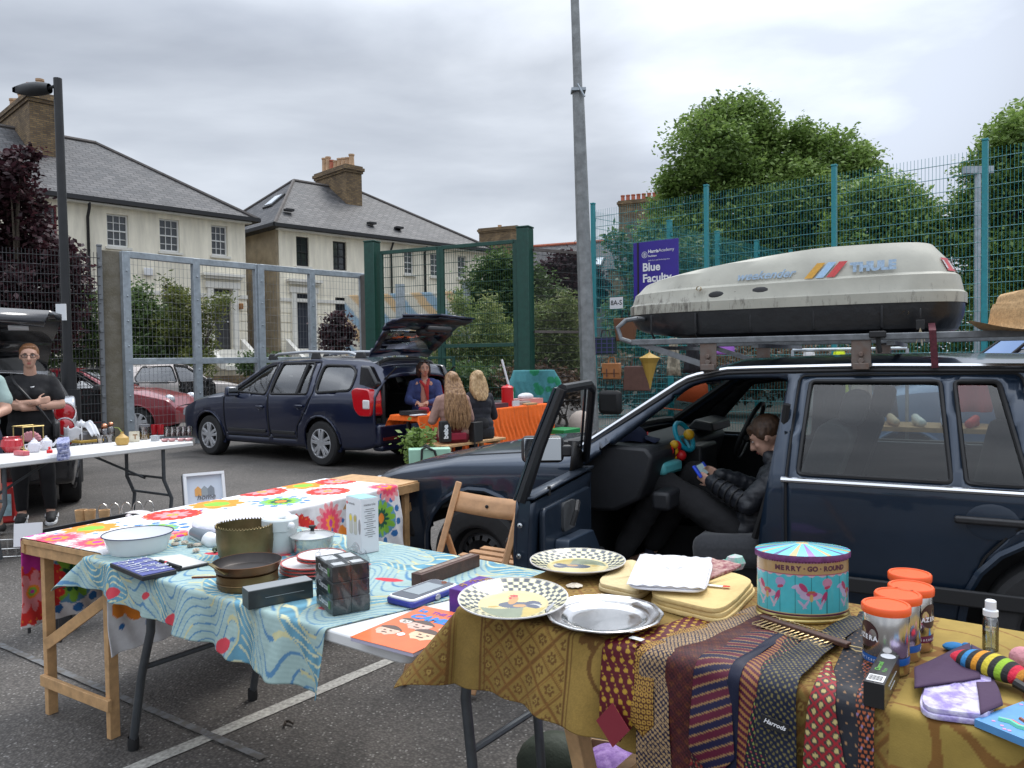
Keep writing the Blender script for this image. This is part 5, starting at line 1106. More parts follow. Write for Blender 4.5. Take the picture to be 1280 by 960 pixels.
# cream lid gets streaky grime from noise
def grime(m):
 nt=m.node_tree; N=nt.nodes; L=nt.links; b=N['Principled BSDF']; src=b.inputs['Base Color'].links[0].from_socket
 tc=N.new('ShaderNodeTexCoord'); mp=N.new('ShaderNodeMapping'); mp.inputs['Scale'].default_value=(7,7,1.6); L.new(tc.outputs['Object'],mp.inputs[0]); n=N.new('ShaderNodeTexNoise'); n.inputs['Scale'].default_value=6; n.inputs['Detail'].default_value=8; n.inputs['Roughness'].default_value=.75; L.new(mp.outputs[0],n.inputs['Vector'])
 sx=N.new('ShaderNodeSeparateXYZ'); L.new(tc.outputs['Object'],sx.inputs[0]); g1=N.new('ShaderNodeMapRange'); g1.inputs['From Min'].default_value=-.85; g1.inputs['From Max'].default_value=-.1; g1.inputs['To Min'].default_value=.17; g1.inputs['To Max'].default_value=.0; L.new(sx.outputs['X'],g1.inputs['Value'])
 g2=N.new('ShaderNodeMapRange'); g2.inputs['From Min'].default_value=.16; g2.inputs['From Max'].default_value=.30; g2.inputs['To Min'].default_value=.06; g2.inputs['To Max'].default_value=-.08; L.new(sx.outputs['Z'],g2.inputs['Value'])
 a=N.new('ShaderNodeMath'); L.new(g1.outputs[0],a.inputs[0]); L.new(g2.outputs[0],a.inputs[1]); a2=N.new('ShaderNodeMath'); L.new(a.outputs[0],a2.inputs[0]); L.new(n.outputs['Fac'],a2.inputs[1])
 r=N.new('ShaderNodeMapRange'); r.inputs['From Min'].default_value=.60; r.inputs['From Max'].default_value=.78; L.new(a2.outputs[0],r.inputs['Value']); mx=N.new('ShaderNodeMix'); mx.data_type='RGBA'; L.new(r.outputs[0],mx.inputs['Factor']); L.new(src,mx.inputs['A']); mx.inputs['B'].default_value=(.10,.09,.075,1); L.new(mx.outputs['Result'],b.inputs['Base Color'])
grime(BX)
# box local frame: x from nose (-.83) to tail (+.83), y across, z from its underside
bxo=thing('roof_box','weathered cream and black roof box with weekender lettering on the rack','roof box',(o0.x+vu.x*1.56-vv.x*.17,o0.y+vu.y*1.56-vv.y*.17,zr_+.017),-TH)
Lb,Wb_=.85,.42
def plan(u,k=0):
 """half width at x for the outline, k insets it"""
 x=abs(u); e=3.4 if u>0 else 2.3
 return max(.0,(1-min(1,x)**e))**(1/ (2.6 if u>0 else 1.9))
def ringpt(t,sx,sy,e):
 c,s=math.cos(t),math.sin(t);
 ex=4.2 if c>0 else 2.9
 r=(abs(c)**ex+abs(s)**ex)**(-1/ex); return (sx*r*c,sy*r*s)
def layer(zf,sx,sy,n=72):
 out=[]
 for k in range(n):
  x,y=ringpt(2*math.pi*k/n,sx,sy,3); out.append((x,y,zf(x) if callable(zf) else zf))
 return out
def loft(g,layers,capt=True,capb=True,mi=0):
 n=len(layers[0]); vs=[p for l in layers for p in l]; fs=[(i*n+k,i*n+(k+1)%n,(i+1)*n+(k+1)%n,(i+1)*n+k) for i in range(len(layers)-1) for k in range(n)]
 if capb: fs.append(tuple(range(n-1,-1,-1)))
 if capt: fs.append(tuple(range((len(layers)-1)*n,len(layers)*n)))
 g.add(vs,fs,mi)
rim=lambda x:.140+.0*x
topz=lambda x: .432-.13*max(0,(.25-x)/1.08)**1.35-.03*max(0,(x-.6)/.25)**2
g=G(); loft(g,[layer(lambda x:.0+.055*max(0,(-x-.45)/.38),Lb*.90,Wb_*.86),layer(lambda x:.02+.05*max(0,(-x-.45)/.38),Lb*.955,Wb_*.95),layer(lambda x:.09+.02*max(0,(-x-.4)/.4),Lb*.985,Wb_*.98),layer(.142,Lb*.99,Wb_*.985)]); tr=part('tray',g,BXD,bxo,smooth=50)
for x in (-.62,-.38,-.10,.2,.5):
 g=G(); yy=plan(x/Lb)*Wb_; g.tube([(x,-Wb_*.965,.13),(x,-Wb_*.975,.09),(x,-Wb_*.955,.03),(x,-Wb_*.86,.004)],.006,6); part('moulded_rib',g,BXD,tr)
mid=lambda x:.262+.012*x
lay=[layer(rim,Lb,Wb_),layer(lambda x:rim(x)+.048,Lb*1.0,Wb_*1.0),layer(lambda x:rim(x)+.058,Lb*.985,Wb_*.985),layer(lambda x:min(mid(x),topz(x)-.03),Lb*.965,Wb_*.955),layer(lambda x:min(mid(x)+.012,topz(x)-.02),Lb*.945,Wb_*.925),
     layer(lambda x:min(mid(x)+.085,topz(x)-.012),Lb*.90,Wb_*.86),layer(lambda x:min(mid(x)+.125,topz(x)-.004),Lb*.86,Wb_*.80),layer(topz,Lb*.83,Wb_*.72),layer(lambda x:topz(x)+.012,Lb*.6,Wb_*.4)]
g=G(); loft(g,lay,capb=False); part('lid',g,BX,bxo,smooth=25)
# decal on the near flank: follow the flank plane
def flank(x,h,off=.004):
 """h 0..1 between mid line and shoulder on the near side"""
 y0,y1=-Wb_*.925,-Wb_*.86; z0,z1=mid(x)+.012,mid(x)+.085; return (x,y0+(y1-y0)*h-off,z0+(z1-z0)*h)
O_=Vector(flank(0,.45)); yd_=(Vector(flank(0,1))-Vector(flank(0,0))).normalized(); xd_=(Vector(flank(.5,.5))-Vector(flank(0,.5))).normalized()
def fl(x,h,off=.009):return flank(x,h,off)
dec=mat('decal_blue',(.26,.36,.47),.5,var=(90,.4)); g=G(); g.text('weekender',.062,fl(-.035,.45),xd_,yd_,shear=.45,off=.0012);
part('weekender_lettering',g,dec,bxo,smooth=0,fix=False)
g=G(); g.text('THULE',.062,fl(.46,.50),xd_,yd_,off=.0045,sp=1.05); part('maker_lettering',g,dec,bxo,smooth=0,fix=False)
for i,c in enumerate(((.55,.28,.02),(.30,.45,.62),(.50,.04,.04))):
 x0=.155+i*.050; g=G(); g.add([fl(x0,-.02,.009),fl(x0+.038,-.02,.009),fl(x0+.095,1.0,.009),fl(x0+.057,1.0,.009)],[(0,1,2,3)]); part('stripe',g,mat('stripe%d'%i,c,.5,var=(80,.2)),bxo,fix=False)
for (x,w_) in ((-.27,.085),(-.17,.07),(-.05,.12)):
 g=G(); g.ball((x,-Wb_*.958,.222+.01*x),.5*w_,14,sz=(1,.12,.45)); part('worn_catch_patch',g,mat('patch_black',(.03,.03,.032),.6),bxo)
for q in ((-.36,-Wb_*.955,.255),(.6,-.98*Wb_,.09)): g=G(); g.lathe([(.012,-.02),(.012,.0)],q,n=12,axis='y'); part('key_lock',g,mat('brass_lock',(.4,.25,.08),.4,.7),bxo)
# stickers on the tail corner
def tailp(t,h,off=.006):
 a=lay[4]; b=lay[5]; n=len(a); k=int(round(t*n))%n; p=Vector(a[k]).lerp(Vector(b[k]),h); nn=Vector((p.x,p.y*2,0)).normalized(); return tuple(p+nn*off)
for i,(t0,t1,c) in enumerate(((.905,.932,(.45,.06,.07)),(.946,.985,(.45,.06,.07)))):
 g=G();
 m=4
 for a in range(m):
  u0=t0+(t1-t0)*a/m;u1=t0+(t1-t0)*(a+1)/m; g.add([tailp(u0,.05),tailp(u1,.05),tailp(u1,.95),tailp(u0,.95)],[(0,1,2,3)])
 st_=part('sticker',g,mat('sticker_red',c,.5,var=(60,.4)),bxo,fix=False)
 g=G(); g.add([tailp(t0+.004,.2,.008),tailp(t1-.004,.2,.008),tailp(t1-.004,.8,.008),tailp(t0+.004,.8,.008)],[(0,1,2,3)]); part('sticker_panel',g,mat('sticker_pale',(.45,.42,.42),.6,var=(150,.8)),st_,fix=False)
# keys and straps
kx,ky=o0.x,o0.y
def vl(x,y,z):
 p=o0+vu*x+vv*y; return (p.x,p.y,z)
g=G(); g.tube([(0,0,0),(0,-.004,-.05)],.004,6); g.box((0,-.006,-.075),(.035,.02,.045)); kk=solo('bunch_of_keys',g,BLACK,'bunch of keys dangling from the lock at the tail of the roof box','keys',vl(2.22,-.60,1.655),-TH,bev=.004)
for a,l in ((-.25,.07),(.1,.08),(.3,.06)):
 g=G(); g.bar((0,-.01,-.09),(math.sin(a)*l,-.012,-.09-l),.012,.003); g.ball((0,-.01,-.092),.010,8,sz=(1,.3,1)); part('key',g,mat('key_brass',(.5,.42,.28),.3,.9),kk)
g=G(); g.bar((2.27,-.68,1.55),(2.28,-.655,1.385),.028,.004,up=(0,1,0)); g.bar((2.27,-.68,1.55),(2.26,-.45,1.60),.028,.004); solo('ratchet_strap',g,mat('strap_red',(.10,.02,.03),.8,var=(60,.5)),'dark red strap looped over the rack rail below the keys','strap',(o0.x,o0.y,0),-TH)
g=G(); g.box((2.05,-.675,1.54),(.07,.05,.03)); g.bar((2.05,-.68,1.53),(2.06,-.67,1.455),.02,.01,up=(0,1,0)); solo('strap_buckle',g,BLACK,'black strap buckle clipped on the rack rail under the roof box','buckle',(o0.x,o0.y,0),-TH,bev=.006)
# straw hat on the rack
hp=atY(1262,402,3.25); ht=thing('straw_hat','tan woven straw hat lying on the roof rack at the right edge','hat',(hp[0]+.10,3.28,zr_+.018),R(-20))
ST=mat('straw',(.46,.29,.14),.85,var=(90,.35),bump=(150,.6))
g=G(); prof=[(.24,.012),(.20,.0),(.165,.004),(.158,.02),(.155,.04)]+[(.155-.012*math.sin(i*.9)*0-.0009*i**1.5,.04+.0075*i) for i in range(1,12)]+[(.11,.135),(.08,.128),(.03,.118),(.0001,.116)]
g.grid(lambda u,v:(lambda q:(q[0]*math.cos(2*math.pi*u)*1.15+.0,q[0]*math.sin(2*math.pi*u),q[1]+(.02*math.cos(4*math.pi*u)*(q[0]/.24)**4)+.0035*math.sin(v*90)+(.018*math.cos(2*math.pi*u) if q[1]>.09 else 0)))(prof[min(len(prof)-1,int(v*(len(prof)-1)+.5))]),40,len(prof),cu=True); part('crown_and_brim',g,ST,ht,smooth=60)
ht.scale=(.8,.8,1.25)
# ================================================================= PEOPLE
SKIN=mat('skin',(.50,.29,.21),.55,var=(14,.10)); SKIN2=mat('skin_tanned',(.42,.22,.15),.55,var=(14,.12)); BLKC=mat('black_cloth',(.012,.012,.014),.92,var=(30,.3),bump=(14,.35)); BLUC=mat('blue_cloth',(.03,.045,.14),.9,var=(20,.25),bump=(12,.4))
def hairmat(name,c1,c2):
 m=mat(name,c1,.45,var=(9,.16),col2=c2,bump=(60,.5));
 nt=m.node_tree;
 for n in nt.nodes:
  if n.type=='TEX_NOISE':
   mp=nt.nodes.new('ShaderNodeMapping'); mp.inputs['Scale'].default_value=(9,9,.8); src=n.inputs['Vector'].links[0].from_socket; nt.links.new(src,mp.inputs[0]); nt.links.new(mp.outputs[0],n.inputs['Vector'])
 return m
H_BR=hairmat('light_brown_hair',(.11,.05,.022),(.42,.24,.11)); H_BL=hairmat('blonde_hair',(.22,.12,.05),(.62,.43,.22)); H_DK=hairmat('dark_hair',(.02,.012,.009),(.07,.035,.025)); H_GI=hairmat('ginger_hair',(.14,.055,.02),(.26,.12,.05)); H_BOY=hairmat('boy_hair',(.035,.018,.010),(.09,.045,.022))
def lerp(a,b,t): return tuple(a[i]+(b[i]-a[i])*t for i in range(3))
def headprims(g,c,f,u,s=1.0,jaw=1):
 """head at centre c, facing unit f, up u; s = scale of a 0.23 m head"""
 f=Vector(f).normalized(); u=Vector(u).normalized(); r=f.cross(u).normalized(); c=Vector(c)
 def P(x,y,z): return tuple(c+(r*x+f*y+u*z)*s)
 old=g.M
 Mx=Matrix(((r.x,f.x,u.x,c.x),(r.y,f.y,u.y,c.y),(r.z,f.z,u.z,c.z),(0,0,0,1)))@Matrix.Scale(s,4); g.M=Mx
 g.ball((0,-.012,.025),.088,20,sz=(.86,1.08,1.0)); g.ball((0,.030,-.035),.062,16,sz=(.88,.85,1.05)); g.ball((0,.045,-.078),.032,12,sz=(1.15,.9,.8))   # skull, face, chin
 cap(g,(0,.078,.020),(0,.100,-.022),.010,.0155,10); g.ball((-.012,.086,-.026),.010,8); g.ball((.012,.086,-.026),.010,8)        # nose
 g.ball((0,.073,-.056),.017,10,sz=(1.4,.7,.55)); g.ball((0,.070,-.066),.014,10,sz=(1.3,.8,.6))     # lips
 for q in (-1,1):
  g.ball((q*.036,.055,-.020),.024,10,sz=(1,.8,.9)); g.ball((q*.030,.070,.034),.015,8,sz=(1.5,.6,.55)); g.ball((q*.076,-.008,-.005),.022,10,sz=(.35,.7,1.25))
 g.M=old; return P,Mx
def face(par,Mx,iris=(.06,.10,.12),lips=(.42,.13,.11),brow=(.08,.04,.02)):
 g=G(); g.M=Mx
 for q in (-1,1): g.ball((q*.030,.0720,.012),.0105,12,sz=(1.2,.7,.5))
 part('eye_whites',g,mat('eye_white',(.62,.60,.58),.25),par)
 g=G(); g.M=Mx
 for q in (-1,1): g.ball((q*.030,.0785,.012),.0052,10,sz=(1,.35,.9))
 part('irises',g,mat('iris',iris,.2),par)
 g=G(); g.M=Mx; g.ball((0,.0835,-.0545),.012,12,sz=(1.6,.5,.36)); g.ball((0,.0805,-.0635),.012,12,sz=(1.35,.5,.42)); part('lips',g,mat('lips',lips,.45),par)
 g=G(); g.M=Mx
 for q in (-1,1): g.tube([(q*.014,.079,.031),(q*.030,.0795,.036),(q*.046,.070,.031)],[.003,.004,.002],6);
 part('eyebrows',g,mat('brow',brow,.8),par)
 g=G(); g.M=Mx
 for q in (-1,1): g.tube([(q*.016,.078,.016),(q*.030,.0815,.0205),(q*.044,.074,.016)],.0016,5)
 part('eyelashes',g,BLACK,par)
def hand(g,w,d,n,curl=.8,s=1.0,thumb=1,spread=.14):
 """w wrist, d direction of the fingers, n palm normal (towards which fingers curl)"""
 d=Vector(d).normalized(); n=Vector(n); n=(n-d*n.dot(d)).normalized(); r=d.cross(n).normalized()*thumb; w=Vector(w)
 def P(a,b,c): return tuple(w+(d*a+r*b+n*c)*s)
 g.M=None
 for b in (-.024,-.008,.008,.024): cap(g,P(.012,b*.6,0),P(.078,b*1.1,0),.0135*s,.011*s,8)
 for i,(b,l) in enumerate(((.027,.066),(.009,.074),(-.009,.068),(-.026,.052))):
  p=Vector(P(.082,b,0)); a=0; dirv=d+r*(b*spread*20*.2); seg=(.44,.32,.24)
  for k in range(3):
   a+=curl*(.5,.9,.6)[k]; v=(dirv*math.cos(a)+n*math.sin(a)).normalized(); q=p+v*l*seg[k]*s; cap(g,tuple(p),tuple(q),(.0082-.0008*k)*s,(.0076-.0008*k)*s,8); p=q
 p=Vector(P(.022,.026,.004)); v1=(d*.75+r*.75+n*.25).normalized(); q=p+v1*.036*s; v2=(d*.95+r*.25+n*.5).normalized(); cap(g,tuple(p),tuple(q),.0115*s,.010*s,8); q2=q+v2*.030*s; cap(g,tuple(q),tuple(q2),.0098*s,.0085*s,8); q3=q2+(v2+n*.3).normalized()*.024*s; cap(g,tuple(q2),tuple(q3),.0085*s,.007*s,8)
def torso(g,hip,sho,wid,ax,front,hw=.155,ww=.125,cw=.16,dep=.10,k=1.0):
 """hip,sho centre points; ax = unit left-right; front unit"""
 hip=Vector(hip);sho=Vector(sho);ax=Vector(ax).normalized(); fr=Vector(front).normalized()
 for t,w,d in ((0,hw,dep*1.05),(.18,hw*.96,dep*1.02),(.38,ww,dep*.9),(.58,(ww+cw)/2,dep*.98),(.78,cw,dep*1.08),(.93,cw*1.0,dep*.85)):
  c=hip.lerp(sho,t)
  for q in (-1,-.5,0,.5,1): g.ball(tuple(c+ax*q*(w-d*.75)*k),d*k*(1-.05*abs(q)),14)
 cap(g,tuple(sho-ax*(wid-.05)*k-Vector((0,0,.012))),tuple(sho+ax*(wid-.05)*k-Vector((0,0,.012))),.058*k,.058*k,14)
def limb(g,*pr):
 for (p,r),(q,s) in zip(pr[:-1],pr[1:]): cap(g,p,q,r,s,14)
def person(label,pos,rz=0,group=None): return thing('person',label,'person',pos,rz,group)
# ---- standing woman, arms crossed (local: facing -y)
wx,wy,_=at(72,648,0); pw=person('standing woman in black t-shirt and glasses, tattooed arms crossed, behind the white table',(-4.42,7.12,0),R(27))
g=G(); hipL,hipR=(-.085,.0,.88),(.085,0,.88); kL,kR=(-.10,-.02,.48),(.11,-.035,.48); aL,aR=(-.10,.02,.09),(.13,0,.09)
sho=Vector((0,.02,1.335)); torso(g,(0,0,.92),sho-Vector((0,0,.03)),.15,(1,0,0),(0,-1,0),.155,.125,.14,.092)
for h,k,a in ((hipL,kL,aL),(hipR,kR,aR)): limb(g,(h,.082),(k,.055),(a,.036)); limb(g,(a,.036),((a[0]*1.05,a[1]-.12,.045),.034))
cap(g,(0,.02,1.34),(0,-.005,1.44),.055,.05)
hc=(0,-.02,1.535); Pf,Mh=headprims(g,hc,(.05,-1,-.06),(0,0,1),.98)
eL,eR=(-.235,-.03,1.09),(.235,-.03,1.09); limb(g,((-.170,.02,1.305),.048),(eL,.045)); limb(g,((.170,.02,1.305),.048),(eR,.045))
limb(g,(eL,.045),((.06,-.205,1.12),.03)); limb(g,(eR,.045),((-.05,-.175,1.07),.03))
hand(g,(.06,-.205,1.12),(.9,.12,.25),(0,1,0),.9,.95,thumb=1); hand(g,(-.05,-.175,1.07),(-.9,.25,.25),(0,1,.2),.7,.95,thumb=-1)
fuse('body',g,SKIN,pw,.0085,5); face(pw,Mh)
g=G(); torso(g,(0,.0,.90),sho-Vector((0,0,.02)),.16,(1,0,0),(0,-1,0),.172,.15,.160,.112);
for s,e in ((-1,eL),(1,eR)): limb(g,((s*.165,.02,1.305),.060),(lerp((s*.175,.02,1.32),e,.72),.062))
g.ball((-.06,-.06,1.19),.075,12); g.ball((.06,-.06,1.19),.075,12)
fuse('t_shirt',g,BLKC,pw,.011,5,(.12,.012))
g=G(); torso(g,(0,0,.86),(0,0,1.02),.10,(1,0,0),(0,-1,0),.178,.16,.14,.12)
for h,k,a in ((hipL,kL,aL),(hipR,kR,aR)): limb(g,(h,.096),(k,.072),((a[0],a[1],.15),.052))
fuse('leggings',g,mat('legging_black',(.010,.010,.012),.85,bump=(10,.3)),pw,.012,5,(.1,.01))
for a in (aL,aR):
 g=G(); limb(g,((a[0]*1.02,a[1]+.02,.07),.048),((a[0]*1.05,a[1]-.15,.055),.042),((a[0]*1.08,a[1]-.19,.05),.034)); o=fuse('trainer',g,mat('trainer_black',(.014,.014,.015),.7),pw,.008,4)
 g=G(); g.prism([(x*.048+a[0]*1.05,y+a[1]) for x,y in ((-.8,.07),(.8,.07),(1,0),(1,-.15),(.5,-.22),(-.5,-.22),(-1,-.15),(-1,0))],.0,.032,plane='xy'); part('sole',g,WHITEP,o,bev=.008)
 for s in (-1,1):
  g=G(); g.tube([(a[0]*1.05+s*.043,a[1]-.13,.075),(a[0]*1.05+s*.051,a[1]-.06,.052),(a[0]*1.05+s*.052,a[1]+.01,.075)],[.003,.008,.003],6); part('side_mark',g,WHITEP,o)
g=G(); g.M=Mh; g.ball((0,-.028,.042),.094,20,sz=(.88,1.04,.92)); g.ball((0,.035,.090),.040,10,sz=(1.5,.8,.5)); g.ball((0,-.10,.03),.035,10); fuse('hair',g,H_GI,pw,.008,3,(.03,.004))
g=G(); g.M=Mh
for q in (-1,1):
 g.tube([(q*(.033+.024*math.cos(t)),.086,.010+.017*math.sin(t)) for t in np.linspace(0,2*math.pi,17)[:-1]],.0032,6,closed=True); g.tube([(q*.057,.085,.013),(q*.076,.0,.008)],.0022,5)
g.tube([(-.010,.089,.014),(.010,.089,.014)],.0022,5); part('glasses',g,BLACK,pw)
g=G(); g.tube([(-.15,.03,1.375),(-.11,-.10,1.30),(0,-.155,1.16),(.10,-.16,1.03),(.17,-.10,.90)],.011,6); part('bag_strap',g,DARK,pw); g=G(); g.box((.20,-.06,.86),(.05,.2,.15)); part('belt_bag',g,DARK,pw,bev=.02)
g=G(); g.add([(.01,-.158,1.262),(.045,-.153,1.268),(.04,-.153,1.256),(.02,-.158,1.25)],[(0,1,2,3)]); part('chest_mark',g,WHITEP,pw,fix=False,solid=.003)
TAT=mat('tattoo_ink',(.10,.09,.10),.6); rr=random.Random(3)
for (a,b,rad) in ((eL,(.06,-.205,1.12),.040),(eR,(-.05,-.175,1.07),.040)):
 for k in range(7):
  t=rr.uniform(.2,.85); p=Vector(lerp(a,b,t)); d=Vector((0,-1,rr.uniform(-.7,.7))).normalized(); q=p+d*(.045-.016*t+.0015); e=(Vector(b)-Vector(a)).normalized(); f=e.cross(d).normalized(); g=G(); n=6; g.tube([tuple(q+e*math.cos(x)*.010+f*math.sin(x*1.3)*.009-d*.0) for x in np.linspace(0,5,9)],.0022,4); part('tattoo',g,TAT,pw)
# ---- person cut by the left edge: bare forearm and leg
pe=person('person cut off by the left edge, bare leg showing, beside the white table',(-4.52,6.62,0),R(5))
g=G(); torso(g,(-.05,0,.90),(-.05,.02,1.34),.16,(1,0,0),(0,-1,0),.15,.13,.15,.10)
for s in (-1,1): limb(g,((s*.08-.05,0,.86),.08),((s*.10-.02,-.03,.47),.055),((s*.11-.02,.0,.09),.036),((s*.12-.02,-.12,.04),.032))
cap(g,(-.05,.02,1.34),(-.05,0,1.44),.05,.047); Pf,Mh=headprims(g,(-.05,-.02,1.53),(-.3,-1,-.2),(0,0,1),.96); limb(g,((.11,.02,1.31),.048),((.20,-.02,1.08),.042),((.17,-.24,1.02),.028)); limb(g,((-.21,.02,1.31),.048),((-.28,-.02,1.06),.042),((-.2,-.2,1.0),.028)); hand(g,(.17,-.24,1.02),(-.1,-1,-.2),(0,0,-1),.6,.95); hand(g,(-.2,-.2,1.0),(.3,-1,-.2),(0,0,-1),.6,.95,thumb=-1)
fuse('body',g,SKIN,pe,.009,5); face(pe,Mh)
g=G(); torso(g,(-.05,0,.98),(-.05,.02,1.34),.165,(1,0,0),(0,-1,0),.15,.145,.165,.115)
for s in (-1,1): limb(g,((s*.16-.05,.02,1.32),.062),((s*.23-.05,0,1.16),.06))
fuse('top',g,mat('pale_green_top',(.30,.40,.38),.9,bump=(12,.4)),pe,.012,5,(.1,.01))
g=G(); torso(g,(-.05,0,.82),(-.05,0,1.0),.1,(1,0,0),(0,-1,0),.168,.15,.14,.12)
for s in (-1,1): limb(g,((s*.08-.05,0,.86),.10),((s*.095-.03,-.02,.66),.085))
fuse('shorts',g,mat('shorts_navy',(.02,.025,.05),.9,bump=(12,.4)),pe,.012,4,(.1,.01))
g=G(); g.M=Mh; g.ball((0,-.028,.038),.096,18,sz=(.9,1.04,.95)); cap(g,(0,-.09,.0),(0,-.09,-.16),.05,.03); fuse('hair',g,H_DK,pe,.009,3,(.03,.006))
for s in (-1,1):
 g=G(); limb(g,((s*.12-.02,.02,.06),.044),((s*.125-.02,-.17,.045),.038)); fuse('shoe',g,mat('shoe_black',(.012,.012,.013),.7),pe,.009,4)
# ---- women seated by the open boot
BN=Vector((-.72,9.42,0)); bd=Vector((.6,.8,0)); bn=Vector((-.8,.6,0))   # bench line; bn points at the table
bzr=math.atan2(.8,.6)  # local +x along the bench; local +y towards the table (faces +y)
def seated(label,s,hairm,lean=0,group=None,shirt=None,hd=(0,1,-.15)):
 p=BN+bd*s; t=person(label,(p.x,p.y,0),bzr-R(26),group)
 g=G(); torso(g,(0,0,.56),(0,.02+lean,.985),.155,(1,0,0),(0,1,0),.165,.125,.15,.10)
 for q in (-1,1):
  limb(g,((q*.09,.03,.54),.085),((q*.11,.42,.52),.058),((q*.11,.46,.09),.036),((q*.12,.58,.04),.032))
  e=(q*.25,.06+lean,.72); limb(g,((q*.165,.02+lean,.965),.048),(e,.042),((q*.10,.27+lean,.78),.028)); hand(g,(q*.10,.27+lean,.78),(-q*.4,1,0),(0,0,-1),.5,.93,thumb=-q)
 cap(g,(0,.02+lean,.98),(0,.05+lean,1.09),.05,.045); Pf,Mh=headprims(g,(0,.055+lean,1.185),hd,(0,.05,1),.96); fuse('body',g,SKIN,t,.010,5); face(t,Mh)
 return t,Mh
def clothe(t,m,lean,legs,jacket=.014):
 g=G(); torso(g,(0,0,.55),(0,.02+lean,.985),.16,(1,0,0),(0,1,0),.178,.142,.165,.112+jacket*.3)
 for q in (-1,1):
  e=(q*.25,.06+lean,.72); limb(g,((q*.165,.02+lean,.965),.062),(e,.056),((q*.11,.25+lean,.78),.044))
 fuse('jacket',g,m,t,.012,4,(.10,.016))
 g=G()
 for q in (-1,1): limb(g,((q*.09,-.01,.54),.098),((q*.11,.42,.52),.070),((q*.11,.46,.14),.05))
 torso(g,(0,-.01,.51),(0,0,.66),.1,(1,0,0),(0,1,0),.175,.15,.12,.115); fuse('trousers',g,legs,t,.012,4,(.1,.012))
 for q in (-1,1):
  g=G(); limb(g,((q*.11,.44,.06),.046),((q*.12,.62,.045),.038)); fuse('shoe',g,MC['shoe_black'],t,.01,3)
PINK=mat('dusty_pink',(.34,.20,.165),.85,bump=(12,.5),var=(14,.2)); CHAR=mat('charcoal_shirt',(.018,.019,.026),.9,bump=(12,.5),var=(14,.25))
g1,M1=seated('girl with very long brown hair and pink jacket on the bench, back turned',0,H_BR,.0); clothe(g1,PINK,0,mat('red_skirt',(.16,.012,.02),.85,bump=(12,.4)))
def strands(name,par,roots,m,n,rad,seed,wav=.012,tip=.25):
 """many tapering locks following guide paths; roots: list of point lists"""
 r=random.Random(seed); g=G()
 for k in range(n):
  i=r.randrange(len(roots)); a=roots[i]; b=roots[(i+1)%len(roots)] if i+1<len(roots) else roots[i]; f=r.random(); ph=r.uniform(0,6.28); ln=r.uniform(.78,1.0); m_=int(max(3,(len(a))*1)); pts=[]
  N_=10
  for j in range(N_+1):
   t=j/N_*ln*(len(a)-1); j0=min(int(t),len(a)-2); ft=t-j0; p=Vector(a[j0]).lerp(Vector(a[j0+1]),ft).lerp(Vector(b[j0]).lerp(Vector(b[j0+1]),ft),f); amp=wav*min(1,j/4); p+=Vector((math.sin(ph+j*1.3)*amp,math.cos(ph*1.7+j*1.1)*amp,0)); pts.append(p)
  rr_=[rad*(1-.15*j/N_)*(1 if j<N_ else tip) for j in range(N_+1)]; g.tube(pts,rr_,5)
 return part(name,g,m,par,smooth=60,fix=False)
hx,hy,hz=0,.055,1.185
g=G(); g.M=M1; g.ball((0,-.030,.035),.098,20,sz=(.93,1.04,.98)); g.M=None
for q in (-1,-.33,.33,1): limb(g,((q*.060,hy-.06,1.20),.045),((q*.085,-.08,1.02),.055),((q*.115,-.11,.82),.048),((q*.10,-.125,.66),.030))
hr=fuse('hair',g,H_BR,g1,.010,4,(.04,.014))
gd=[[(a*.055,hy-.075,1.25),(a*.095,hy-.13+.03*abs(a),1.14),(a*.115,-.115,1.0),(a*.15,-.155,.86),(a*.145,-.17,.72),(a*.11,-.16,.60)] for a in (-1,-.6,-.2,.2,.6,1)]
strands('locks',g1,gd,H_BR,240,.0048,4,.012)
# crossbody bag with lettered strap and red bag on the girl
g=G(); g.box((-.17,-.15,.60),(.15,.06,.26),rz=.1); bg_=part('shoulder_bag',g,BLACK,g1,bev=.015); g=G(); g.text('bebe',.085,(-.175,-.186,.60),(0,0,1),(-1,.1,0),off=.004); part('bag_lettering',g,WHITEP,bg_,fix=False,smooth=0)
g=G(); g.box((.0,-.13,.53),(.22,.05,.09)); part('waist_pouch',g,mat('crimson_cloth',(.25,.01,.03),.8),g1,bev=.015)
g2,M2=seated('blonde woman in a charcoal shirt on the bench right of the long haired girl',.50,H_BL,.04,hd=(-.15,1,-.25)); clothe(g2,CHAR,.04,BLKC)
g=G(); g.M=M2; g.ball((0,-.030,.035),.099,20,sz=(.95,1.04,.98)); g.M=None
for q in (-1,0,1): limb(g,((q*.060,.03,1.20),.05),((q*.075,.005,1.08),.055),((q*.06,-.05,.98),.034))
fuse('hair',g,H_BL,g2,.010,4,(.04,.012))
gd=[[(a*.055,.02,1.26),(a*.10,-.02+.03*abs(a),1.18),(a*.105,-.035,1.08),(a*.085,-.07,1.0),(a*.05-.01,-.095,.93)] for a in (-1,-.6,-.2,.2,.6,1)]
strands('locks',g2,gd,H_BL,200,.0048,5,.007)
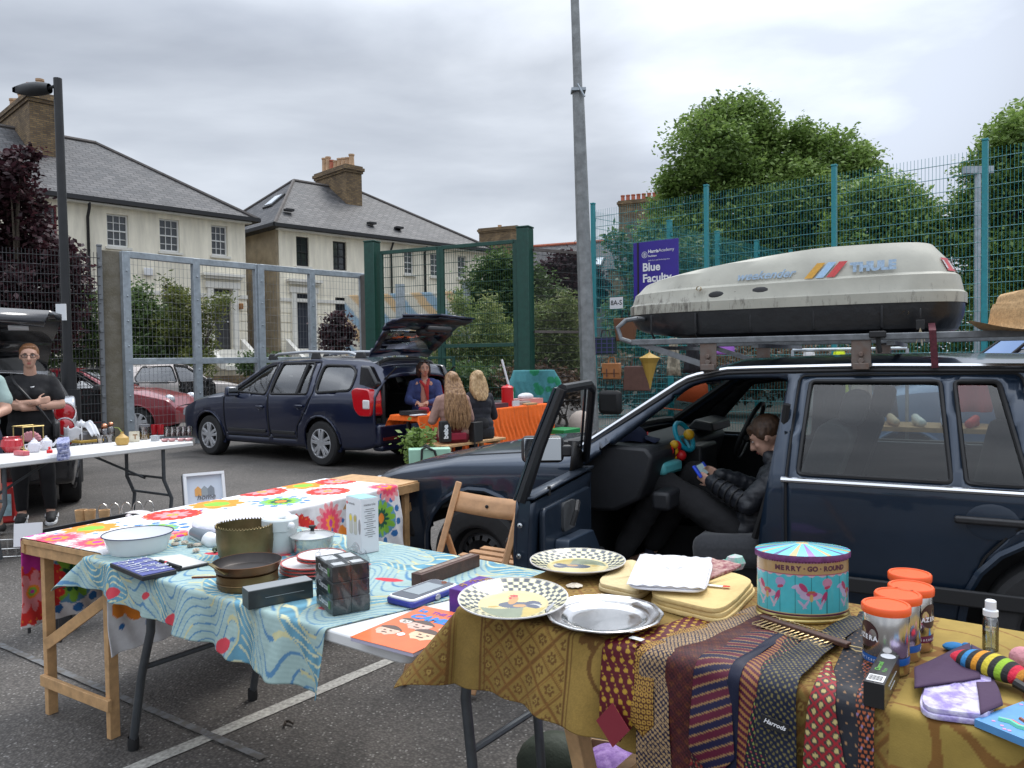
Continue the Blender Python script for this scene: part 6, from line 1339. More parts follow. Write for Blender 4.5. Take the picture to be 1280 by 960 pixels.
# bench
g=G()
for j in range(4): g.box((.22,-.15+.1*j,.435),(1.15,.085,.03))
bq=BN+Vector((0,0,0)); bt=thing('bench','light wooden slatted bench under the two seated women','bench',(BN.x,BN.y,0),bzr)
for j in range(4): g=G(); g.box((.22,-.15+.1*j,.435),(1.15,.085,.03)); part('slat',g,PINE,bt,bev=.004)
for x in (-.25,.69):
 for y in (-.13,.13): g=G(); g.box((x,y,.21),(.05,.05,.42)); part('leg',g,PINE,bt,bev=.004)
 g=G(); g.box((x,0,.40),(.04,.34,.05)); part('rail',g,PINE,bt,bev=.004)
g=G(); g.box((.20,-.19,.57),(.17,.08,.24)); g.tube([(.13,-.22,.66),(.13,-.23,.30)],.012,6); sb=solo('black_bag',g,BLACK,'small black bag standing on the bench between the seated girl and blonde woman','bag',(BN.x,BN.y,0),bzr,bev=.03)
# seller at the boot
ps=person('dark haired woman in a blue jacket facing the camera beside the car boot',(-1.20,10.72,0),R(-2))
g=G(); torso(g,(0,0,.72),(0,-.03,1.145),.155,(1,0,0),(0,-1,0),.16,.125,.15,.10)
for q in (-1,1):
 limb(g,((q*.09,0,.72),.085),((q*.11,-.20,.46),.058),((q*.11,-.10,.09),.036),((q*.12,-.22,.04),.032)); e=(q*.22,-.10,.90); limb(g,((q*.165,-.03,1.125),.048),(e,.042),((q*.06,-.30,.88),.028)); hand(g,(q*.06,-.30,.88),(-q*.5,-1,-.1),(0,0,-1),.6,.93,thumb=q)
cap(g,(0,-.03,1.15),(0,-.05,1.245),.05,.045); Pf,Mh=headprims(g,(0,-.065,1.335),(.35,-1,-.05),(0,0,1),.96); fuse('body',g,SKIN2,ps,.010,5); face(ps,Mh,brow=(.02,.012,.01))
g=G(); torso(g,(0,.01,.70),(0,-.015,1.145),.165,(1,0,0),(0,-1,0),.18,.15,.165,.118)
for q in (-1,1): limb(g,((q*.165,-.03,1.125),.062),((q*.22,-.10,.90),.056),((q*.09,-.27,.88),.042))
fuse('blue_jacket',g,BLUC,ps,.012,4,(.1,.016))
g=G(); limb(g,((0,-.09,1.12),.055),((0,-.10,.80),.05)); fuse('coral_top',g,mat('coral_top',(.42,.20,.15),.85,bump=(12,.4)),ps,.012,4)
g=G(); g.tube([(-.05,-.10,1.17),(.02,-.155,1.10),(.055,-.155,.92)],[.02,.022,.012],8); g.tube([(.06,-.06,1.19),(.05,-.15,1.10),(.06,-.16,.86)],[.02,.022,.012],8); part('red_scarf',g,mat('scarf_red',(.35,.02,.02),.85,bump=(20,.4)),ps)
g=G()
for q in (-1,1): limb(g,((q*.09,.02,.70),.10),((q*.11,-.20,.46),.072),((q*.11,-.10,.14),.05))
fuse('trousers',g,mat('jeans',(.03,.04,.07),.9,bump=(12,.4)),ps,.012,4)
for q in (-1,1):
 g=G(); limb(g,((q*.11,-.10,.06),.046),((q*.12,-.26,.045),.038)); fuse('shoe',g,MC['shoe_black'],ps,.01,3)
g=G(); g.M=Mh; g.ball((0,-.030,.038),.098,20,sz=(.92,1.05,.97)); g.M=None
for q in (-1,1): limb(g,((q*.055-.02,-.03,1.36),.045),((q*.07-.02,-.02,1.28),.035),((q*.06-.02,-.01,1.23),.02))
fuse('hair',g,H_DK,ps,.009,3,(.04,.010))
g=G(); g.M=Mh
for q in (-1,1): g.ball((q*.035,.055,.108),.026,12,sz=(1,.45,.7))
part('sunglasses',g,MC['gloss_black'],ps)
# ---- boy in the front seat (car frame)
bo=person('boy in a black padded jacket curled in the front passenger seat holding a games console',(*vl(1.29,-.42,0)[:2],-.07),-TH); bo.scale=(.94,.94,.94)
# local frame: x rearwards, y to the far side, faces -x
g=G(); hip=Vector((.12,0,.66)); shb=Vector((.34,0,1.00)); torso(g,tuple(hip),tuple(shb),.135,(0,1,0),(-.8,0,-.3),.13,.11,.13,.088)
kN,kF=(-.35,-.05,.875),(-.22,.16,.91); fN,fF=(-.62,-.06,.38),(-.52,.18,.38)
for h,k,f in (((.08,-.08,.65),kN,fN),((.08,.08,.65),kF,fF)): limb(g,(h,.072),(k,.050),(f,.032)); cap(g,f,(f[0]-.12,f[1],f[2]-.05),.032,.026)
eN,eF=(.17,-.20,.82),(.18,.18,.84); wN,wF=(-.05,-.09,.91),(-.04,.06,.93)
limb(g,((.33,-.135,.985),.043),(eN,.036),(wN,.024)); limb(g,((.33,.135,.985),.043),(eF,.036),(wF,.024))
hand(g,wN,(-.85,.15,.35),(.1,.9,-.1),.75,.82,thumb=1); hand(g,wF,(-.85,-.15,.35),(.1,-.9,-.1),.75,.82,thumb=-1)
cap(g,tuple(shb),(.285,0,1.085),.045,.042); Pf,Mh=headprims(g,(.225,-.01,1.165),(-.86,-.10,-.55),(-.5,0,.86),.94); fuse('body',g,SKIN,bo,.0075,5); face(bo,Mh)
g=G(); torso(g,(.13,0,.64),(.34,0,1.01),.14,(0,1,0),(-.8,0,-.3),.145,.135,.15,.108)
def puff(a,b,r0,r1,n):
 for k in range(n+1):
  t=k/n; c=lerp(a,b,t); g.ball(c,(r0+(r1-r0)*t),14)
puff((.33,-.135,.985),eN,.068,.060,6); puff(eN,wN,.060,.044,6); puff((.33,.135,.985),eF,.068,.060,6); puff(eF,wF,.060,.044,6); limb(g,((.26,-.07,1.06),.04),((.26,.07,1.06),.04)); g.ball((.34,0,1.08),.06,12)
fuse('padded_jacket',g,mat('padded_navy',(.016,.018,.024),.5,bump=(9,.5)),bo,.009,2,(.05,.018))
for k in range(5):     # quilting seams
 t=(k+.6)/5.6; c=Vector(lerp(eN,wN,t)); d=(Vector(wN)-Vector(eN)).normalized(); e=d.cross(Vector((0,0,1))).normalized(); f=e.cross(d); r0=.060-.016*t+.003; g=G(); g.tube([tuple(c+(e*math.cos(a)+f*math.sin(a))*r0) for a in np.linspace(0,2*math.pi,17)[:-1]],.0045,5,closed=True); part('quilt_seam',g,BLACK,bo)
g=G(); torso(g,(.10,0,.62),(.20,0,.76),.08,(0,1,0),(-1,0,0),.15,.13,.11,.10)
for h,k,f in (((.08,-.08,.65),kN,fN),((.08,.08,.65),kF,fF)): limb(g,(h,.098),(k,.082),((f[0]+.03,f[1],f[2]+.09),.066))
fuse('joggers',g,mat('jogger_black',(.013,.013,.015),.92,bump=(10,.5)),bo,.010,4,(.09,.018))
for f in (fN,fF):
 g=G(); limb(g,((f[0]+.02,f[1],f[2]+.06),.041),((f[0],f[1],f[2]-.01),.038)); fuse('sock',g,mat('ribbed_sock',(.06,.07,.11),.95,bump=(80,.8)),bo,.008,2)
 g=G(); limb(g,((f[0]+.03,f[1],f[2]-.04),.042),((f[0]-.12,f[1],f[2]-.08),.040),((f[0]-.17,f[1],f[2]-.09),.03)); fuse('shoe',g,mat('shoe_black',(.012,.012,.013),.7),bo,.009,3)
g=G(); g.M=Mh; g.ball((0,-.026,.042),.094,20,sz=(.90,1.06,.93)); g.ball((0,.040,.082),.042,12,sz=(1.45,.9,.6)); g.ball((0,.060,.060),.030,12,sz=(1.6,.6,.6)); g.ball((-.07,.0,.02),.03,10,sz=(.6,1,1.2)); fuse('hair',g,H_BOY,bo,.007,2,(.02,.008))
cm=Vector(lerp(wN,wF,.5))+Vector((-.085,0,.045)); gc=thing('games_console','small handheld games console with blue grip in the boy\'s hands','games console',(0,0,0)); gc.location=vl(1.29+cm.x*.94,-.42+cm.y*.94,cm.z*.94-.07); gc.rotation_euler=(0,R(-35),-TH)
g=G(); g.box((0,0,0),(.008,.13,.075)); part('screen_body',g,DARK,gc,bev=.003); g=G(); g.box((.005,0,0),(.002,.11,.062)); part('screen',g,mat('console_screen',(.12,.16,.18),.1,emit=((.3,.45,.5),.25)),gc)
for s,c in ((-1,(.02,.08,.7)),(1,(.02,.08,.7))): g=G(); g.box((0,s*.082,0),(.014,.034,.075)); part('grip',g,mat('grip_blue',c,.4),gc,bev=.006)
# toy steering wheel between the seats, and cap on the dash
ty=thing('toy_steering_wheel','turquoise toy steering wheel with yellow and red beads on a teal box beside the boy','toy',vl(1.00,-.20,.86),-TH-R(10))
tq=mat('toy_turquoise',(.01,.36,.50),.35); g=G(); c=Vector((.0,.0,.13)); a1=Vector((0,1,0)); a2=Vector((-.45,0,.9)); g.tube([tuple(c+a1*math.cos(t)*.085+a2*math.sin(t)*.085) for t in np.linspace(0,2*math.pi,28)[:-1]],.014,8,closed=True); g.tube([tuple(c-a1*.08),tuple(c+a1*.08)],.010,6); g.tube([tuple(c),tuple(c-a2*.08)],.010,6); part('rim',g,tq,ty)
g=G(); g.ball(tuple(c+Vector((.03,0,.012))),.032,14); part('yellow_knob',g,mat('toy_yellow',(.75,.42,.02),.35),ty)
for (p_,r_0,mm_) in (((-.0,-.13,.06),.028,'toy_yellow'),((.02,-.16,.10),.024,'toy_yellow'),((-.02,-.11,.02),.030,'toy_yellow')): g=G(); g.ball(p_,r_0,12); part('bead',g,MC[mm_],ty)
for p_ in ((0,-.10,.085),(.0,-.19,.065),(.02,-.08,.03)): g=G(); g.ball(p_,.032,12); part('red_bead',g,mat('toy_red',(.6,.015,.02),.35),ty)
g=G(); g.box((0,-.22,-.02),(.10,.22,.07)); part('toy_box',g,mat('toy_teal',(.10,.42,.45),.4),ty,bev=.02)
cp=thing('baseball_cap','navy baseball cap lying on the dashboard of the near estate','cap',vl(.80,-.52,.99),-TH+.4); NV=mat('cap_navy',(.012,.018,.05),.9,bump=(60,.3)); g=G(); g.grid(lambda u,v:(.085*math.cos(v*math.pi/2)*math.cos(2*math.pi*u)*1.1,.08*math.cos(v*math.pi/2)*math.sin(2*math.pi*u),.085*math.sin(v*math.pi/2)+.006*math.sin(u*19)),28,9,cu=True); part('cap_crown',g,NV,cp); g=G(); g.grid(lambda u,v:(.07+.085*v*math.cos((u-.5)*1.9),.09*math.sin((u-.5)*2.6)*(1+.1*v),.012+.018*math.cos((u-.5)*2.5)-.02*v),13,4); part('peak',g,NV,cp,solid=.004)
g=G(); g.box((.088,.0,.04),(.006,.03,.014)); part('badge',g,MC['toy_red'],cp)
# ================================================================= TABLES AND CLOTHS
RZT=-R(36.7); Tt=Vector((math.cos(RZT),math.sin(RZT))); Tn=Vector((-Tt.y,Tt.x))
def tn(t,n,z=0): p=Tt*t+Tn*n; return (p.x,p.y,z)
def cloth(name,label,cat,loc,rz,L,D,z,hang,paint,res=.005,rip=(.012,9),amax=None,mtl=None,hem=None,seed=0,thick=.0022,flare=.10,cf=.5,group=None):
 hl,hr,hf,hb=hang; res=res+.000137; na=int((L+hl+hr)/res)+1; nb=int((D+hf+hb)/res)+1; a=np.linspace(-hl,L+hr,na); b=np.linspace(-hf,D+hb,nb); A,B=np.meshgrid(a,b,indexing='ij'); P0=np.stack([A,B],-1).reshape(-1,2)
 if amax is not None: A=np.where(A>0,A*amax(B)/L,A)
 if hem is not None: B=np.where(B<0,B*hem(A),B)
 ax=np.clip(A,0,L); bx=np.clip(B,0,D); da=A-ax; db=B-bx; r=np.hypot(da,db)+1e-9; ua,ub=da/r,db/r; cor=np.abs(2*ua*ub); fl=flare+cf*cor
 s=ax+bx*1.3; w=np.sin(s*rip[1]*2*math.pi+seed)+.5*np.sin(s*rip[1]*3.7+seed*2+1); k=np.clip(r/.12,0,1.6)
 rb=.012; bend=np.minimum(r/rb,math.pi/2); out=rb*np.sin(bend)+np.maximum(r-rb*math.pi/2,0)*np.sin(fl)+rip[0]*k*w+.5*rip[0]*k+.004*k*np.sin(s*61+seed+3*np.sin(r*9)); drop=rb*(1-np.cos(bend))+np.maximum(r-rb*math.pi/2,0)*np.cos(fl)
 out=np.where(r<1e-6,0,out); zz=z-drop+(.0011*np.sin(A*23+seed)*np.sin(B*19)+.0006*np.sin(A*61+B*33)*np.sin(B*47-A*20))*(r<1e-6)
 P=np.stack([ax+ua*out,bx+ub*out,zz],-1); o=gridmesh(name,P,mtl or mat('printed_cotton',rough=.9,attr=True,bump=(350,.15)),solid=thick); o.location=loc; o.rotation_euler=(0,0,rz); colour(o,paint(P0[:,0],P0[:,1])); return tag(o,label,cat,group)
def put(c,m,col): c[m]=col
def petals(x,y,cx,cy,r,n,dep,ph=0):
 dx,dy=x-cx,y-cy; d=np.hypot(dx,dy); th=np.arctan2(dy,dx)+ph; return d<r*(1-dep+dep*np.abs(np.cos(n*th/2)))
def floral(a,b):
 c=np.tile(np.array([.74,.73,.74]),(len(a),1)); r=random.Random(4)
 GRN=(.22,.47,.05);DG=(.01,.10,.06);BL=(.03,.16,.42);LB=(.12,.30,.48);RD=(.72,.035,.03);PK=(.80,.28,.30);OR=(.85,.26,.03);MG=(.55,.03,.30);HP=(.78,.07,.14);NVY=(.05,.09,.20)
 def dots(cx,cy,R_,n,rr,col,ph=0):
  for k in range(n):
   t=2*math.pi*k/n+ph; put(c,np.hypot(a-cx-R_*math.cos(t),b-cy-R_*math.sin(t))<rr,col)
 fl=[(0,1.60,-.17),(1,1.42,.20),(2,1.50,.47),(1,1.70,.40),(3,1.20,-.12),(0,1.08,.20),(2,.88,.44),(1,1.24,.52),(2,1.30,-.28),(3,.80,.14),(1,.60,.40),(0,.36,.20),(2,.24,.46),(3,.10,.18),(3,.34,-.02),(1,.40,-.24),(2,.12,-.16),(0,.72,-.20),(2,.60,-.02),(1,.98,-.16),(3,.06,.40),(0,.22,.78),(1,.50,.76),(2,.80,.74),(1,.05,.80),(0,1.10,.80),(2,1.40,.80),(1,1.66,.78),(4,.05,.62),(3,1.68,.02)]
 for ty,x,y in fl:
  q=r.uniform(.9,1.1)
  if ty==0:
   dots(x,y,.135*q,11,.020,BL,.3); put(c,petals(a,b,x,y,.112*q,12,.06),LB); put(c,petals(a,b,x,y,.108*q,12,.34),GRN); put(c,petals(a,b,x,y,.062*q,12,.34,.2),DG); put(c,np.hypot(a-x,(b-y))<.030*q,OR)
  elif ty==1:
   put(c,petals(a,b,x,y,.135*q,20,.10),RD); dots(x,y,.115*q,26,.0045,OR); put(c,petals(a,b,x,y,.085*q,9,.45),PK); put(c,np.hypot(a-x,b-y)<.028*q,OR); put(c,np.hypot(a-x,b-y)<.018*q,GRN); put(c,np.hypot(a-x,b-y)<.009,MG)
  elif ty==2:
   put(c,petals(a,b,x,y,.125*q,8,.22),OR); put(c,petals(a,b,x,y,.062*q,6,.15),GRN); dots(x,y,.145*q,9,.012,BL,.1)
  elif ty==3:
   put(c,petals(a,b,x,y,.12*q,14,.28),PK); put(c,petals(a,b,x,y,.085*q,14,.2),HP); put(c,petals(a,b,x,y,.05*q,10,.3),OR); put(c,np.hypot(a-x,b-y)<.020,MG)
  else: put(c,petals(a,b,x,y,.10,10,.3),MG)
 return c
def bluecl(a,b):
 c=np.tile(np.array([.32,.44,.42]),(len(a),1)); rib=.5+.5*np.sin(b*2*math.pi/.012); c*=(1-.10*rib)[:,None]
 w=b+.10*np.sin(a*9+1)+.045*np.sin(a*21+b*14); u=a+.06*np.sin(b*17); ph=w*2*math.pi/.038
 band=np.sin(u*2*math.pi/.46+2.2*np.sin(w*8)); ln=np.sin(ph+5*np.sin(u*4.4)); m=(ln>.86)&(band<.45); c[m]=(.08,.20,.34)
 m=(np.sin(ph*.5+3*np.sin(u*4.4)+1)>.90)&(band>-.3); c[m]=(.48,.46,.26)
 m=band>.62; c[m]=np.array([.11,.27,.36])*(1+.15*np.sin(a[m]*90)[:,None]); m2=(band>.55)&(band<.62); c[m2]=(.48,.46,.26)
 m3=(band>.70)&(np.sin(w*2*math.pi/.034)>.72); c[m3]=(.55,.55,.36)
 for (x,y,r_) in ((.10,.14,.035),(.42,.30,.03),(.62,.42,.04),(.96,.10,.028),(1.0,.50,.03),(1.28,.42,.028),(.30,-.12,.035),(.74,-.13,.03),(.12,.55,.03),(1.45,.12,.03),(1.1,-.13,.03),(.55,-.08,.02)):
  m=(((a-x)*.75+(b-y)*.5)**2/(r_*1.6)**2+((b-y)*.8-(a-x)*.3)**2/(r_*.6)**2)<1; c[m]=(.52,.04,.06)
 return c
def goldcl(a,b):
 c=np.tile(np.array([.245,.155,.035]),(len(a),1)); BR=np.array([.13,.060,.012])
 n=.5+.5*np.sin(a*7+2*np.sin(b*5)); c*=(.80+.35*n)[:,None]
 p=.062; u=(a+b)/p; v=(a-b)/p; fu=np.abs(u-np.round(u)); fv=np.abs(v-np.round(v)); br=(np.abs(b+.0)>-1)&~((np.abs(a-.40)<.09)|(np.abs(a-.03)<.05))
 m=((fu<.055)|(fv<.055))&br; c[m]=BR*1.2; m=(((fu>.085)&(fu<.11))|((fv>.085)&(fv<.11)))&br; c[m]=BR*1.6
 cu=u-np.floor(u)-.5; cv=v-np.floor(v)-.5; d=np.hypot(cu,cv); th=np.arctan2(cv,cu); m=(d<.30*(.55+.45*np.abs(np.cos(3*th))))&br; c[m]=BR; m=(d<.13)&br; c[m]=(.30,.20,.05); m=(d<.06)&br; c[m]=BR
 for x in (.315,.485,-.02,.075):
  m=np.abs(a-x)<.003; c[m]=BR; m=np.abs(a-x-.010)<.0015; c[m]=BR
 for x0 in (.40,):
  q=a-x0-.030*np.sin(b*2*math.pi/.22); m=np.abs(q)<.005; c[m]=BR
  bb=(b/.11); k=np.round(bb); dy=(b-k*.11); dx=a-x0+.035*np.where(k%2==0,1,-1); d=np.hypot(dx,dy); th=np.arctan2(dy,dx); m=d<.030*(.5+.5*np.abs(np.cos(2.5*th))); c[m]=BR
 rr=RNG.rand(len(a)); c*=(.9+.2*rr)[:,None]; m=a>.95    # leafy end of the cloth
 q=np.sin(a*26+3*np.sin(b*13))+np.sin(b*31+2*np.sin(a*17)); e=m&(np.abs(q)<.16); c[m]=np.array([.27,.185,.04])*(.85+.3*n[m])[:,None]; c[e]=BR*1.5
 return c
GM=mat('leg_grey',(.10,.11,.12),.45,.6,var=(20,.2)); WTOP=mat('white_tabletop',(.66,.66,.65),.5,var=(5,.06))
# ---- blue cloth table
bl=thing('folding_table','white topped folding table on grey tube legs under the blue patterned cloth','table',tn(-3.03,1.365),RZT)
g=G(); g.prism(rpoly([(0,0),(1.68,0),(1.68,.785),(0,.785)],.05),.69,.725,plane='xy'); part('tabletop',g,WTOP,bl,bev=.006)
for (x0,ys,dx) in ((.30,(.08,.60),-.15),(1.60,(.31,.64),.04)):
 for y in ys:
  g=G(); g.tube([(x0+.02,y,.69),(x0,y,.48),(x0+dx*.5,y,.30),(x0+dx,y,.03)],.0155,10); lg=part('leg',g,GM,bl); g=G(); g.lathe([(.019,0),(.021,.02),(.019,.05)],(x0+dx,y,0),n=12); part('foot_cap',g,BLACK,lg)
 g=G(); g.tube([(x0+dx*.45,ys[0],.33),(x0+dx*.45,ys[1],.33)],.011,8); part('crossbar',g,GM,bl)
 g=G(); g.tube([(x0+.02,(ys[0]+ys[1])/2,.50),(x0+(.45 if x0<1 else -.45),(ys[0]+ys[1])/2,.685)],.010,8); part('brace',g,GM,bl)
cloth('blue_cloth','pale turquoise cloth with swirling blue lines and red petals','tablecloth',tn(-3.03,1.365),RZT,1.62,.785,.7285,(.13,.0,.155,.05),bluecl,res=.0036,rip=(.013,4.3),amax=lambda B:1.40+.22*np.clip(B/.785,0,1)-.02,hem=lambda A:.72+.5*np.clip((A-.1)/1.2,0,1),seed=1,cf=.62)
# ---- gold cloth table
AZ=.85; gt=thing('trestle_table','board on wooden trestles under the gold damask cloth, nearest the camera','table',tn(-1.215,1.414),RZT)
g=G(); g.box((.89,.27,AZ-.012),(1.76,.52,.02)); part('tabletop',g,PINE,gt,bev=.002)
for x0,sx in ((.18,1),(1.45,-1)):
 for y in (.10,.44):
  g=G(); g.bar((x0+.02,y,AZ-.03),(x0+.02+sx*.22,y-.02,.02),.035,.05,up=(0,1,0)); part('leg',g,PINE,gt,bev=.003)
 g=G(); g.bar((x0+sx*.12,.08,.42),(x0+sx*.12,.46,.42),.03,.04); part('crossbar',g,PINE,gt)
cloth('gold_cloth','olive gold damask cloth with brown flowers covering the nearest table','tablecloth',tn(-1.215,1.414),RZT,1.78,.54,AZ+.004,(.165,.1,.185,.06),goldcl,res=.0026,rip=(.007,3.1),seed=2,cf=.62,hem=lambda A:1+.25*np.clip((A-.2)/.4,0,1))
# ---- floral table on wooden trestle
FO=(-1.57,2.92,0); FR=R(59.4); FD=Vector((math.cos(FR),math.sin(FR))); FN=Vector((-FD.y,FD.x))
ft=thing('trestle_table','long wooden trestle table under the bright floral cloth','table',FO,FR)
g=G(); g.box((1.0,.275,.722),(2.0,.55,.022)); part('tabletop',g,PINE,ft,bev=.002)
for y in (.0,.55): g=G(); g.box((1.0,y,.70),(2.0,.022,.05)); part('side_rail',g,PINE,ft)
for x in (.02,1.98): g=G(); g.box((x,.275,.695),(.025,.56,.055)); part('end_rail',g,PINE,ft,bev=.002)
for x in (.05,1.88):
 for y in (.03,.46): g=G(); g.box((x,y,.355),(.04,.028,.71)); part('leg',g,PINE,ft,bev=.002)
 for z in (.13,): g=G(); g.bar((x-.03,.0,z+.01),(x-.03,.47,z+.02),.018,.045); part('stretcher',g,PINE,ft,bev=.002)
 g=G(); g.bar((x-.025,.44,.30),(x+.10,.02,.60),.012,.045,up=(0,0,1)); part('brace',g,PINE,ft,bev=.002)
cloth('floral_cloth','white tablecloth with big red, orange and green retro flowers','tablecloth',(FO[0],FO[1],0),FR,1.76,.55,.738,(0,0,.40,.40),floral,rip=(.010,3.3),seed=3,cf=.2,flare=.05)
# ================================================================= ITEMS ON THE BLUE CLOTH
ZB=.7305; ZG=AZ+.0065; ZF=.7405
def yaw(p,q): return math.atan2(q[1]-p[1],q[0]-p[0])
ENAM=mat('enamel_white',(.72,.73,.74),.22,coat=.4); p=at(173,688,ZB); t=thing('enamel_bowl','wide white enamel bowl with a thin navy rim','bowl',p)
g=G(); g.lathe([(.0001,.004),(.095,.004),(.100,.0),(.108,.02),(.124,.066),(.128,.068),(.122,.067),(.105,.022),(.09,.010),(.0001,.010)],n=48); part('bowl_body',g,ENAM,t); g=G(); g.lathe([(.125,.066),(.1295,.0675),(.1285,.0705),(.125,.070)],n=48); part('rim',g,mat('navy_enamel',(.02,.03,.09),.3),t)
# cutlery case
def quad(name,label,cat,pts,z,h,m,**k):
 P=[Vector(at(x,y,z+h)) for x,y in pts]; c=sum(P,Vector())/len(P); rz=yaw(P[0],P[1]); Mi=Matrix.Rotation(-rz,3,'Z'); Q=[Mi@(q-c) for q in P]; t=thing(name,label,cat,(c.x,c.y,z),rz)
 return t,[(q.x,q.y) for q in Q]
t,Q=quad('cutlery_case','open flat case with blue velvet tray of small silver cutlery','cutlery case',[(137,704),(178,721),(221,712),(182,696)],ZB,.016,None)
g=G(); g.prism(Q,0,.016,plane='xy'); part('case_base',g,DARK,t,bev=.002)
Qi=[(x*.94,y*.94) for x,y in Q]; g=G(); g.prism(Qi,.0155,.018,plane='xy'); part('velvet_tray',g,mat('blue_velvet',(.01,.025,.22),.95,sheen=.4,var=(60,.3)),t)
r=random.Random(5)
for k in range(26):
 u,v=r.random()*.84+.08,r.random()*.84+.08; a=Vector(Qi[0]).lerp(Vector(Qi[1]),u); b=Vector(Qi[3]).lerp(Vector(Qi[2]),u); c=a.lerp(b,v); d=(b-a).normalized()*.018; g=G(); g.tube([(c.x-d.x,c.y-d.y,.0205),(c.x+d.x*.7,c.y+d.y*.7,.0205),(c.x+d.x,c.y+d.y,.0205)],[.0012,.0015,.004],6); part('teaspoon',g,CHROME,t)
t,Q=quad('case_lid','pale grey case lid lying right of the velvet cutlery tray','lid',[(184,697),(223,711),(262,703),(226,692)],ZB,.010,None)
g=G(); g.prism(Q,0,.008,plane='xy'); part('lid_frame',g,DARK,t,bev=.001); g=G(); g.prism([(x*.93,y*.9) for x,y in Q],.0075,.010,plane='xy'); part('lid_lining',g,mat('pale_lining',(.52,.52,.50),.8,var=(20,.1)),t)
a=Vector(at(200,701,ZB+.015)); b=Vector(at(226,709,ZB+.015)); g=G(); g.tube([(0,0,0),tuple(b-a)],.0055,8); g.tube([tuple((b-a)*.28),tuple((b-a)*.36)],.0062,8,1); solo('pen',g,[BLACK,MC['toy_red']],'black pen with a red ring across the cutlery case','pen',tuple(a))
# brass and copper
BRS=mat('tarnished_brass',(.13,.105,.045),.42,.75,var=(7,.12),col2=(.21,.155,.075),bump=(25,.15)); COP=mat('tarnished_copper',(.10,.055,.03),.4,.75,var=(8,.12),col2=(.22,.10,.05)); PANB=mat('pan_black',(.025,.02,.018),.4,.4,var=(14,.4))
p=at(308,694,ZB); t=thing('brass_pot','tall tarnished brass planter with a saw toothed rim','planter',p); g=G(); g.lathe([(.0001,0),(.094,0),(.099,.012),(.105,.06),(.106,.115),(.103,.117),(.101,.06),(.09,.006),(.0001,.006)],n=56); part('pot_body',g,BRS,t)
g=G()
for k in range(56):
 a=2*math.pi*k/56; g.add([(.106*math.cos(a-.045),.106*math.sin(a-.045),.113),(.106*math.cos(a+.045),.106*math.sin(a+.045),.113),(.106*math.cos(a),.106*math.sin(a),.124)],[(0,1,2)])
part('toothed_rim',g,BRS,t,solid=.003)
p=at(310,732,ZB); t=thing('copper_pan','copper sauce pan with a thin straight handle under the skillet','pan',p,R(0)); g=G(); g.lathe([(.0001,0),(.090,0),(.094,.008),(.096,.048),(.0001,.048)],n=48); g.lathe([(.0965,.020),(.0975,.022),(.0965,.024)],n=48); part('pan_body',g,mat('brown_copper',(.12,.07,.03),.4,.7,var=(8,.12),col2=(.22,.14,.06)),t)
g=G(); q=Vector(at(240,722,ZB+.033))-Vector(p); g.bar((-.088,-.01,.033),tuple(q+Vector((0,0,.033-q.z))),.008,.005); part('handle',g,mat('copper_bright',(.28,.10,.05),.35,.8),t)
t2=thing('skillet','small black lined copper skillet stacked on the copper pan','pan',(p[0],p[1],p[2]+.048)); g=G(); g.lathe([(.0001,0),(.088,0),(.098,.008),(.108,.034),(.106,.0345),(.094,.008),(.086,.004),(.0001,.004)],n=48); part('pan_body',g,[COP],t2); g=G(); g.lathe([(.0001,.0045),(.086,.0045),(.094,.0085),(.1055,.0335)],n=48,cap0=False,cap1=False); part('pan_lining',g,PANB,t2)
g=G(); q=Vector(at(262,706,ZB+.085))-Vector((p[0],p[1],p[2]+.048)); g.bar((-.03,-.105,.018),(q.x,q.y,.04),.014,.004); part('handle',g,BRS,t2,bev=.001)
# white jug / lidded container, round pad, pot with lid
p=at(351,689,ZB); t=thing('white_canister','white plastic canister with side lugs behind the brass planter','canister',p); g=G(); g.lathe([(.0001,0),(.055,0),(.060,.01),(.062,.085),(.067,.087),(.068,.125),(.064,.13),(.0001,.13)],n=36); part('canister_body',g,mat('pale_plastic',(.55,.60,.60),.4),t)
g=G(); g.ball((.055,-.045,.107),.014,10); g.tube([(.0,-.02,.13),(.03,-.03,.137)],.005,6); part('lug',g,WHITEP,t)
p=at(304,660,ZF+.004); t=thing('round_pad','large flat round white padded cushion lying across the two cloths','cushion',(p[0],p[1],ZF+.004)); g=G(); g.grid(lambda u,v:((.205*math.cos(2*math.pi*u)*math.sin(math.pi*v)**.55),(.205*math.sin(2*math.pi*u)*math.sin(math.pi*v)**.55),.033-.033*math.cos(math.pi*v)*(1+.02*math.sin(u*31))),48,14,cu=True); part('pad',g,mat('white_padding',(.60,.60,.68),.85,bump=(18,.3)),t)
STL=mat('steel',(.55,.54,.52),.25,.9,var=(6,.15)); p=at(391,690,ZB); t=thing('steel_pot','small steel cooking pot with a glass lid and black knob','pot',p); g=G(); g.lathe([(.0001,0),(.062,0),(.072,.012),(.079,.06),(.082,.062),(.078,.058),(.07,.014),(.0001,.006)],n=40); part('pot_body',g,STL,t)
g=G(); g.lathe([(.082,.062),(.083,.066),(.05,.077),(.0001,.082)],n=40); ld=part('lid',g,mat('milky_lid',(.45,.46,.46),.12,.3,coat=.5),t); g=G(); g.lathe([(.008,.08),(.007,.09),(.013,.094),(.013,.101),(.0001,.103)],n=16); part('knob',g,BLACK,ld)
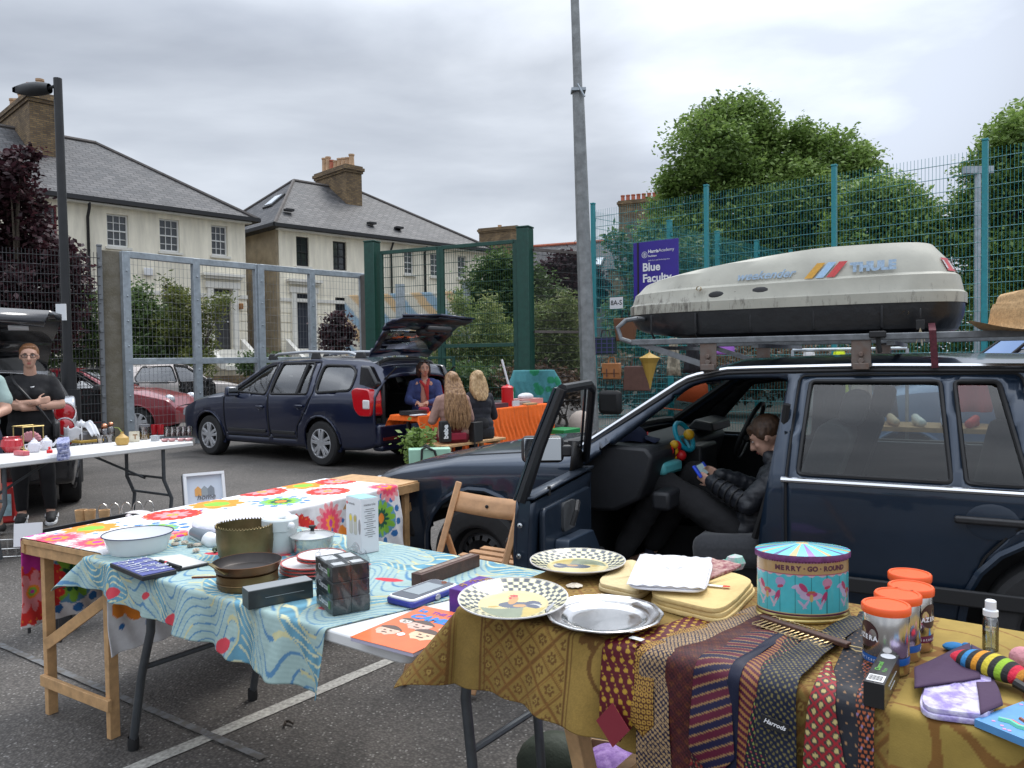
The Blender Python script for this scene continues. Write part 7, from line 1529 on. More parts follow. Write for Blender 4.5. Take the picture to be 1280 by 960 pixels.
# plates
PLW=mat('plate_white',(.68,.66,.66),.25,coat=.3); PLR=mat('plate_red_rim',(.50,.06,.05),.3,coat=.3)
def plate(loc,R_,label,group=None,rim=PLR,h=.014):
 t=thing('plate',label,'plate',loc,0,group); g=G(); g.lathe([(.0001,0),(R_*.60,0),(R_*.66,h*.35),(R_*.985,h),(R_*.985,h+.003),(R_*.64,h*.55),(R_*.56,.0045),(.0001,.0045)],n=48); part('plate_body',g,PLW,t); g=G(); g.lathe([(R_*.95,h-.0005),(R_,h+.0005),(R_,h+.0045),(R_*.95,h+.0042)],n=48); part('rim_band',g,rim,t); return t
p=at(390,716,ZB)
for k,n_ in enumerate(('lowest of the large','second from the bottom of the large','topmost of the large')): plate((p[0]+.002*k,p[1],ZB+.0115*k),.108,'large white plate with a red rim, %s plates'%n_,'red rimmed large plates')
q=at(402,704,ZB+.035)
for k,n_ in enumerate(('lower','upper')): plate((q[0],q[1],ZB+.038+.0105*k),.082,'small red rimmed side plate, %s one of the two on the large plates'%n_,'red rimmed side plates')
# long black box
a=Vector(at(311,763,ZB)); b=Vector(at(392,747,ZB)); t=thing('long_carton','long narrow black carton with a silver top edge in front of the pans','box',tuple(a),yaw(a,b)); Lk=(b-a).length; CB=mat('carton_black',(.022,.028,.030),.35,var=(18,.35),coat=.3)
g=G(); g.box((Lk/2,.032,.027),(Lk,.062,.054)); part('carton',g,CB,t,bev=.0015); g=G(); g.box((Lk/2,.032,.0545),(Lk-.002,.060,.0012)); part('silver_top',g,mat('silver_card',(.30,.32,.33),.35,.3),t); g=G(); g.box((Lk*.55,-.0006,.028),(Lk*.6,.001,.0015)); part('printed_line',g,MC['silver_card'],t)
# pack of charcoal cartons in clear film
a=Vector(at(416,771,ZB)); b=Vector(at(463,762,ZB)); rz=yaw(a,b); t=thing('carton_pack','shrink wrapped cube of dark charcoal cartons with white Charcoal lettering','cartons',tuple(a),rz); wB=(b-a).length
for i in range(2):
 for j in range(3):
  g=G(); g.box((wB*(.25+.5*i),.075,.0235+.047*j),(wB*.5-.0015,.15,.0455)); cb_=part('carton',g,CB,t,bev=.0015)
  g=G(); g.box((wB*(.25+.5*i),.03,.0465+.047*j),(wB*.3,.03,.0006)); g.box((wB*(.25+.5*i),.11,.0465+.047*j),(wB*.34,.05,.0006)); part('white_label',g,mat('label_grey',(.45,.46,.46),.5),cb_)
for j in range(3):
 g=G(); g.text('Charcoal',.024,(-.0012,.075,.026+.047*j),(0,-1,0),(0,0,1),off=.0004); part('carton_lettering',g,TW,t,fix=False,smooth=0)
 g=G(); g.box((-.0008,.028,.026+.047*j),(.0012,.018,.022)); part('green_mark',g,mat('mark_green',(.05,.20,.03),.5),t)
FILM=glassmat('clear_film',(.96,.97,.98),.10,.10,.4)
rr=np.random.RandomState(2);
def filmf(u,v):
 th=2*math.pi*u; z=.0+.21*v; k=1-.16*max(0,(v-.72)/.28)**1.0; e=7; c_,s_=math.cos(th),math.sin(th); q=(abs(c_)**e+abs(s_)**e)**(-1/e); j=.002*math.sin(9*th+v*14)+.0012*math.sin(23*th-v*21)
 sx,sy=(wB/2+.006+j),(.075+.006+j); top=max(0,(v-.68)/.32); return (wB/2+sx*q*c_*k,.075+sy*q*s_*k,min(.148,z)+top*(.018+.014*math.sin(5*th)))
g=G(); g.grid(filmf,64,22,cu=True); part('clear_film',g,FILM,t,fix=False)
# baby monitor carton
a=Vector(at(452,693,ZB)); b=Vector(at(470,686,ZB)); cm_=a; t=thing('monitor_carton','tall white carton printed with two yellow and cream handsets','box',tuple(a),R(24)); WC=mat('white_card',(.70,.70,.72),.45)
t.rotation_euler=(0,0,R(-50)); q_=Matrix.Rotation(R(-50),3,'Z')@Vector((.115,0,0)); t.location=cm_-q_
g=G(); g.box((.0575,.0375,.1025),(.115,.075,.205)); cbx=part('carton',g,WC,t,bev=.002)
g=G(); g.box((.0575,.0375,.2056),(.113,.073,.0015)); part('aqua_top',g,mat('aqua_card',(.30,.50,.52),.5),cbx)
for (x,cc) in ((.038,(.75,.60,.05)),(.072,(.50,.38,.10))):
 g=G(); g.prism([(x+.013*math.cos(k*math.pi/8),.105+(.026 if math.sin(k*math.pi/8)>0 else -.026)+.013*math.sin(k*math.pi/8)) for k in range(16)],-.0012,.0); hs=part('printed_handset',g,mat('handset_pale',(.50,.48,.42),.5),cbx)
 g=G(); g.prism([(x+.0095*math.cos(k*math.pi/8),.127+.012*math.sin(k*math.pi/8)) for k in range(16)],-.0018,-.001); part('handset_screen',g,mat('handset_%d'%int(x*1000),cc,.4),hs)
g=G(); g.ball((.103,0,.10),.016,10,sz=(.6,.05,1.9)); part('printed_grey_shape',g,mat('print_grey',(.3,.28,.28),.6),cbx)
g=G(); g.text('motorola',.013,(.045,-.0008,.182)); g.text('motorola',.013,(.1158,.0375,.182),(0,1,0))
for k in range(14): g.box((.1155,.0375,.165-.008*k),(.0006,.05*(.7+.3*math.sin(k*2.3)),.0016))
part('small_print',g,mat('print_dark',(.05,.05,.06),.6),cbx,fix=False,smooth=0); g=G(); g.ball((.010,0,.182),.006,12,sz=(1,.1,1)); part('logo_dot',g,MC['toy_red'],cbx)
# small gadget and shells
a=Vector(at(243,666,ZB+.02)); b=Vector(at(266,676,ZB+.02)); t=thing('baby_gadget','grey and white oval plastic gadget lying beside the round pad','gadget',tuple((a+b)/2)); g=G(); cap(g,tuple((a-b)*.5*1.0),tuple((b-a)*.5),.026,.030,20); part('shell_white',g,WHITEP,t); g=G(); cap(g,tuple((a-b)*.42+Vector((0,-.005,.005))),tuple((b-a)*.22+Vector((0,-.005,.005))),.0245,.0275,20); part('grey_cover',g,mat('slate_plastic',(.12,.15,.18),.4),t)
SHL=mat('shell_cream',(.52,.45,.36),.6,var=(60,.35),bump=(90,.5)); sp=[(214,672),(222,676),(231,680),(219,682),(238,684),(247,683),(245,690)]
wh=('left of the gadget, farthest from the camera','second in the row below the gadget','in the middle of the shell scatter','leftmost in the near row of shells','grey one just under the gadget','right of the grey shell','nearest the case lid')
for i,(x,y) in enumerate(sp):
 p=at(x,y,ZB); g=G(); n=9
 g.grid(lambda u,v:((.004+.012*v)*math.cos(2*math.pi*(u+.25*v))*(1+.15*math.sin(14*math.pi*u)),(.004+.012*v)*math.sin(2*math.pi*(u+.25*v))*.8,.012*math.sin(math.pi*v*.9)+.001),18,7,cu=True); solo('seashell',g,SHL if i!=4 else mat('shell_grey',(.14,.14,.12),.5,var=(50,.4)),'small seashell, %s'%wh[i],'seashell',p,i*1.3,group='scattered seashells')
p=at(268,690,ZB); g=G(); cap(g,(0,0,.01),(.03,.02,.012),.009,.007,10); g.ball((.04,.03,.022),.010,10); g.tube([(0,0,.012),(.01,-.02,.003)],.004,6); g.tube([(.02,.01,.012),(.03,-.012,.003)],.004,6); solo('toy_animal',g,mat('toy_green',(.05,.09,.05),.6,var=(50,.4)),'tiny green toy animal beside the brass planter','toy',p)
# wooden case
a=Vector(at(527,735,ZB)); b=Vector(at(600,708,ZB)); t=thing('wooden_case','long narrow dark wooden case with a pale inlaid top','wooden case',tuple(a),yaw(a,b)); Lk=(b-a).length; g=G(); g.box((Lk/2,.022,.021),(Lk,.044,.042)); part('case_body',g,WOODD,t,bev=.002); g=G(); g.box((Lk/2,.022,.0425),(Lk*.92,.018,.002)); part('inlay',g,mat('inlay',(.22,.16,.13),.5,var=(60,.4)),t)
# toy tablet
a=Vector(at(516,762,ZB)); b=Vector(at(576,739,ZB)); t=thing('toy_tablet','purple blue and white chunky toy tablet with a grey screen','tablet',tuple(a),yaw(a,b)); Lk=(b-a).length; dp=.115
g=G(); g.prism(rpoly([(0,0),(Lk,0),(Lk,dp),(0,dp)],.02),0,.018,plane='xy'); part('bumper',g,mat('tablet_blue',(.02,.03,.25),.4),t,bev=.005); g=G(); g.prism(rpoly([(.004,.004),(Lk-.004,.004),(Lk-.004,dp-.004),(.004,dp-.004)],.02),.016,.024,plane='xy'); part('white_band',g,WHITEP,t,bev=.003)
g=G(); g.prism(rpoly([(.012,.012),(Lk-.012,.012),(Lk-.012,dp-.012),(.012,dp-.012)],.012),.0235,.0255,plane='xy'); part('fascia',g,mat('fascia_grey',(.10,.11,.13),.4),t); g=G(); g.box((Lk*.5,dp*.5,.026),(Lk*.52,dp*.58,.001)); part('screen',g,mat('tablet_screen',(.30,.34,.36),.2),t)
g=G(); g.ball((Lk*.5,-.002,.010),.012,12,sz=(1,.3,.8)); part('home_button',g,mat('silver_button',(.4,.4,.42),.3,.5),t); g=G(); g.lathe([(.008,.0255),(.008,.028)],(Lk*.88,dp*.4,0),n=14); part('orange_button',g,mat('orange_button',(.7,.2,.05),.4),t)
# comic book
a=Vector(at(440,801,ZB+.004)); b=Vector(at(512,815,ZB+.004)); t=thing('comic_book','orange comic book with blue title and drawn faces overhanging the table front','book',tuple(a),RZT+R(3));
g=G(); g.box((.105,.14,.006),(.21,.29,.010)); part('pages',g,mat('page_lilac',(.45,.43,.55),.7),t,bev=.001); g=G(); g.box((.105,.14,.0115),(.212,.292,.001)); cvr=part('cover',g,mat('cover_orange',(.75,.15,.04),.35,coat=.4,var=(20,.12)),t)
g=G(); g.text('CAMERA',.046,(.115,.205,.0125),(1,.0,0),(0,1,0),off=.003,shear=.2); g.text('La',.03,(.03,.25,.0125),(1,0,0),(0,1,0),off=.002); part('title_lettering',g,mat('title_blue',(.03,.20,.55),.5),cvr,fix=False,smooth=0); g=G(); g.text('THE FAMILY',.026,(.13,.25,.0125),(1,0,0),(0,1,0),off=.001); part('subtitle_lettering',g,mat('title_purple',(.20,.05,.30),.5),cvr,fix=False,smooth=0)
for i,(x,y,s_,c) in enumerate(((.05,.08,.036,(.62,.42,.32)),(.10,.15,.038,(.58,.40,.33)),(.155,.10,.042,(.66,.46,.30)),(.045,.16,.022,(.55,.50,.45)),(.185,.16,.026,(.60,.40,.28)))):
 g=G(); g.prism([(x+s_*math.cos(k*math.pi/8),y+s_*.8*math.sin(k*math.pi/8)*(1+.12*math.sin(k*3))) for k in range(16)],.012,.0128,plane='xy'); f_=part('drawn_face',g,mat('drawn_skin%d'%i,c,.6,var=(70,.3)),cvr)
 g=G(); g.prism([(x+s_*1.05*math.cos(k*math.pi/8+.2),y+s_*.35+s_*.55*math.sin(k*math.pi/8)*(1+.15*math.sin(k*5))) for k in range(9)],.0127,.0134,plane='xy'); g.box((x-s_*.3,y,.0133),(s_*.2,s_*.12,.0006)); g.box((x+s_*.3,y,.0133),(s_*.2,s_*.12,.0006)); g.box((x,y-s_*.4,.0133),(s_*.5,s_*.1,.0006)); part('drawn_hair',g,mat('drawn_hair',(.10,.07,.06),.6),f_)
g=G(); g.lathe([(.0001,.0135),(.011,.0135),(.011,.0125)],(.10,.075,0),n=18); part('round_badge',g,WHITEP,cvr)
# purple gift box under the cockerel plate
p=at(628,728,.82); t=thing('gift_box','purple patterned box under the back edge of the left cockerel plate','box',(p[0]-.02,p[1]+.02,ZB),RZT+R(4)); g=G(); g.box((-.02,0,.035),(.18,.15,.07)); part('box_body',g,mat('box_purple',(.085,.025,.24),.45,var=(40,.3)),t,bev=.002)
rr=random.Random(8);
for k in range(14):
 g=G(); x,y=rr.uniform(-.10,.06),rr.uniform(-.06,.06); g.tube([(x+.006*math.cos(a)*(1+a*.15),y+.006*math.sin(a)*(1+a*.15),.0712) for a in np.linspace(0,5,8)],.0012,4); part('gold_scroll',g,mat('scroll_gold',(.45,.26,.12),.5),t)
p=at(585,757,ZB); g=G();
for k in range(4): g.box((.012*k,.004*k,.004),(.010,.035,.008),rz=.3*k)
solo('blue_puzzle',g,mat('puzzle_blue',(.04,.16,.35),.4),'small blue plastic puzzle piece between the tablet and the comic','toy',p)
# ================================================================= ITEMS ON THE GOLD CLOTH
def cockerel(loc,rz,R_,label,tilt=0,flip=1,headless=False):
 t=thing('cockerel_plate',label,'plate',loc,rz); n=72; m=26
 def prof(q): return .003+ (0 if q<.58 else .020*((q-.58)/.42)**1.1)
 V=[];cols=[]
 rs=np.linspace(0.001,1,m*2); th=np.linspace(0,2*math.pi,n*2+1)
 P=np.zeros((len(rs),len(th),3)); A_=np.zeros((len(rs),len(th),2))
 for i,q in enumerate(rs):
  P[i,:,0]=R_*q*np.cos(th); P[i,:,1]=R_*q*np.sin(th); P[i,:,2]=prof(q)+.003; A_[i,:,0]=q; A_[i,:,1]=th
 o=gridmesh('glazed_face',P,mat('glazed_print',rough=.18,attr=True,coat=.5),t); q=A_[...,0].ravel(); a=A_[...,1].ravel(); x=q*np.cos(a)*flip; y=q*np.sin(a)
 c=np.tile(np.array([.66,.55,.26]),(len(q),1)); ck=((np.floor((q-.64)/.0805)+np.floor(a/(2*math.pi)*52))%2==0)&(q>.64)&(q<.962); c[(q>.64)]=(.68,.64,.42); c[ck]=(.045,.055,.07); c[(q>.962)]=(.66,.62,.48); c[(q>.60)&(q<.64)]=(.62,.52,.25)
 gr=(y<-.16+.05*np.sin(x*6))&(q<.60); c[gr]=(.22,.25,.16); c[(y<-.10)&(x>.2)&(q<.6)]=(.50,.38,.10)
 def el(cx,cy,rx,ry,ang,col):
  dx=(x-cx)*math.cos(ang)+(y-cy)*math.sin(ang); dy=-(x-cx)*math.sin(ang)+(y-cy)*math.cos(ang); c[((dx/rx)**2+(dy/ry)**2<1)&(q<.62)]=col
 dk=(.10,.115,.15)
 el(.0,-.02,.27,.15,0,dk); el(.10,.0,.22,.12,.2,(.10,.115,.15));
 if not headless:
  el(-.02,.20,.085,.20,-.15,(.55,.28,.10)); el(-.03,.34,.075,.07,0,(.5,.22,.10)); el(-.03,.42,.085,.05,0,(.50,.03,.03)); el(-.09,.30,.03,.05,0,(.5,.03,.03)); el(-.12,.36,.03,.015,0,(.5,.35,.05))
 el(.36,.03,.15,.17,.3,(.07,.08,.13)); el(.40,-.05,.12,.10,-.5,(.5,.5,.45)); el(.38,-.07,.12,.08,-.5,(.06,.07,.11)); el(.12,-.05,.12,.07,.1,(.50,.27,.10)); el(-.35,-.12,.10,.04,.2,(.5,.33,.08))
 colour(o,c); g=G(); g.lathe([(.0001,0),(R_*.55,0),(R_*.6,.002),(R_,.0235),(R_*1.0,.0262),(R_*.985,.0262)],n=64); part('plate_back',g,PLW,t); t.rotation_euler=(tilt,0,rz); return t
p=at(644,741,.90); cockerel((p[0]-.005,p[1],ZG+.010),RZT+R(30),.130,'cockerel plate with a checked rim left of the silver platter',tilt=R(4));
p=at(722,706,.875); cockerel((p[0],p[1],ZG+.008),RZT+R(200),.133,'dark hen plate with a checked rim at the back edge of the gold cloth',headless=True)
SIL=mat('polished_silver',(.72,.71,.70),.16,1,var=(5,.10),bump=(14,.05)); p=at(755,768,.875); t=thing('silver_platter','round polished silver platter with a faceted rim','platter',(p[0],p[1],ZG+.003),R(8)); g=G(); n=60
def facet(k,q):
 a=2*math.pi*k/n; s=2*math.pi/12; d=((a+s/2)%s)-s/2; return 1 if q<.8 else 1-(q-.8)/.2*(1-math.cos(s/2)/math.cos(d))
rows=[(.0001,.004),(.5,.004),(.60,.004),(.64,.006),(.70,.010),(.74,.013),(.76,.012),(.90,.016),(.93,.020),(.96,.0185),(1.0,.021),(1.0,.0185),(.7,.006),(.6,.0),(.0001,.0)]
vs=[(.134*q*facet(k,q)*math.cos(2*math.pi*k/n),.134*q*facet(k,q)*math.sin(2*math.pi*k/n),z) for q,z in rows for k in range(n)]; fs=[(i*n+k,i*n+(k+1)%n,(i+1)*n+(k+1)%n,(i+1)*n+k) for i in range(len(rows)-1) for k in range(n)]; g.add(vs,fs); part('platter',g,SIL,t,smooth=50)
p=at(718,734,ZG); g=G(); g.grid(lambda u,v:(.022*v*math.cos(math.pi*2*u),.018*v*math.sin(math.pi*2*u),.004+.006*(1-v*v)+.001*math.sin(u*60)),32,6,cu=True); solo('scallop_shell',g,SHL,'flat cream scallop shell between the two cockerel plates','seashell',p)
# folded linens
def folded(name,label,cat,pts,z,h,m,n=2,seed=0,wr=.003,loc=None):
 P=[Vector(at(x,y,z+h)) for x,y in pts]; c=sum(P,Vector())/4; rz=yaw(P[0],P[1]); Mi=Matrix.Rotation(-rz,3,'Z'); Q=[Mi@(q-c) for q in P]; t=thing(name,label,cat,(c.x,c.y,z),rz); r=random.Random(seed)
 for k in range(n):
  z0=h*k/n; hh=h/n
  def f(u,v):
   a=u*2*math.pi; e=6; cc,ss=math.cos(a),math.sin(a); q=(abs(cc)**e+abs(ss)**e)**(-1/e); ux,uy=q*cc*.5+.5,q*ss*.5+.5; ux=min(1,max(0,ux)); uy=min(1,max(0,uy))
   b=Q[0].lerp(Q[1],ux); d=Q[3].lerp(Q[2],ux); p=b.lerp(d,uy); rr_=math.sin(math.pi*min(1,max(0,v)))**.35 if 0<v<1 else 0
   ctr=(Q[0]+Q[2])/2; s=(.975+.025*rr_) if 0<v<1 else 0
   s=s*(1-.012*k); p=ctr.lerp(p,s); zz=z0+hh*(.04+.92*min(1,max(0,(v-.15)/.7))); return (p.x+wr*math.sin(ux*9+k),p.y+wr*math.sin(uy*8+k*2),zz+wr*.5*math.sin(ux*14+seed)*math.sin(uy*11)*(v>.5))
  g=G(); g.grid(f,72,12,cu=True); part('fold',g,m,t,smooth=60)
 return t
YL=mat('butter_linen',(.62,.46,.20),.85,var=(6,.08),bump=(30,.35)); folded('folded_linen','butter yellow folded linen under the merry-go-round tin side of the white packet','linen',[(806,741),(905,765),(949,722),(850,702)],ZG,.034,YL,3,1)
folded('folded_linen','cream yellow linen half hidden under the white packet, touching the silver platter','linen',[(742,728),(800,741),(835,712),(782,697)],ZG,.020,mat('cream_linen',(.62,.50,.28),.85,bump=(30,.35)),2,2)
folded('striped_cloth','maroon and cream striped cloth lying on the yellow linen','cloth',[(838,716),(885,722),(930,705),(880,696)],ZG+.036,.007,mat('maroon_weave',(.20,.04,.06),.85,var=(70,.12),col2=(.45,.30,.26)),1,3)
wp=folded('fabric_packet','white pleated fabric packet in clear film on top of the linens','packet',[(781,730),(882,736),(892,697),(799,691)],ZG+.044,.012,mat('white_fabric',(.68,.68,.72),.7,bump=(12,.5)),2,4)
P=[Vector(at(x,y,ZG+.057)) for x,y in ((783,730),(881,735),(890,697),(800,692))]
g=G(); g.grid(lambda u,v:(lambda p:(p.x,p.y,ZG+.0565+.0016*math.sin(u*36+2*math.sin(v*4))))(P[0].lerp(P[1],u).lerp(P[3].lerp(P[2],u),v)),60,16); adopt(solo('pleated_top',g,mat('white_pleats',(.72,.72,.75),.5,coat=.3),'x','x',solid=.001),wp)
a=at(885,732,ZG+.037); g=G(); g.box((0,0,.0),(.050,.012,.001)); lb=solo('paper_label',g,WHITEP,'small white and red paper label on the yellow linen','label',(a[0]+.01,a[1],ZG+.0375),RZT+R(12)); g=G(); g.add([(.026,-.007,.001),(.044,-.004,.002),(.040,.008,.001),(.026,.007,.001)],[(0,1,2,3)]); part('red_tab',g,MC['toy_red'],lb,fix=False)
p=at(919,713,ZG); t=thing('tissue_packet','crumpled mint green floral tissue packet behind the yellow linen','packet',p,R(20)); rr=random.Random(3)
for k,(dx,dy,dz,s_) in enumerate(((0,0,.022,.030),(-.03,.01,.014,.022))): g=G(); g.ball((dx,dy,dz),s_,7,sz=(1.1,.8,.8)); part('crumple',g,mat('mint_tissue',(.12,.50,.38),.6,var=(45,.13),col2=(.50,.35,.40)),t,smooth=20)
# merry-go-round tin
p=at(1003,768,ZG); TW_=.104; TD=.070; t=thing('carousel_tin','oval turquoise merry-go-round tin with carousel horses and a striped lid','tin',p,R(-4));
g=G(); g.lathe([(.985,0),(1.01,.003),(1.01,.006),(.975,.009),(.99,.013),(.97,.017)],(0,0,0),n=72,sx=TW_,sy=TD);
g2_=G(); g2_.v=g.v;
part('gold_base',g,mat('gold_tin',(.45,.36,.14),.3,.85),t)
# painted body: coordinate s = arc angle, z height
n_=420; mz=130; th=np.linspace(0,2*math.pi,n_); zz=np.linspace(.014,.148,mz); A_,Z_=np.meshgrid(th,zz,indexing='ij'); P=np.stack([TW_*.965*np.cos(A_),TD*.965*np.sin(A_),Z_],-1); o=gridmesh('painted_body',P,mat('tin_print',rough=.25,attr=True,coat=.4),t)
a=A_.ravel(); z=(Z_.ravel()-.014)/.134; per=a/(2*math.pi)*.55; c=np.tile(np.array([.07,.44,.50]),(len(a),1)); c[(np.abs((a/(2*math.pi)*18)%1-.5)<.025)&(z<.72)]=(.03,.16,.17)
c[z<.05]=(.10,.02,.06); c[(z>.05)&(z<.065)]=(.5,.4,.2); c[(z>.72)&(z<.90)]=(.42,.27,.12); c[(z>.90)]=(.14,.02,.08); c[(z>.955)]=(.45,.25,.30); m=(z>.90)&(z<.955)&(np.sin(a*90)>.3); c[m]=(.30,.10,.30)
sc=.72-.05*np.abs(np.sin(a*13)); c[(z<.72)&(z>sc)]=(.50,.36,.42); c[(z<.72)&(z>.705)]=(.35,.08,.12)
for k in range(6):
 a0=2*math.pi*k/6+math.pi*1.5; d=(a-a0+math.pi)%(2*math.pi)-math.pi; x=d*.085/.034; y=(z-.36)*.134/.034; hue=((.46,.36,.52),(.42,.38,.58),(.52,.40,.48))[k%3]
 def E_(cx,cy,rx,ry,an,col):
  dx=(x-cx)*math.cos(an)+(y-cy)*math.sin(an); dy=-(x-cx)*math.sin(an)+(y-cy)*math.cos(an); c[(dx/rx)**2+(dy/ry)**2<1]=col
 E_(0,0,.62,.26,.05,hue); E_(-.58,.34,.22,.36,.5,hue); E_(-.82,.60,.26,.12,.35,hue); E_(-.44,.55,.16,.34,.6,(.42,.05,.14)); E_(.72,-.12,.14,.42,-.3,(.38,.05,.14)); E_(.02,.14,.30,.18,0,(.45,.06,.16)); E_(.0,.26,.22,.09,0,(.40,.12,.06)); E_(0,-.12,.10,.26,0,(.50,.33,.12))
 for (lx,an) in ((-.5,.7),(-.3,-.5),(.40,.5),(.58,-.4)): E_(lx,-.55,.07,.36,an,hue)
 E_(.9,.85,.30,.30,0,(.40,.28,.48) if k%2 else (.50,.22,.32)); E_(.9,.55,.20,.10,.3,(.45,.06,.12))
colour(o,c)
g=G();
txt='MERRY·GO·ROUND'
for i,ch in enumerate(txt):
 ang=-math.pi/2+(i-(len(txt)-1)/2)*.118+.02; q=(TW_*.972*math.cos(ang),TD*.972*math.sin(ang),.014+.134*.81); tx=Vector((-TW_*math.sin(ang),TD*math.cos(ang),0)); g.text(ch,.0145,q,tuple(tx),(0,0,1),off=.0008)
part('tin_lettering',g,mat('tin_ink',(.10,.03,.05),.5),t,fix=False,smooth=0)
n_=288; rs=np.linspace(.0,1.0,40); th=np.linspace(0,2*math.pi,n_+1); A_,R__=np.meshgrid(th,rs,indexing='ij'); P=np.stack([TW_*R__*np.cos(A_),TD*R__*np.sin(A_),.166-.0145*R__**1.3],-1); o=gridmesh('striped_lid',P,MC['tin_print'],t); a=A_.ravel(); q=R__.ravel(); c=np.tile(np.array([.08,.50,.56]),(len(a),1)); k=(a/(2*math.pi)*16); f=np.abs(k-np.round(k)); kk_=np.round(k).astype(int)%16
c[(f<.17)&(kk_%4==0)]=(.22,.08,.36); c[(f<.14)&(kk_%4==1)]=(.50,.35,.12); c[(f<.12)&(kk_%4==2)]=(.03,.05,.22); c[(f<.17)&(kk_%4==3)]=(.50,.35,.12); c[q<.15]=(.55,.42,.18); colour(o,c)
g=G(); g.lathe([(1.0,.1515),(1.012,.150),(1.012,.139),(.99,.138)],(0,0,0),n=72,sx=TW_,sy=TD,cap0=False,cap1=False); part('lid_band',g,mat('lid_purple',(.13,.03,.12),.35,var=(90,.5)),t)
# coffee tins
TIN=mat('tin_silver',(.62,.60,.58),.18,1,bump=(9,.06)); ORL=mat('orange_lid',(.80,.10,.015),.35); TBL=mat('tin_blue',(.01,.09,.33),.4); TBR=mat('tin_brown',(.05,.02,.02),.4)
lab=('silver coffee tin with an orange lid, nearest the camera of the four','second nearest of the four orange lidded coffee tins, blue banded','third nearest of the four orange lidded coffee tins, maroon banded','farthest of the four orange lidded coffee tins, bronze coloured')
for i,(x,y) in enumerate(((1107.5,752),(1125.5,741),(1145,733),(1152.5,722))):
 p=at(x,y,ZG+.128); t=thing('coffee_tin',lab[i],'coffee tin',(p[0],p[1]+(0,.01,.02,.05)[i],ZG),R((-168,-12,-58,-20)[i]),'coffee tins with orange lids'); m=TIN if i<3 else mat('tin_bronze',(.42,.22,.08),.3,.8)
 g=G(); g.lathe([(.038,0),(.040,.003),(.040,.112),(.0385,.115)],n=48); part('tin_body',g,m,t); g=G(); g.lathe([(.0425,.110),(.043,.1135),(.043,.122),(.041,.1245),(.0365,.1245),(.036,.123),(.0001,.123)],n=48); part('lid',g,ORL,t)
 g=G(); g.lathe([(.0404,.020),(.0406,.021),(.0406,.032),(.0404,.033)],n=48,cap0=False,cap1=False); part('coloured_band',g,TBL if i!=2 else mat('band_maroon',(.12,.01,.05),.4),t)
 g=G();
 for k in range(24):
  a0,a1=2*math.pi*k/24,2*math.pi*(k+1)/24; f=lambda rr_,a:(.0408*math.cos(rr_*math.cos(a)/.0408),.0408*math.sin(rr_*math.cos(a)/.0408),.072+rr_*math.sin(a))
  g.add([f(0,a0),f(.024,a0),f(.024,a1)],[(0,1,2)]);
 part('round_badge',g,TBR,t,fix=False,smooth=0)
 g=G()
 for j,ch in enumerate('AZERA'):
  b=(j-2)*.0095/.041; q=(.0412*math.cos(b),.0412*math.sin(b),.066); g.text(ch,.012,q,(-math.sin(b),math.cos(b),0),(0,0,1),off=.0006)
 for j,ch in enumerate(('americano','americano','intenso','americano')[i]):
  b=(j-4)*.0058/.041; q=(.0412*math.cos(b),.0412*math.sin(b),.0265); g.text(ch,.009,q,(-math.sin(b),math.cos(b),0),(0,0,1))
 part('tin_lettering',g,TW,t,fix=False,smooth=0)
# black carton, scarf, gloves, spray, frame
a=Vector(at(1079,882,ZG)); b=Vector(at(1105.5,888,ZG)); c_=Vector(at(1143,852,ZG)); t=thing('black_carton','small black oblong carton with a white barcode label in front of the coffee tins','box',tuple(a),yaw(a,b)); wB=(b-a).length; dB=(c_-b).length
g=G(); g.box((wB/2,dB/2,.0215),(wB,dB,.043)); part('carton',g,mat('carton_jet',(.012,.012,.013),.3,coat=.3,var=(30,.2)),t,bev=.001); g=G(); g.box((wB/2,dB*.14,.0434),(wB*.8,dB*.20,.0006));
part('white_label',g,mat('barcode_paper',(.62,.62,.62),.6),t)
g=G();
for k in range(12): g.box((wB*(.16+.055*k),dB*.14,.0438),(wB*.02*(1+(k%3)*.4),dB*.14,.0004))
part('barcode',g,BLACK,t)
g=G(); g.text('Charcoal',.012,(wB*.35,dB*.52,.0436),(0,1,0),(-1,0,0),off=.0003); g.text('Pure',.010,(wB*.7,dB*.42,.0436),(0,1,0),(-1,0,0)); part('box_lettering',g,mat('letter_green',(.10,.35,.05),.5),t,fix=False,smooth=0); g=G(); g.ball((wB*.5,dB*.88,.0433),.013,14,sz=(1,1,.06)); part('printed_plate',g,WC,t)
g=G(); g.box((wB+.0005,dB*.5,.026),(.0006,dB*.5,.0015)); g.box((wB+.0005,dB*.5,.015),(.0006,dB*.3,.0015)); part('printed_line',g,MC['label_grey'],t)
sc=folded('folded_scarf','folded dark purple and lilac batik scarf','scarf',[(1147,884),(1243,896),(1240,822),(1160,822)],ZG,.018,mat('scarf_lilac',(.28,.22,.50),.85,var=(35,.10),col2=(.62,.58,.72),bump=(30,.4)),2,7)
P=[Vector(at(x,y,ZG+.0225)) for x,y in ((1143,858),(1226,846),(1212,806),(1143,833))]; g=G();
def f_(u,v): p=P[0].lerp(P[1],u).lerp(P[3].lerp(P[2],u),v); return (p.x,p.y,ZG+.0215+.003*math.sin(u*7)*math.sin(v*6)+.006*v*u)
g.grid(f_,20,16); pf=adopt(solo('scarf_flap',g,mat('scarf_plum',(.055,.028,.065),.9,bump=(60,.3)),'x','x',solid=.003),sc)
P2=[Vector(at(x,y,ZG+.02)) for x,y in ((1226,892),(1254,880),(1232,815),(1214,806))]; g=G(); g.grid(lambda u,v:(lambda p:(p.x,p.y,ZG+.020+.004*math.sin(v*9)))(P2[0].lerp(P2[1],u).lerp(P2[3].lerp(P2[2],u),v)),8,24); sf=adopt(solo('scarf_border',g,MC['scarf_plum'],'x','x',solid=.003),sc)
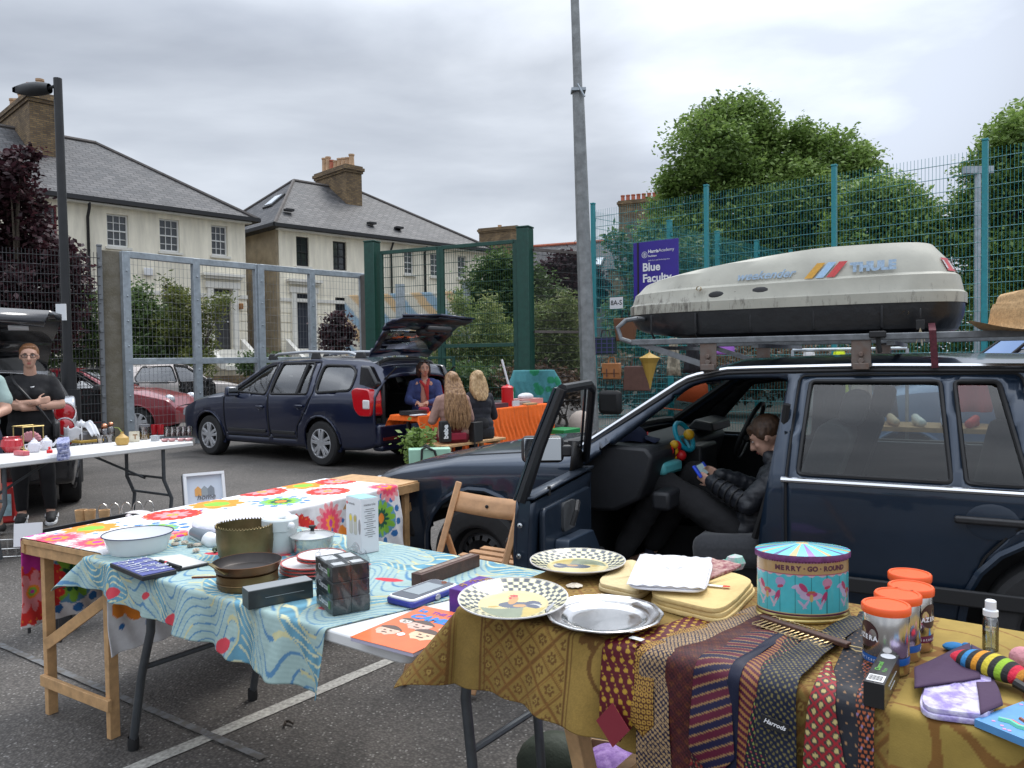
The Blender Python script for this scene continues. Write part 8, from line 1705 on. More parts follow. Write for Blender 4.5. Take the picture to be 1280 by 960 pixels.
p=at(1240,838,ZG+.02); t=thing('striped_glove','rainbow striped knitted glove behind the purple scarf','glove',(p[0],p[1],ZG),R(-60)); na,nb=90,40; u=np.linspace(0,1,na); v=np.linspace(0,2*math.pi,nb); U,V_=np.meshgrid(u,v,indexing='ij'); rad=.028*np.sin(np.pi*np.clip(U*.94+.03,0,1))**.4; P=np.stack([-.07+.13*U,rad*1.25*np.cos(V_),.023+rad*.75*np.sin(V_)+.006*np.sin(U*3)],-1); o=gridmesh('knitted_hand',P,mat('knit',rough=.95,attr=True,bump=(200,.8)),t); k=(U.ravel()*13).astype(int); pal=np.array([(.55,.02,.05),(.55,.02,.05),(.02,.02,.02),(.03,.20,.45),(.02,.02,.02),(.60,.25,.02),(.02,.02,.02),(.55,.45,.04),(.02,.02,.02),(.25,.42,.03),(.02,.02,.02),(.55,.02,.05),(.45,.18,.02),(.02,.02,.02)]); colour(o,pal[k%14])
for k in range(3): g=G(); g.tube([(.05,-.02+.02*k,.02),(.085,-.024+.024*k,.012)],[.009,.007],8); part('finger',g,MC['toy_red'] if k==1 else BLACK,t)
p=at(1192,813,ZG); g=G(); g.ball((0,0,.008),.018,14,sz=(1.2,.8,.45)); g.ball((.022,-.006,.008),.010,10); solo('felt_patch',g,[mat('felt_blue',(.02,.16,.38),.9)],'small blue felt oval peeping out behind the scarf','felt toy',p)
p=at(1238,812,ZG); t=thing('spray_bottle','small clear pump spray bottle with a white cap','bottle',p); g=G(); g.lathe([(.0001,0),(.0135,0),(.0145,.003),(.0145,.060),(.011,.068),(.007,.071)],n=28); part('bottle',g,glassmat('bottle_clear',(.86,.90,.92),.5,.03),t,fix=False); g=G(); g.lathe([(.0135,.069),(.0135,.080),(.010,.082),(.010,.098),(.008,.100),(.0001,.100)],n=24); part('pump_cap',g,WHITEP,t); g=G(); g.tube([(0,0,.07),(.002,0,.004)],.0012,5); part('dip_tube',g,WHITEP,t); g=G(); g.lathe([(.0132,.002),(.0132,.040),(.0001,.0405)],n=24); part('liquid',g,glassmat('liquid_clear',(.80,.86,.88),.2,.02),t,fix=False)
p=at(1278,838,ZG); t=thing('pom_pom','pink speckled pom-pom cut by the right edge','pom-pom',p); g=G(); g.ball((0,0,.022),.022,20); part('ball',g,mat('pompom_pink',(.55,.25,.28),.95,var=(60,.2),bump=(120,1)),t); g=G(); g.tube([(-.02,-.01,.012),(-.035,-.03,.004),(-.02,-.045,.004),(.0,-.04,.004)],.0028,6); part('red_cord',g,MC['toy_red'],t)
a=Vector(at(1218,908,ZG)); b=Vector(at(1285,936,ZG)); t=thing('photo_frame','light blue photo frame with painted sea creatures and a white opening','photo frame',tuple(a),yaw(a,b)); g=G(); sx_,sy_=.17,.13; wall=[(0,0,sx_,.045),(0,.085,sx_,sy_),(0,.045,.055,.085),(.115,.045,sx_,.085)]
FB=mat('frame_light_blue',(.08,.25,.50),.55,var=(50,.12))
def fb(u0,v0,u1,v1): g.box(((u0+u1)/2,(v0+v1)/2,.006),(u1-u0,v1-v0,.012))
for q in wall: fb(*q)
part('frame_border',g,FB,t); g=G(); g.box((.085,.065,.004),(.062,.042,.002)); part('photo_card',g,WC,t)
for i,(pts,c,w_) in enumerate((([(.02,.030),(.035,.036),(.05,.030),(.07,.036),(.09,.030),(.11,.034)],(.10,.48,.35),.006),([(.02,.036),(.035,.043),(.05,.037),(.07,.043),(.09,.037)],(.62,.10,.10),.0035),([(.035,.062),(.05,.055),(.07,.058)],(.22,.07,.04),.004),([(.03,.10),(.05,.115),(.07,.11)],(.65,.40,.35),.008),([(.06,.09),(.075,.098)],(.10,.45,.30),.007),([(.09,.11),(.12,.12)],(.75,.25,.10),.006))):
 g=G(); g.tube([(x,y,.0125) for x,y in pts],w_*.8,6); part('painted_creature',g,mat('creature%d'%i,c,.5),t)
rr=random.Random(4)
for k in range(16): g=G(); x,y=rr.uniform(.005,.165),rr.choice([rr.uniform(.004,.028),rr.uniform(.092,.126)]); g.box((x,y,.0122),(.005,.005,.001),rz=.7); part('pink_fleck',g,mat('fleck_pink',(.50,.25,.45),.6),t)
# price tag on table near silver plate
p=at(796,803,ZG+.004); g=G(); g.box((0,0,.0),(.030,.014,.001)); solo('price_tag',g,mat('tag_paper',(.55,.57,.56),.6,var=(120,.5)),'small printed silver tag on the ties by the platter','tag',(p[0],p[1],ZG+.012),RZT-R(5))
# ================================================================= TIES
def gl(px,py,z=ZG):
 """gold-table local coordinates of the point seen at a pixel"""
 p=Vector(at(px,py,z)).to_2d()-Vector(tn(-1.215,1.414)).to_2d(); return p.dot(Tt),p.dot(Tn)
def hx(px,z=.72,y=-.03):
 """local x on the hanging front for a pixel column"""
 o=Vector(tn(-1.215,1.414+y)); k=(px-640)/FX;
 # small correction for the roll at the lower part of the picture
 k+=math.sin(ROLL)*-.42
 # o+Tt*s ; X=kY
 return (k*o.y-o.x)/(Tt.x-k*Tt.y)
def tie(label,src,xf,zend,w0,w1,paint,lay=0,tip=True,src2=None,blunt=False,ytop=None):
 """src pixel on the table top, xf local x where it goes over the front edge, zend lower end height, widths"""
 s=gl(*src); pts=[(s[0],s[1],ZG+.003+lay*.0022)]
 if src2: q=gl(*src2); pts.append((q[0],q[1],ZG+.003+lay*.0022))
 off=.020+lay*.0024; pts.append((xf[0],.0,ZG+.003+lay*.0022)); ztop=ZG-.03
 hang=[(xf[0]+(xf[1]-xf[0])*t,-off-.030*t-.010*math.sin(3*t),ztop+(zend-ztop)*t) for t in np.linspace(0,1,8)]
 ctrl=[Vector(p) for p in pts+[(xf[0],-off+.003,ZG-.006)]+hang]
 # dense path
 path=[];
 for a,b in zip(ctrl[:-1],ctrl[1:]):
  n=max(2,int((b-a).length/.0024)); path+= [a.lerp(b,k/n) for k in range(n)]
 path.append(ctrl[-1]);
 for _ in range(40): path=[path[0]]+[(path[i-1]+path[i]*2+path[i+1])/4 for i in range(1,len(path)-1)]+[path[-1]]
 L_=[0];
 for a,b in zip(path[:-1],path[1:]): L_.append(L_[-1]+(b-a).length)
 tot=L_[-1]; nw=37; N_=len(path); P=np.zeros((N_,nw,3)); UV=np.zeros((N_,nw,2))
 for i,p in enumerate(path):
  T_=(path[min(i+1,N_-1)]-path[max(i-1,0)]).normalized(); nn=Vector((0,0,1)) if p.z>ZG-.002 else Vector((0,-1,.05));
  if ZG-.02<p.z<=ZG-.002: nn=Vector((0,-1,1))
  lat=T_.cross(nn).normalized();
  if lat.x<0: lat=-lat
  f=L_[i]/tot; w=w0+(w1-w0)*f**.9; dend=tot-L_[i]
  for j in range(nw):
   v=j/(nw-1)*2-1; sag=0
   if tip and dend<w*.5: vv=v*max(.02,dend/(w*.5))
   else: vv=v
   q=p+lat*(w/2*vv)+nn.normalized()*(.0022*(1-v*v)+.0012*math.sin(L_[i]*45+v*2)); P[i,j]=q; UV[i,j]=(L_[i],w/2*vv)
 o=gridmesh('necktie',P,mat('tie_silk',rough=.55,spec=.25,attr=True,bump=(500,.1)),solid=.0018); o.location=tn(-1.215,1.414); o.rotation_euler=(0,0,RZT); uv=UV.reshape(-1,2); colour(o,paint(uv[:,0],uv[:,1])*.60); return tag(o,label,'tie','neckties fanned over the front edge of the gold cloth')
def base(s,c): return np.tile(np.array(c,float),(len(s),1))
def dots(c,s,v,p,r,col,ang=0,stag=True,sq=False):
 x=s*math.cos(ang)+v*math.sin(ang); y=-s*math.sin(ang)+v*math.cos(ang); row=np.round(x/p); y2=y+(np.where(row%2==0,p/2,0) if stag else 0); dx=np.abs(x-row*p); dy=np.abs(y2-np.round(y2/p)*p); m=(np.maximum(dx,dy)<r) if sq else (np.hypot(dx,dy)<r); c[m]=col
def tA(s,v): c=base(s,(.13,.008,.018)); dots(c,s,v,.020,.0052,(.60,.36,.04)); dots(c,s+.010,v+.003,.020,.0022,(.55,.32,.04)); return c
def tB(s,v): c=base(s,(.012,.015,.05)); dots(c,s,v,.0075,.0026,(.55,.36,.18),.78,False,True); return c
def tC(s,v):
 c=base(s,(.085,.014,.022)); p=.034; a=((s+v)/p); b=((s-v)/p); m=(((a%1)<.5)^((b%1)<.5)); c[m]=(.12,.022,.020); m=((a%1)<.42)&((b%1)<.42); c[m]=(.17,.045,.02); m=(np.abs((a*4)%1-.5)<.14)|(np.abs((b*4)%1-.5)<.14); c[m]*=.45; return c
def tD(s,v): q=(s*1.0+v*.45)/.034; f=q%1; c=base(s,(.014,.012,.055)); c[f<.42]=(.13,.010,.035); c[(f>.42)&(f<.52)]=(.42,.24,.10); c[(f>.92)]=(.42,.24,.10); return c
def tE(s,v): c=base(s,(.008,.012,.04)); return c
def tF(s,v): f=((s-v*.6)/.013)%1; c=base(s,(.12,.012,.035)); c[f<.45]=(.42,.19,.06); c[(f>.45)&(f<.55)]=(.02,.01,.03); return c
def tG(s,v): c=base(s,(.010,.016,.045)); dots(c,s,v,.0088,.0024,(.24,.20,.07),.7,False); return c
def tH(s,v): c=base(s,(.42,.018,.030)); a=.78; dots(c,s,v,.0165,.0062,(.06,.05,.045),a,False,True); dots(c,s,v,.0165,.0040,(.68,.55,.22),a,False); return c
def tI(s,v): c=base(s,(.022,.024,.034)); dots(c,s,v,.016,.0020,(.45,.25,.12)); return c
def tJ(s,v): c=base(s,(.015,.012,.02)); dots(c,s,v,.0085,.0028,(.55,.14,.05)); dots(c,s+.004,v+.002,.017,.002,(.35,.25,.45)); return c
def tK(s,v): c=base(s,(.05,.012,.02)); dots(c,s,v,.02,.007,(.35,.03,.03)); dots(c,s,v,.02,.004,(.05,.03,.03)); dots(c,s+.01,v,.0065,.0012,(.35,.25,.12)); return c
def tL(s,v): c=base(s,(.10,.03,.01)); f=np.abs(((s)/.011)%1-.5); dots(c,s,v,.0105,.0046,(.62,.36,.07)); dots(c,s,v,.0105,.0022,(.12,.02,.02)); return c
def tM(s,v): c=base(s,(.012,.014,.03)); dots(c,s,v,.010,.0018,(.50,.10,.10)); dots(c,s+.005,v+.002,.010,.0018,(.35,.42,.10)); return c
X=lambda a,b:(hx(a,.8),hx(b,.6))
tie('maroon tie with gold lozenges, leftmost, its red satin tip folded up',(905,765),X(772,783),.675,.045,.088,tA,0,src2=(820,795))
tie('tie with gold chain pattern beside the maroon lozenge tie',(940,768),X(806,812),.70,.03,.05,tL,0,src2=(868,790))
tie('beige and navy finely checked tie, third from the left',(965,757),X(818,828),.60,.035,.078,tB,1,src2=(880,795))
tie('dark red and black floral tie peeping out low behind the broad striped tie',(985,790),X(880,884),.52,.03,.085,tK,1)
tie('maroon diamond plaid tie hanging right of the finely checked tie',(975,768),X(852,862),.47,.04,.082,tC,2,src2=(900,808))
tie('broad navy and maroon diagonally striped tie with a pointed tip',(960,795),X(893,902),.665,.05,.093,tD,3)
tie('plain navy narrow tie end beside the broad striped tie',(985,795),X(920,924),.50,.02,.026,tE,4)
tie('maroon and orange finely striped tie between the plain navy and the labelled tie',(985,796),X(938,936),.47,.03,.040,tF,3)
tie('black tie with tiny red and green crosses behind the labelled navy tie',(1000,790),X(960,950),.52,.025,.06,tM,3)
tie('navy tie with small gold dots and a black maker label',(1075,780),X(975,985),.45,.045,.088,tG,5,src2=(1020,815))
tie('charcoal grey tie with rows of tiny amber dashes behind the red tie',(1085,772),X(1058,1064),.60,.035,.075,tI,4)
tie('narrow dark tie with orange flecks at the right end of the fan',(1092,790),X(1086,1092),.58,.025,.035,tJ,4)
tie('bright red tie with cream diamonds and a wide pointed tip',(1036,838),X(1033,1052),.635,.006,.097,tH,6)
# satin tip and label
def front(x,z,off): o=Vector(tn(-1.215,1.414-off)); p=o.to_2d()+Tt*x; return (p.x,p.y,z)
x0=hx(781,.7); g=G(); g.add([(-.038,0,0),(0,0,-.045),(.038,0,0),(.0,0,.046)],[(0,1,2,3)]); solo('satin_tip',g,mat('red_satin',(.20,.006,.02),.35,sheen=.3),'plain crimson satin diamond, turned up lining of the leftmost tie','tie lining',front(x0-.004,.712,.068),RZT,solid=.002,smooth=0)
x0=hx(978,.78); t=thing('maker_label','small black woven maker label reading Harrods on the dotted navy tie','label',front(x0,.795,.052),RZT); g=G(); g.box((0,0,0),(.048,.002,.020),ry=R(9)); part('label_patch',g,BLACK,t); g=G(); g.text('Harrods',.0115,(0,-.0018,.001),(1,0,-.16),(.16,0,1),shear=.3,off=.0003); part('label_lettering',g,TW,t,fix=False,smooth=0)
# tie hanger
a=Vector(at(952,772,ZG+.02)); b=Vector(at(1062,807,ZG+.02)); t=thing('tie_hanger','dark wooden tie hanger with brass wire loops lying on the ties','tie hanger',tuple(a),yaw(a,b)); Lk=(b-a).length; g=G(); g.prism(rpoly([(0,-.007),(Lk,-.010),(Lk,.008),(0,.007)],.003),-.005,.006,plane='xy'); part('hanger_bar',g,WOODD,t,bev=.003)
for k in range(15):
 x=Lk*(.06+.055*k)
 for s in (-1,1):
  g=G(); g.tube([(x,s*.004,.0),(x-.010,s*.034,-.004),(x-.006,s*.040,-.004),(x+.004,s*.036,-.004),(x+.006,s*.006,.0)],.0011,5); part('wire_loop',g,mat('brass_wire',(.55,.42,.22),.3,.9),t)
g=G(); g.tube([(Lk,0,0),(Lk+.02,.006,0),(Lk+.032,.002,0),(Lk+.034,-.010,0),(Lk+.022,-.016,0),(Lk+.012,-.012,0)],.0014,6); part('hook',g,MC['brass_wire'],t)
# ================================================================= WHITE TABLE AT THE LEFT
WR=R(58); Wd=Vector((math.cos(WR),math.sin(WR))); ZW=.742; wt=thing('folding_table','white plastic folding table on grey legs loaded with glassware at the left','table',(-3.86,5.50,0),WR)
g=G(); g.prism(rpoly([(0,0),(1.83,0),(1.83,.70),(0,.70)],.06),.70,.74,plane='xy'); part('tabletop',g,WTOP,wt,bev=.008)
for x0,dx in ((.25,-.07),(1.55,.07)):
 for y in (.07,.63):
  g=G(); g.tube([(x0,y,.70),(x0,y,.42),(x0+dx,y,.25),(x0+dx*.6,y,.02)],.016,8); part('leg',g,GM,wt)
 g=G(); g.tube([(x0+dx*.7,.07,.28),(x0+dx*.7,.63,.28)],.012,6); part('crossbar',g,GM,wt)
 g=G(); g.tube([(x0,.35,.42),(x0+(.5 if x0<1 else -.5),.35,.69)],.011,6); part('brace',g,GM,wt)
 g=G(); g.tube([(x0,.07,.44),(x0,.63,.44)],.011,6); part('crossbar',g,GM,wt)
RG=mat('red_glass',(.45,.01,.02),.1,coat=1); CG=glassmat('clear_tumbler',(.80,.78,.80),.5,.05); PG=mat('pink_glass',(.55,.28,.28),.15,coat=.6); WG=mat('white_china',(.65,.65,.70),.3); MUS=mat('mustard',(.45,.28,.05),.6); GOLDW=mat('gold_wire',(.55,.42,.18),.3,.9); GRY=mat('grey_card',(.12,.12,.13),.6)
def it(name,label,cat,px,py,m,prof=None,box=None,group=None,**k):
 p=at(px,py,ZW); g=G()
 if prof: g.lathe(prof,n=24)
 if box: g.box((0,0,box[2]/2),box)
 return solo(name,g,m,label,cat,p,WR if box else 0,group=group,**k)
it('glass_bowl','round red glass bowl at the near left end of the white table','bowl',15,565,RG,[(.0001,0),(.05,0),(.085,.05),(.078,.10),(.06,.115),(.066,.125),(.06,.12),(.07,.1),(.0001,.02)])
it('candle_box','flat red and white candle box beside the red glass bowl','box',27,569,mat('rosy_box',(.55,.12,.14),.4,var=(30,.3)),box=(.05,.15,.035),bev=.004)
p=at(36,562,ZW); t=thing('wire_lantern','square gold wire lantern standing on the white table','lantern',p,WR)
for x in (-.08,.08):
 for y in (-.08,.08): g=G(); g.box((x,y,.10),(.008,.008,.2)); part('upright',g,GOLDW,t)
for z in (.005,.2):
 g=G(); g.tube([(-.085,-.085,z),(.085,-.085,z),(.085,.085,z),(-.085,.085,z)],.005,4,closed=True); part('wire_frame',g,GOLDW,t)
p=at(39,560,ZW); t=thing('pink_fan','fluffy dusty pink fan on a short gold stem','ornament',p)
g=G(); g.tube([(0,0,0),(0,0,.07)],.012,8); part('stem',g,GOLDW,t); g=G()
for k in range(9): a=math.pi*k/8; cap(g,(0,0,.07),(.075*math.cos(a),0,.075+.055*math.sin(a)),.02,.017,8)
part('fan_lobes',g,mat('fluffy_pink',(.55,.25,.28),.95,bump=(60,.8)),t)
for i,(x,y,l) in enumerate(((43,565,'white glazed teapot with a domed lid, left of the pair'),(58,562,'white glazed teapot with a domed lid, right of the pair'))):
 p=at(x,y,ZW); t=thing('teapot',l,'teapot',p,.4*i,'pair of white teapots'); g=G(); g.lathe([(.0001,0),(.035,0),(.05,.04),(.042,.075),(.025,.085),(.0001,.085)],n=20); part('pot_body',g,WG,t); g=G(); g.lathe([(.028,.083),(.02,.098),(.008,.104),(.010,.115),(.0001,.118)],n=16); part('lid',g,WG,t); g=G(); g.tube([(.045,0,.03),(.07,0,.06),(.078,0,.08)],[.012,.008,.006],8); part('spout',g,WG,t); g=G(); g.tube([(-.04,0,.065),(-.075,0,.06),(-.07,0,.03),(-.045,0,.02)],.006,6); part('handle',g,WG,t)
it('red_candle','small red figure candle in front of the right teapot','candle',62,566,MC['toy_red'],[(.0001,0),(.022,0),(.022,.02),(.008,.03),(.010,.045),(.0001,.052)])
it('grey_box','plain dark grey box standing behind the teapots','box',64,548,GRY,box=(.12,.10,.11),bev=.003)
t=folded('cloth_bundle','blue and white checked tea towel bundle with dark piping','towels',[(70,555),(87,553),(87,545),(72,547)],ZW,.13,mat('check_cotton',(.42,.44,.60),.85,var=(45,.10),col2=(.12,.14,.3)),5,3)
p=at(104,552,ZW); t=thing('bow_basket','basket covered with a big white cloth bow on a mustard tray','basket',p,WR)
g=G(); g.box((0,0,.045),(.16,.24,.09)); part('basket',g,GRY,t,bev=.02); g=G(); g.box((-.01,-.04,.012),(.22,.26,.024)); part('mustard_tray',g,MUS,t,bev=.004)
wc=mat('bow_cloth',(.66,.67,.70),.85,bump=(14,.4));
for s in (-1,1): g=G(); g.grid(lambda u,v:(.02-.09*(u-.5),s*(.01+.16*v),.14+.045*math.sin(math.pi*v)*(.5+math.sin(u*math.pi))-.075*v*v+.012*math.sin(u*16+v*4)),16,14); part('bow_loop',g,wc,t,solid=.004)
g=G(); g.ball((0,0,.16),.03,12); part('bow_knot',g,wc,t); g=G(); g.grid(lambda u,v:(-.10+.03*math.sin(u*9),-.16+.32*u,.14-.12*v+.01*math.sin(u*25)),30,8); part('cloth_skirt',g,wc,t,solid=.003)
for i,(x,y,r_,w_) in enumerate(((131,548,.030,'left'),(139,545,.026,'right'))):
 p=at(x,y,ZW); t=thing('bauble_jar','glass jar topped by a copper bauble, %s one of two'%w_,'jar',p,0,'glass jars with copper baubles'); g=G(); g.lathe([(.0001,0),(.03,0),(.032,.01),(.032,.09),(.028,.095)],n=20); part('jar',g,CG,t,fix=False); g=G(); g.ball((0,0,.115),r_,14); part('bauble',g,mat('copper_bauble',(.62,.28,.16),.2,.9),t)
for i,(x,y,w_) in enumerate(((125,554,'left of the mustard tray edge'),(137,553,'beside the gourd vase'))): it('small_glass','small clear glass tumbler standing %s'%w_,'glass',x,y,CG,[(.0001,0),(.022,0),(.026,.07)],fix=False)
p=at(153,556,ZW); t=thing('gourd_vase','mustard gourd shaped vase with a narrow neck and stalk','vase',p); g=G(); g.lathe([(.0001,0),(.045,0),(.058,.03),(.052,.065),(.025,.085),(.012,.10),(.012,.115),(.0001,.115)],n=28); part('vase_body',g,mat('ochre_glaze',(.48,.30,.08),.5,var=(14,.2)),t); g=G(); g.tube([(0,0,.11),(-.03,0,.15),(-.07,0,.155)],[.006,.004,.003],6); part('stalk',g,mat('stalk_green',(.2,.25,.05),.7),t)
p=at(168,552,ZW); t=thing('candle_jar','cream candle jar lettered T on the white table','candle',p); g=G(); g.lathe([(.0001,0),(.043,0),(.045,.004),(.045,.092),(.041,.092),(.041,.07),(.0001,.07)],n=28); part('jar',g,mat('cream_wax',(.62,.58,.46),.3,coat=.5),t); g=G(); g.text('T',.06,(.026,-.037,.045),(.8,.57,0),(0,0,1),off=.002); part('initial',g,MC['wood_ink'] if 'wood_ink' in MC else mat('wood_ink',(.25,.12,.04),.6),t,fix=False,smooth=0)
p=at(181,549,ZW); t=thing('storage_jar','glass storage jar with a flat grey lid and ochre grains','jar',p); g=G(); g.lathe([(.0001,0),(.042,0),(.044,.12)],n=24); part('jar',g,CG,t,fix=False); g=G(); g.lathe([(.0001,.002),(.040,.002),(.040,.045),(.0001,.045)],n=24); part('grains',g,MUS,t); g=G(); g.lathe([(.047,.118),(.047,.14),(.0001,.142)],n=24); part('lid',g,GRY,t)
for x,w_ in ((193,'left'),(201,'right')): it('red_beaker','tall red plastic beaker, %s of the pair behind the tumblers'%w_,'beaker',x,543,RG,[(.0001,0),(.026,0),(.033,.10),(.03,.10),(.024,.01),(.0001,.01)],group='pair of red beakers')
it('small_box','small silver grey patterned box in front of the red beakers','box',194,551,mat('patterned_grey',(.40,.42,.45),.5,var=(90,.4)),box=(.05,.06,.05))
for i,x in enumerate((209,216,223,230,237)):
 p=at(x,546-.3*i,ZW); t=thing('tumbler','smoky pink tumbler, %s in the row at the far table end'%('first from the left','second from the left','middle one','second from the right','last on the right')[i],'glass',p,0,'row of smoky pink tumblers'); g=G(); g.lathe([(.0001,0),(.026,0),(.030,.095),(.028,.095),(.024,.006),(.0001,.006)],n=20); part('glass',g,CG,t,fix=False); g=G(); g.lathe([(.0001,.007),(.023,.007),(.025,.035),(.0001,.035)],n=20); part('pink_base',g,PG,t)
for i,x in enumerate((206,215,226,236)): it('pink_dish','small scalloped pink dish, %s in front of the tumblers'%('first from the left','second from the left','third from the left','last on the right')[i],'dish',x,552-.3*i,PG,[(.0001,0),(.02,0),(.034,.014),(.037,.024),(.033,.02),(.0001,.006)],group='row of pink dishes')
g=G(); g.box((0,0,.17),(.2,.34,.34),taper=.9); t=solo('carrier_bag',g,mat('red_bag',(.45,.02,.02),.45,var=(6,.3)),'red carrier bag with a pale patch beside the black car wheel','bag',(at(24,650,0)[0]-.1,at(24,650,0)[1],0),.3,bev=.02); g=G(); g.box((.10,-.171,.2),(.0,.0,.0)); g.box((.0,-.168,.17),(.15,.008,.2)); part('bag_print',g,mat('bag_print',(.35,.5,.55),.5,var=(20,.4)),t)
# ---------------------------------------------------------------- crates behind the floral table
for i,(px,py,w_,l) in enumerate(((118,652,.62,'black tray stand behind the floral table, under the wooden beakers'),(258,640,.50,'black tray stand behind the floral table, under the framed print'))):
 p=atY(px,py,4.35+.35*i); zt=p[2]-.02; t=thing('tray_stand',l,'stand',(p[0],p[1],0),FR); g=G();
 for s in (-1,1): g.box((s*w_/2,0,zt-.05),(.02,.32,.1)); g.box((0,s*.16,zt-.05),(w_,.02,.1))
 part('tray_rim',g,DARK,t)
 for sx in (-1,1):
  for sy in (-1,1): g=G(); g.tube([(sx*w_*.47,sy*.15,zt-.1),(sx*w_*.47,sy*.15,0)],.008,6); part('leg',g,DARK,t); g=G(); g.box((0,0,zt-.06),(w_-.03,.30,.02)); part('tray_base',g,DARK,t)
 if i==0: Z1=zt-.05; C1=p
 else: Z2=zt-.05; C2=p
for i,(px,r_,w_) in enumerate(((102,.035,'nearest the table end'),(113,.032,'in the middle'),(131,.030,'beside the wire rings'))):
 q=at(px,656,Z1); g=G(); g.lathe([(.0001,0),(r_*.8,0),(r_,.09),(r_*.85,.09),(r_*.7,.01),(.0001,.01)],n=20); solo('wooden_beaker',g,PINE,'turned wooden beaker %s, behind the floral cloth'%w_,'beaker',q,group='turned wooden beakers')
q=at(150,652,Z1); t=thing('wire_rack','thin silver wire ring stand behind the floral cloth','wire stand',q)
for k in range(5): g=G(); g.tube([(.06*k-.1+.03*math.cos(a),.02*k,.06+.05*math.sin(a)) for a in np.linspace(0,6.28,14)[:-1]],.003,5,closed=True); part('wire_ring',g,STL,t)
q=at(172,650,Z1); g=G(); g.ball((0,0,.03),.07,14,sz=(1.3,1,.4)); solo('net_bag',g,mat('white_net',(.5,.42,.42),.8,var=(50,.13),col2=(.75,.75,.75)),'crumpled white net bag behind the floral cloth','bag',q)
a=Vector(atY(232,643,4.5)); b=Vector(atY(283,633,4.62)); c=Vector(atY(215,597,4.62)); wF_=(b-a).length; t=thing('framed_print','white framed print of three little houses lettered home, leaning behind the floral table','picture',tuple(a),yaw(a,b)); rx=-R(16)
pv=bpy.data.objects.new('print_board',None); COL.objects.link(pv); pv.parent=t; pv.rotation_euler=(rx,0,0)
hF=.235; g=G(); g.box((wF_/2,.012,hF/2),(wF_,.012,hF)); part('print_paper',g,mat('print_paper',(.60,.66,.74),.5),pv)
g=G();
for c_,d_ in (((wF_/2,0,.008),(wF_,.035,.016)),((wF_/2,0,hF-.008),(wF_,.035,.016)),((.008,0,hF/2),(.016,.035,hF-.034)),((wF_-.008,0,hF/2),(.016,.035,hF-.034))): g.box(c_,d_)
part('white_frame',g,WHITEP,pv); g=G(); g.box((wF_/2,.045,hF/2),(wF_,.05,hF)); part('frame_back',g,mat('back_dark',(.05,.045,.045),.7),pv)
for k,(x,c_) in enumerate(((.34,(.70,.35,.10)),(.50,(.30,.34,.36)),(.66,(.22,.25,.28)))):
 x*=wF_; g=G(); g.prism([(x-.018,.10),(x+.018,.10),(x+.018,.14),(x,.158),(x-.018,.14)],.002,.0055); g.box((x,.0015,.122),(.010,.001,.010)); part('house_motif',g,mat('motif%d'%k,c_,.6),pv)
g=G(); g.text('home',.045,(wF_*.52,.0005,.09),(1,0,0),(0,0,1),shear=.3,off=.0006); part('lettering',g,mat('ink_grey',(.12,.12,.13),.6),pv,fix=False,smooth=0)
q=atY(40,668,4.1); g=G(); g.box((0,0,.06),(.13,.02,.12),rx=-.2); solo('white_card',g,WC,'plain white card standing at the left end of the floral table','card',(q[0]-.02,4.1,q[2]-.06),R(20)); g=G(); g.box((0,0,0),(.13,.12,2*max(.05,(q[2]-.06)/2))); solo('black_box',g,DARK,'black box under the white card at the left end of the floral table','box',(q[0]+.08,4.2,(q[2]-.06)/2),R(20),bev=.01)
q=at(12,692,0); t=thing('wire_basket','low silver wire basket on the ground at the left edge','basket',q,R(10))
for k in range(9): g=G(); g.tube([(-.25+.06*k,-.15,.14),(-.25+.06*k,-.15,.0),(-.25+.06*k,.15,.0),(-.25+.06*k,.15,.14)],.004,5); part('wire',g,STL,t)
for z in (.01,.07,.14): g=G(); g.tube([(-.25,-.15,z),(.23,-.15,z),(.23,.15,z),(-.25,.15,z)],.005,5,closed=True); part('wire_ring',g,STL,t)
# ---------------------------------------------------------------- folding chair by the estate's front wheel
BCH=mat('beech',(.46,.25,.12),.5,var=(20,.2),bump=(90,.15)); c0=(-.2,3.6,0); ch=thing('folding_chair','light beech folding chair beside the front wheel of the near estate','chair',c0)
def cl(p): return (p[0]-c0[0],p[1]-c0[1],p[2])
s1,s1b,s2,s2b=(-.262,3.72,.862),(-.50,3.42,.02),(.045,3.58,.835),(-.19,3.27,.02)
for a,b in ((s1,s1b),(s2,s2b)): g=G(); g.bar(cl(a),cl(b),.030,.040,up=(0,1,0)); part('back_leg',g,BCH,ch,bev=.005)
m1,m2=lerp(s1,s1b,.26),lerp(s2,s2b,.26);
for m_,e in ((m1,(-.16,3.86,.02)),(m2,(.14,3.70,.02))): g=G(); g.bar(cl(m_),cl(e),.026,.036,up=(0,1,0)); part('front_leg',g,BCH,ch,bev=.005); g=G(); g.ball(cl(m_),.022,8,sz=(1.2,.9,1)); part('hinge',g,BLACK,ch)
a,b=Vector(cl(lerp(s1,s1b,.045))),Vector(cl(lerp(s2,s2b,.045))); dn=(Vector(s1b)-Vector(s1)).normalized(); g=G(); g.grid(lambda u,v:tuple(a.lerp(b,u)+dn*(.095*v)+Vector((.0,-.025*math.sin(math.pi*u),0))),18,4); part('back_board',g,BCH,ch,solid=.014,bev=.003)
mm_=a.lerp(b,.52)+dn*.048+Vector((0,-.034,0)); g=G(); g.ball(tuple(mm_),.0085,12,sz=(1,.35,1)); part('hand_hole',g,BLACK,ch)
a,b=Vector(cl(lerp(s1,s1b,.42))),Vector(cl(lerp(s2,s2b,.42)))
for k in range(5): g=G(); o=Vector((.05,.065,0))*k; g.bar(tuple(a+o),tuple(b+o),.05,.014); part('seat_slat',g,BCH,ch,bev=.003)
g=G(); g.bar(cl(lerp(s1,s1b,.62)),cl(lerp(s2,s2b,.62)),.022,.022); part('rung',g,BCH,ch)
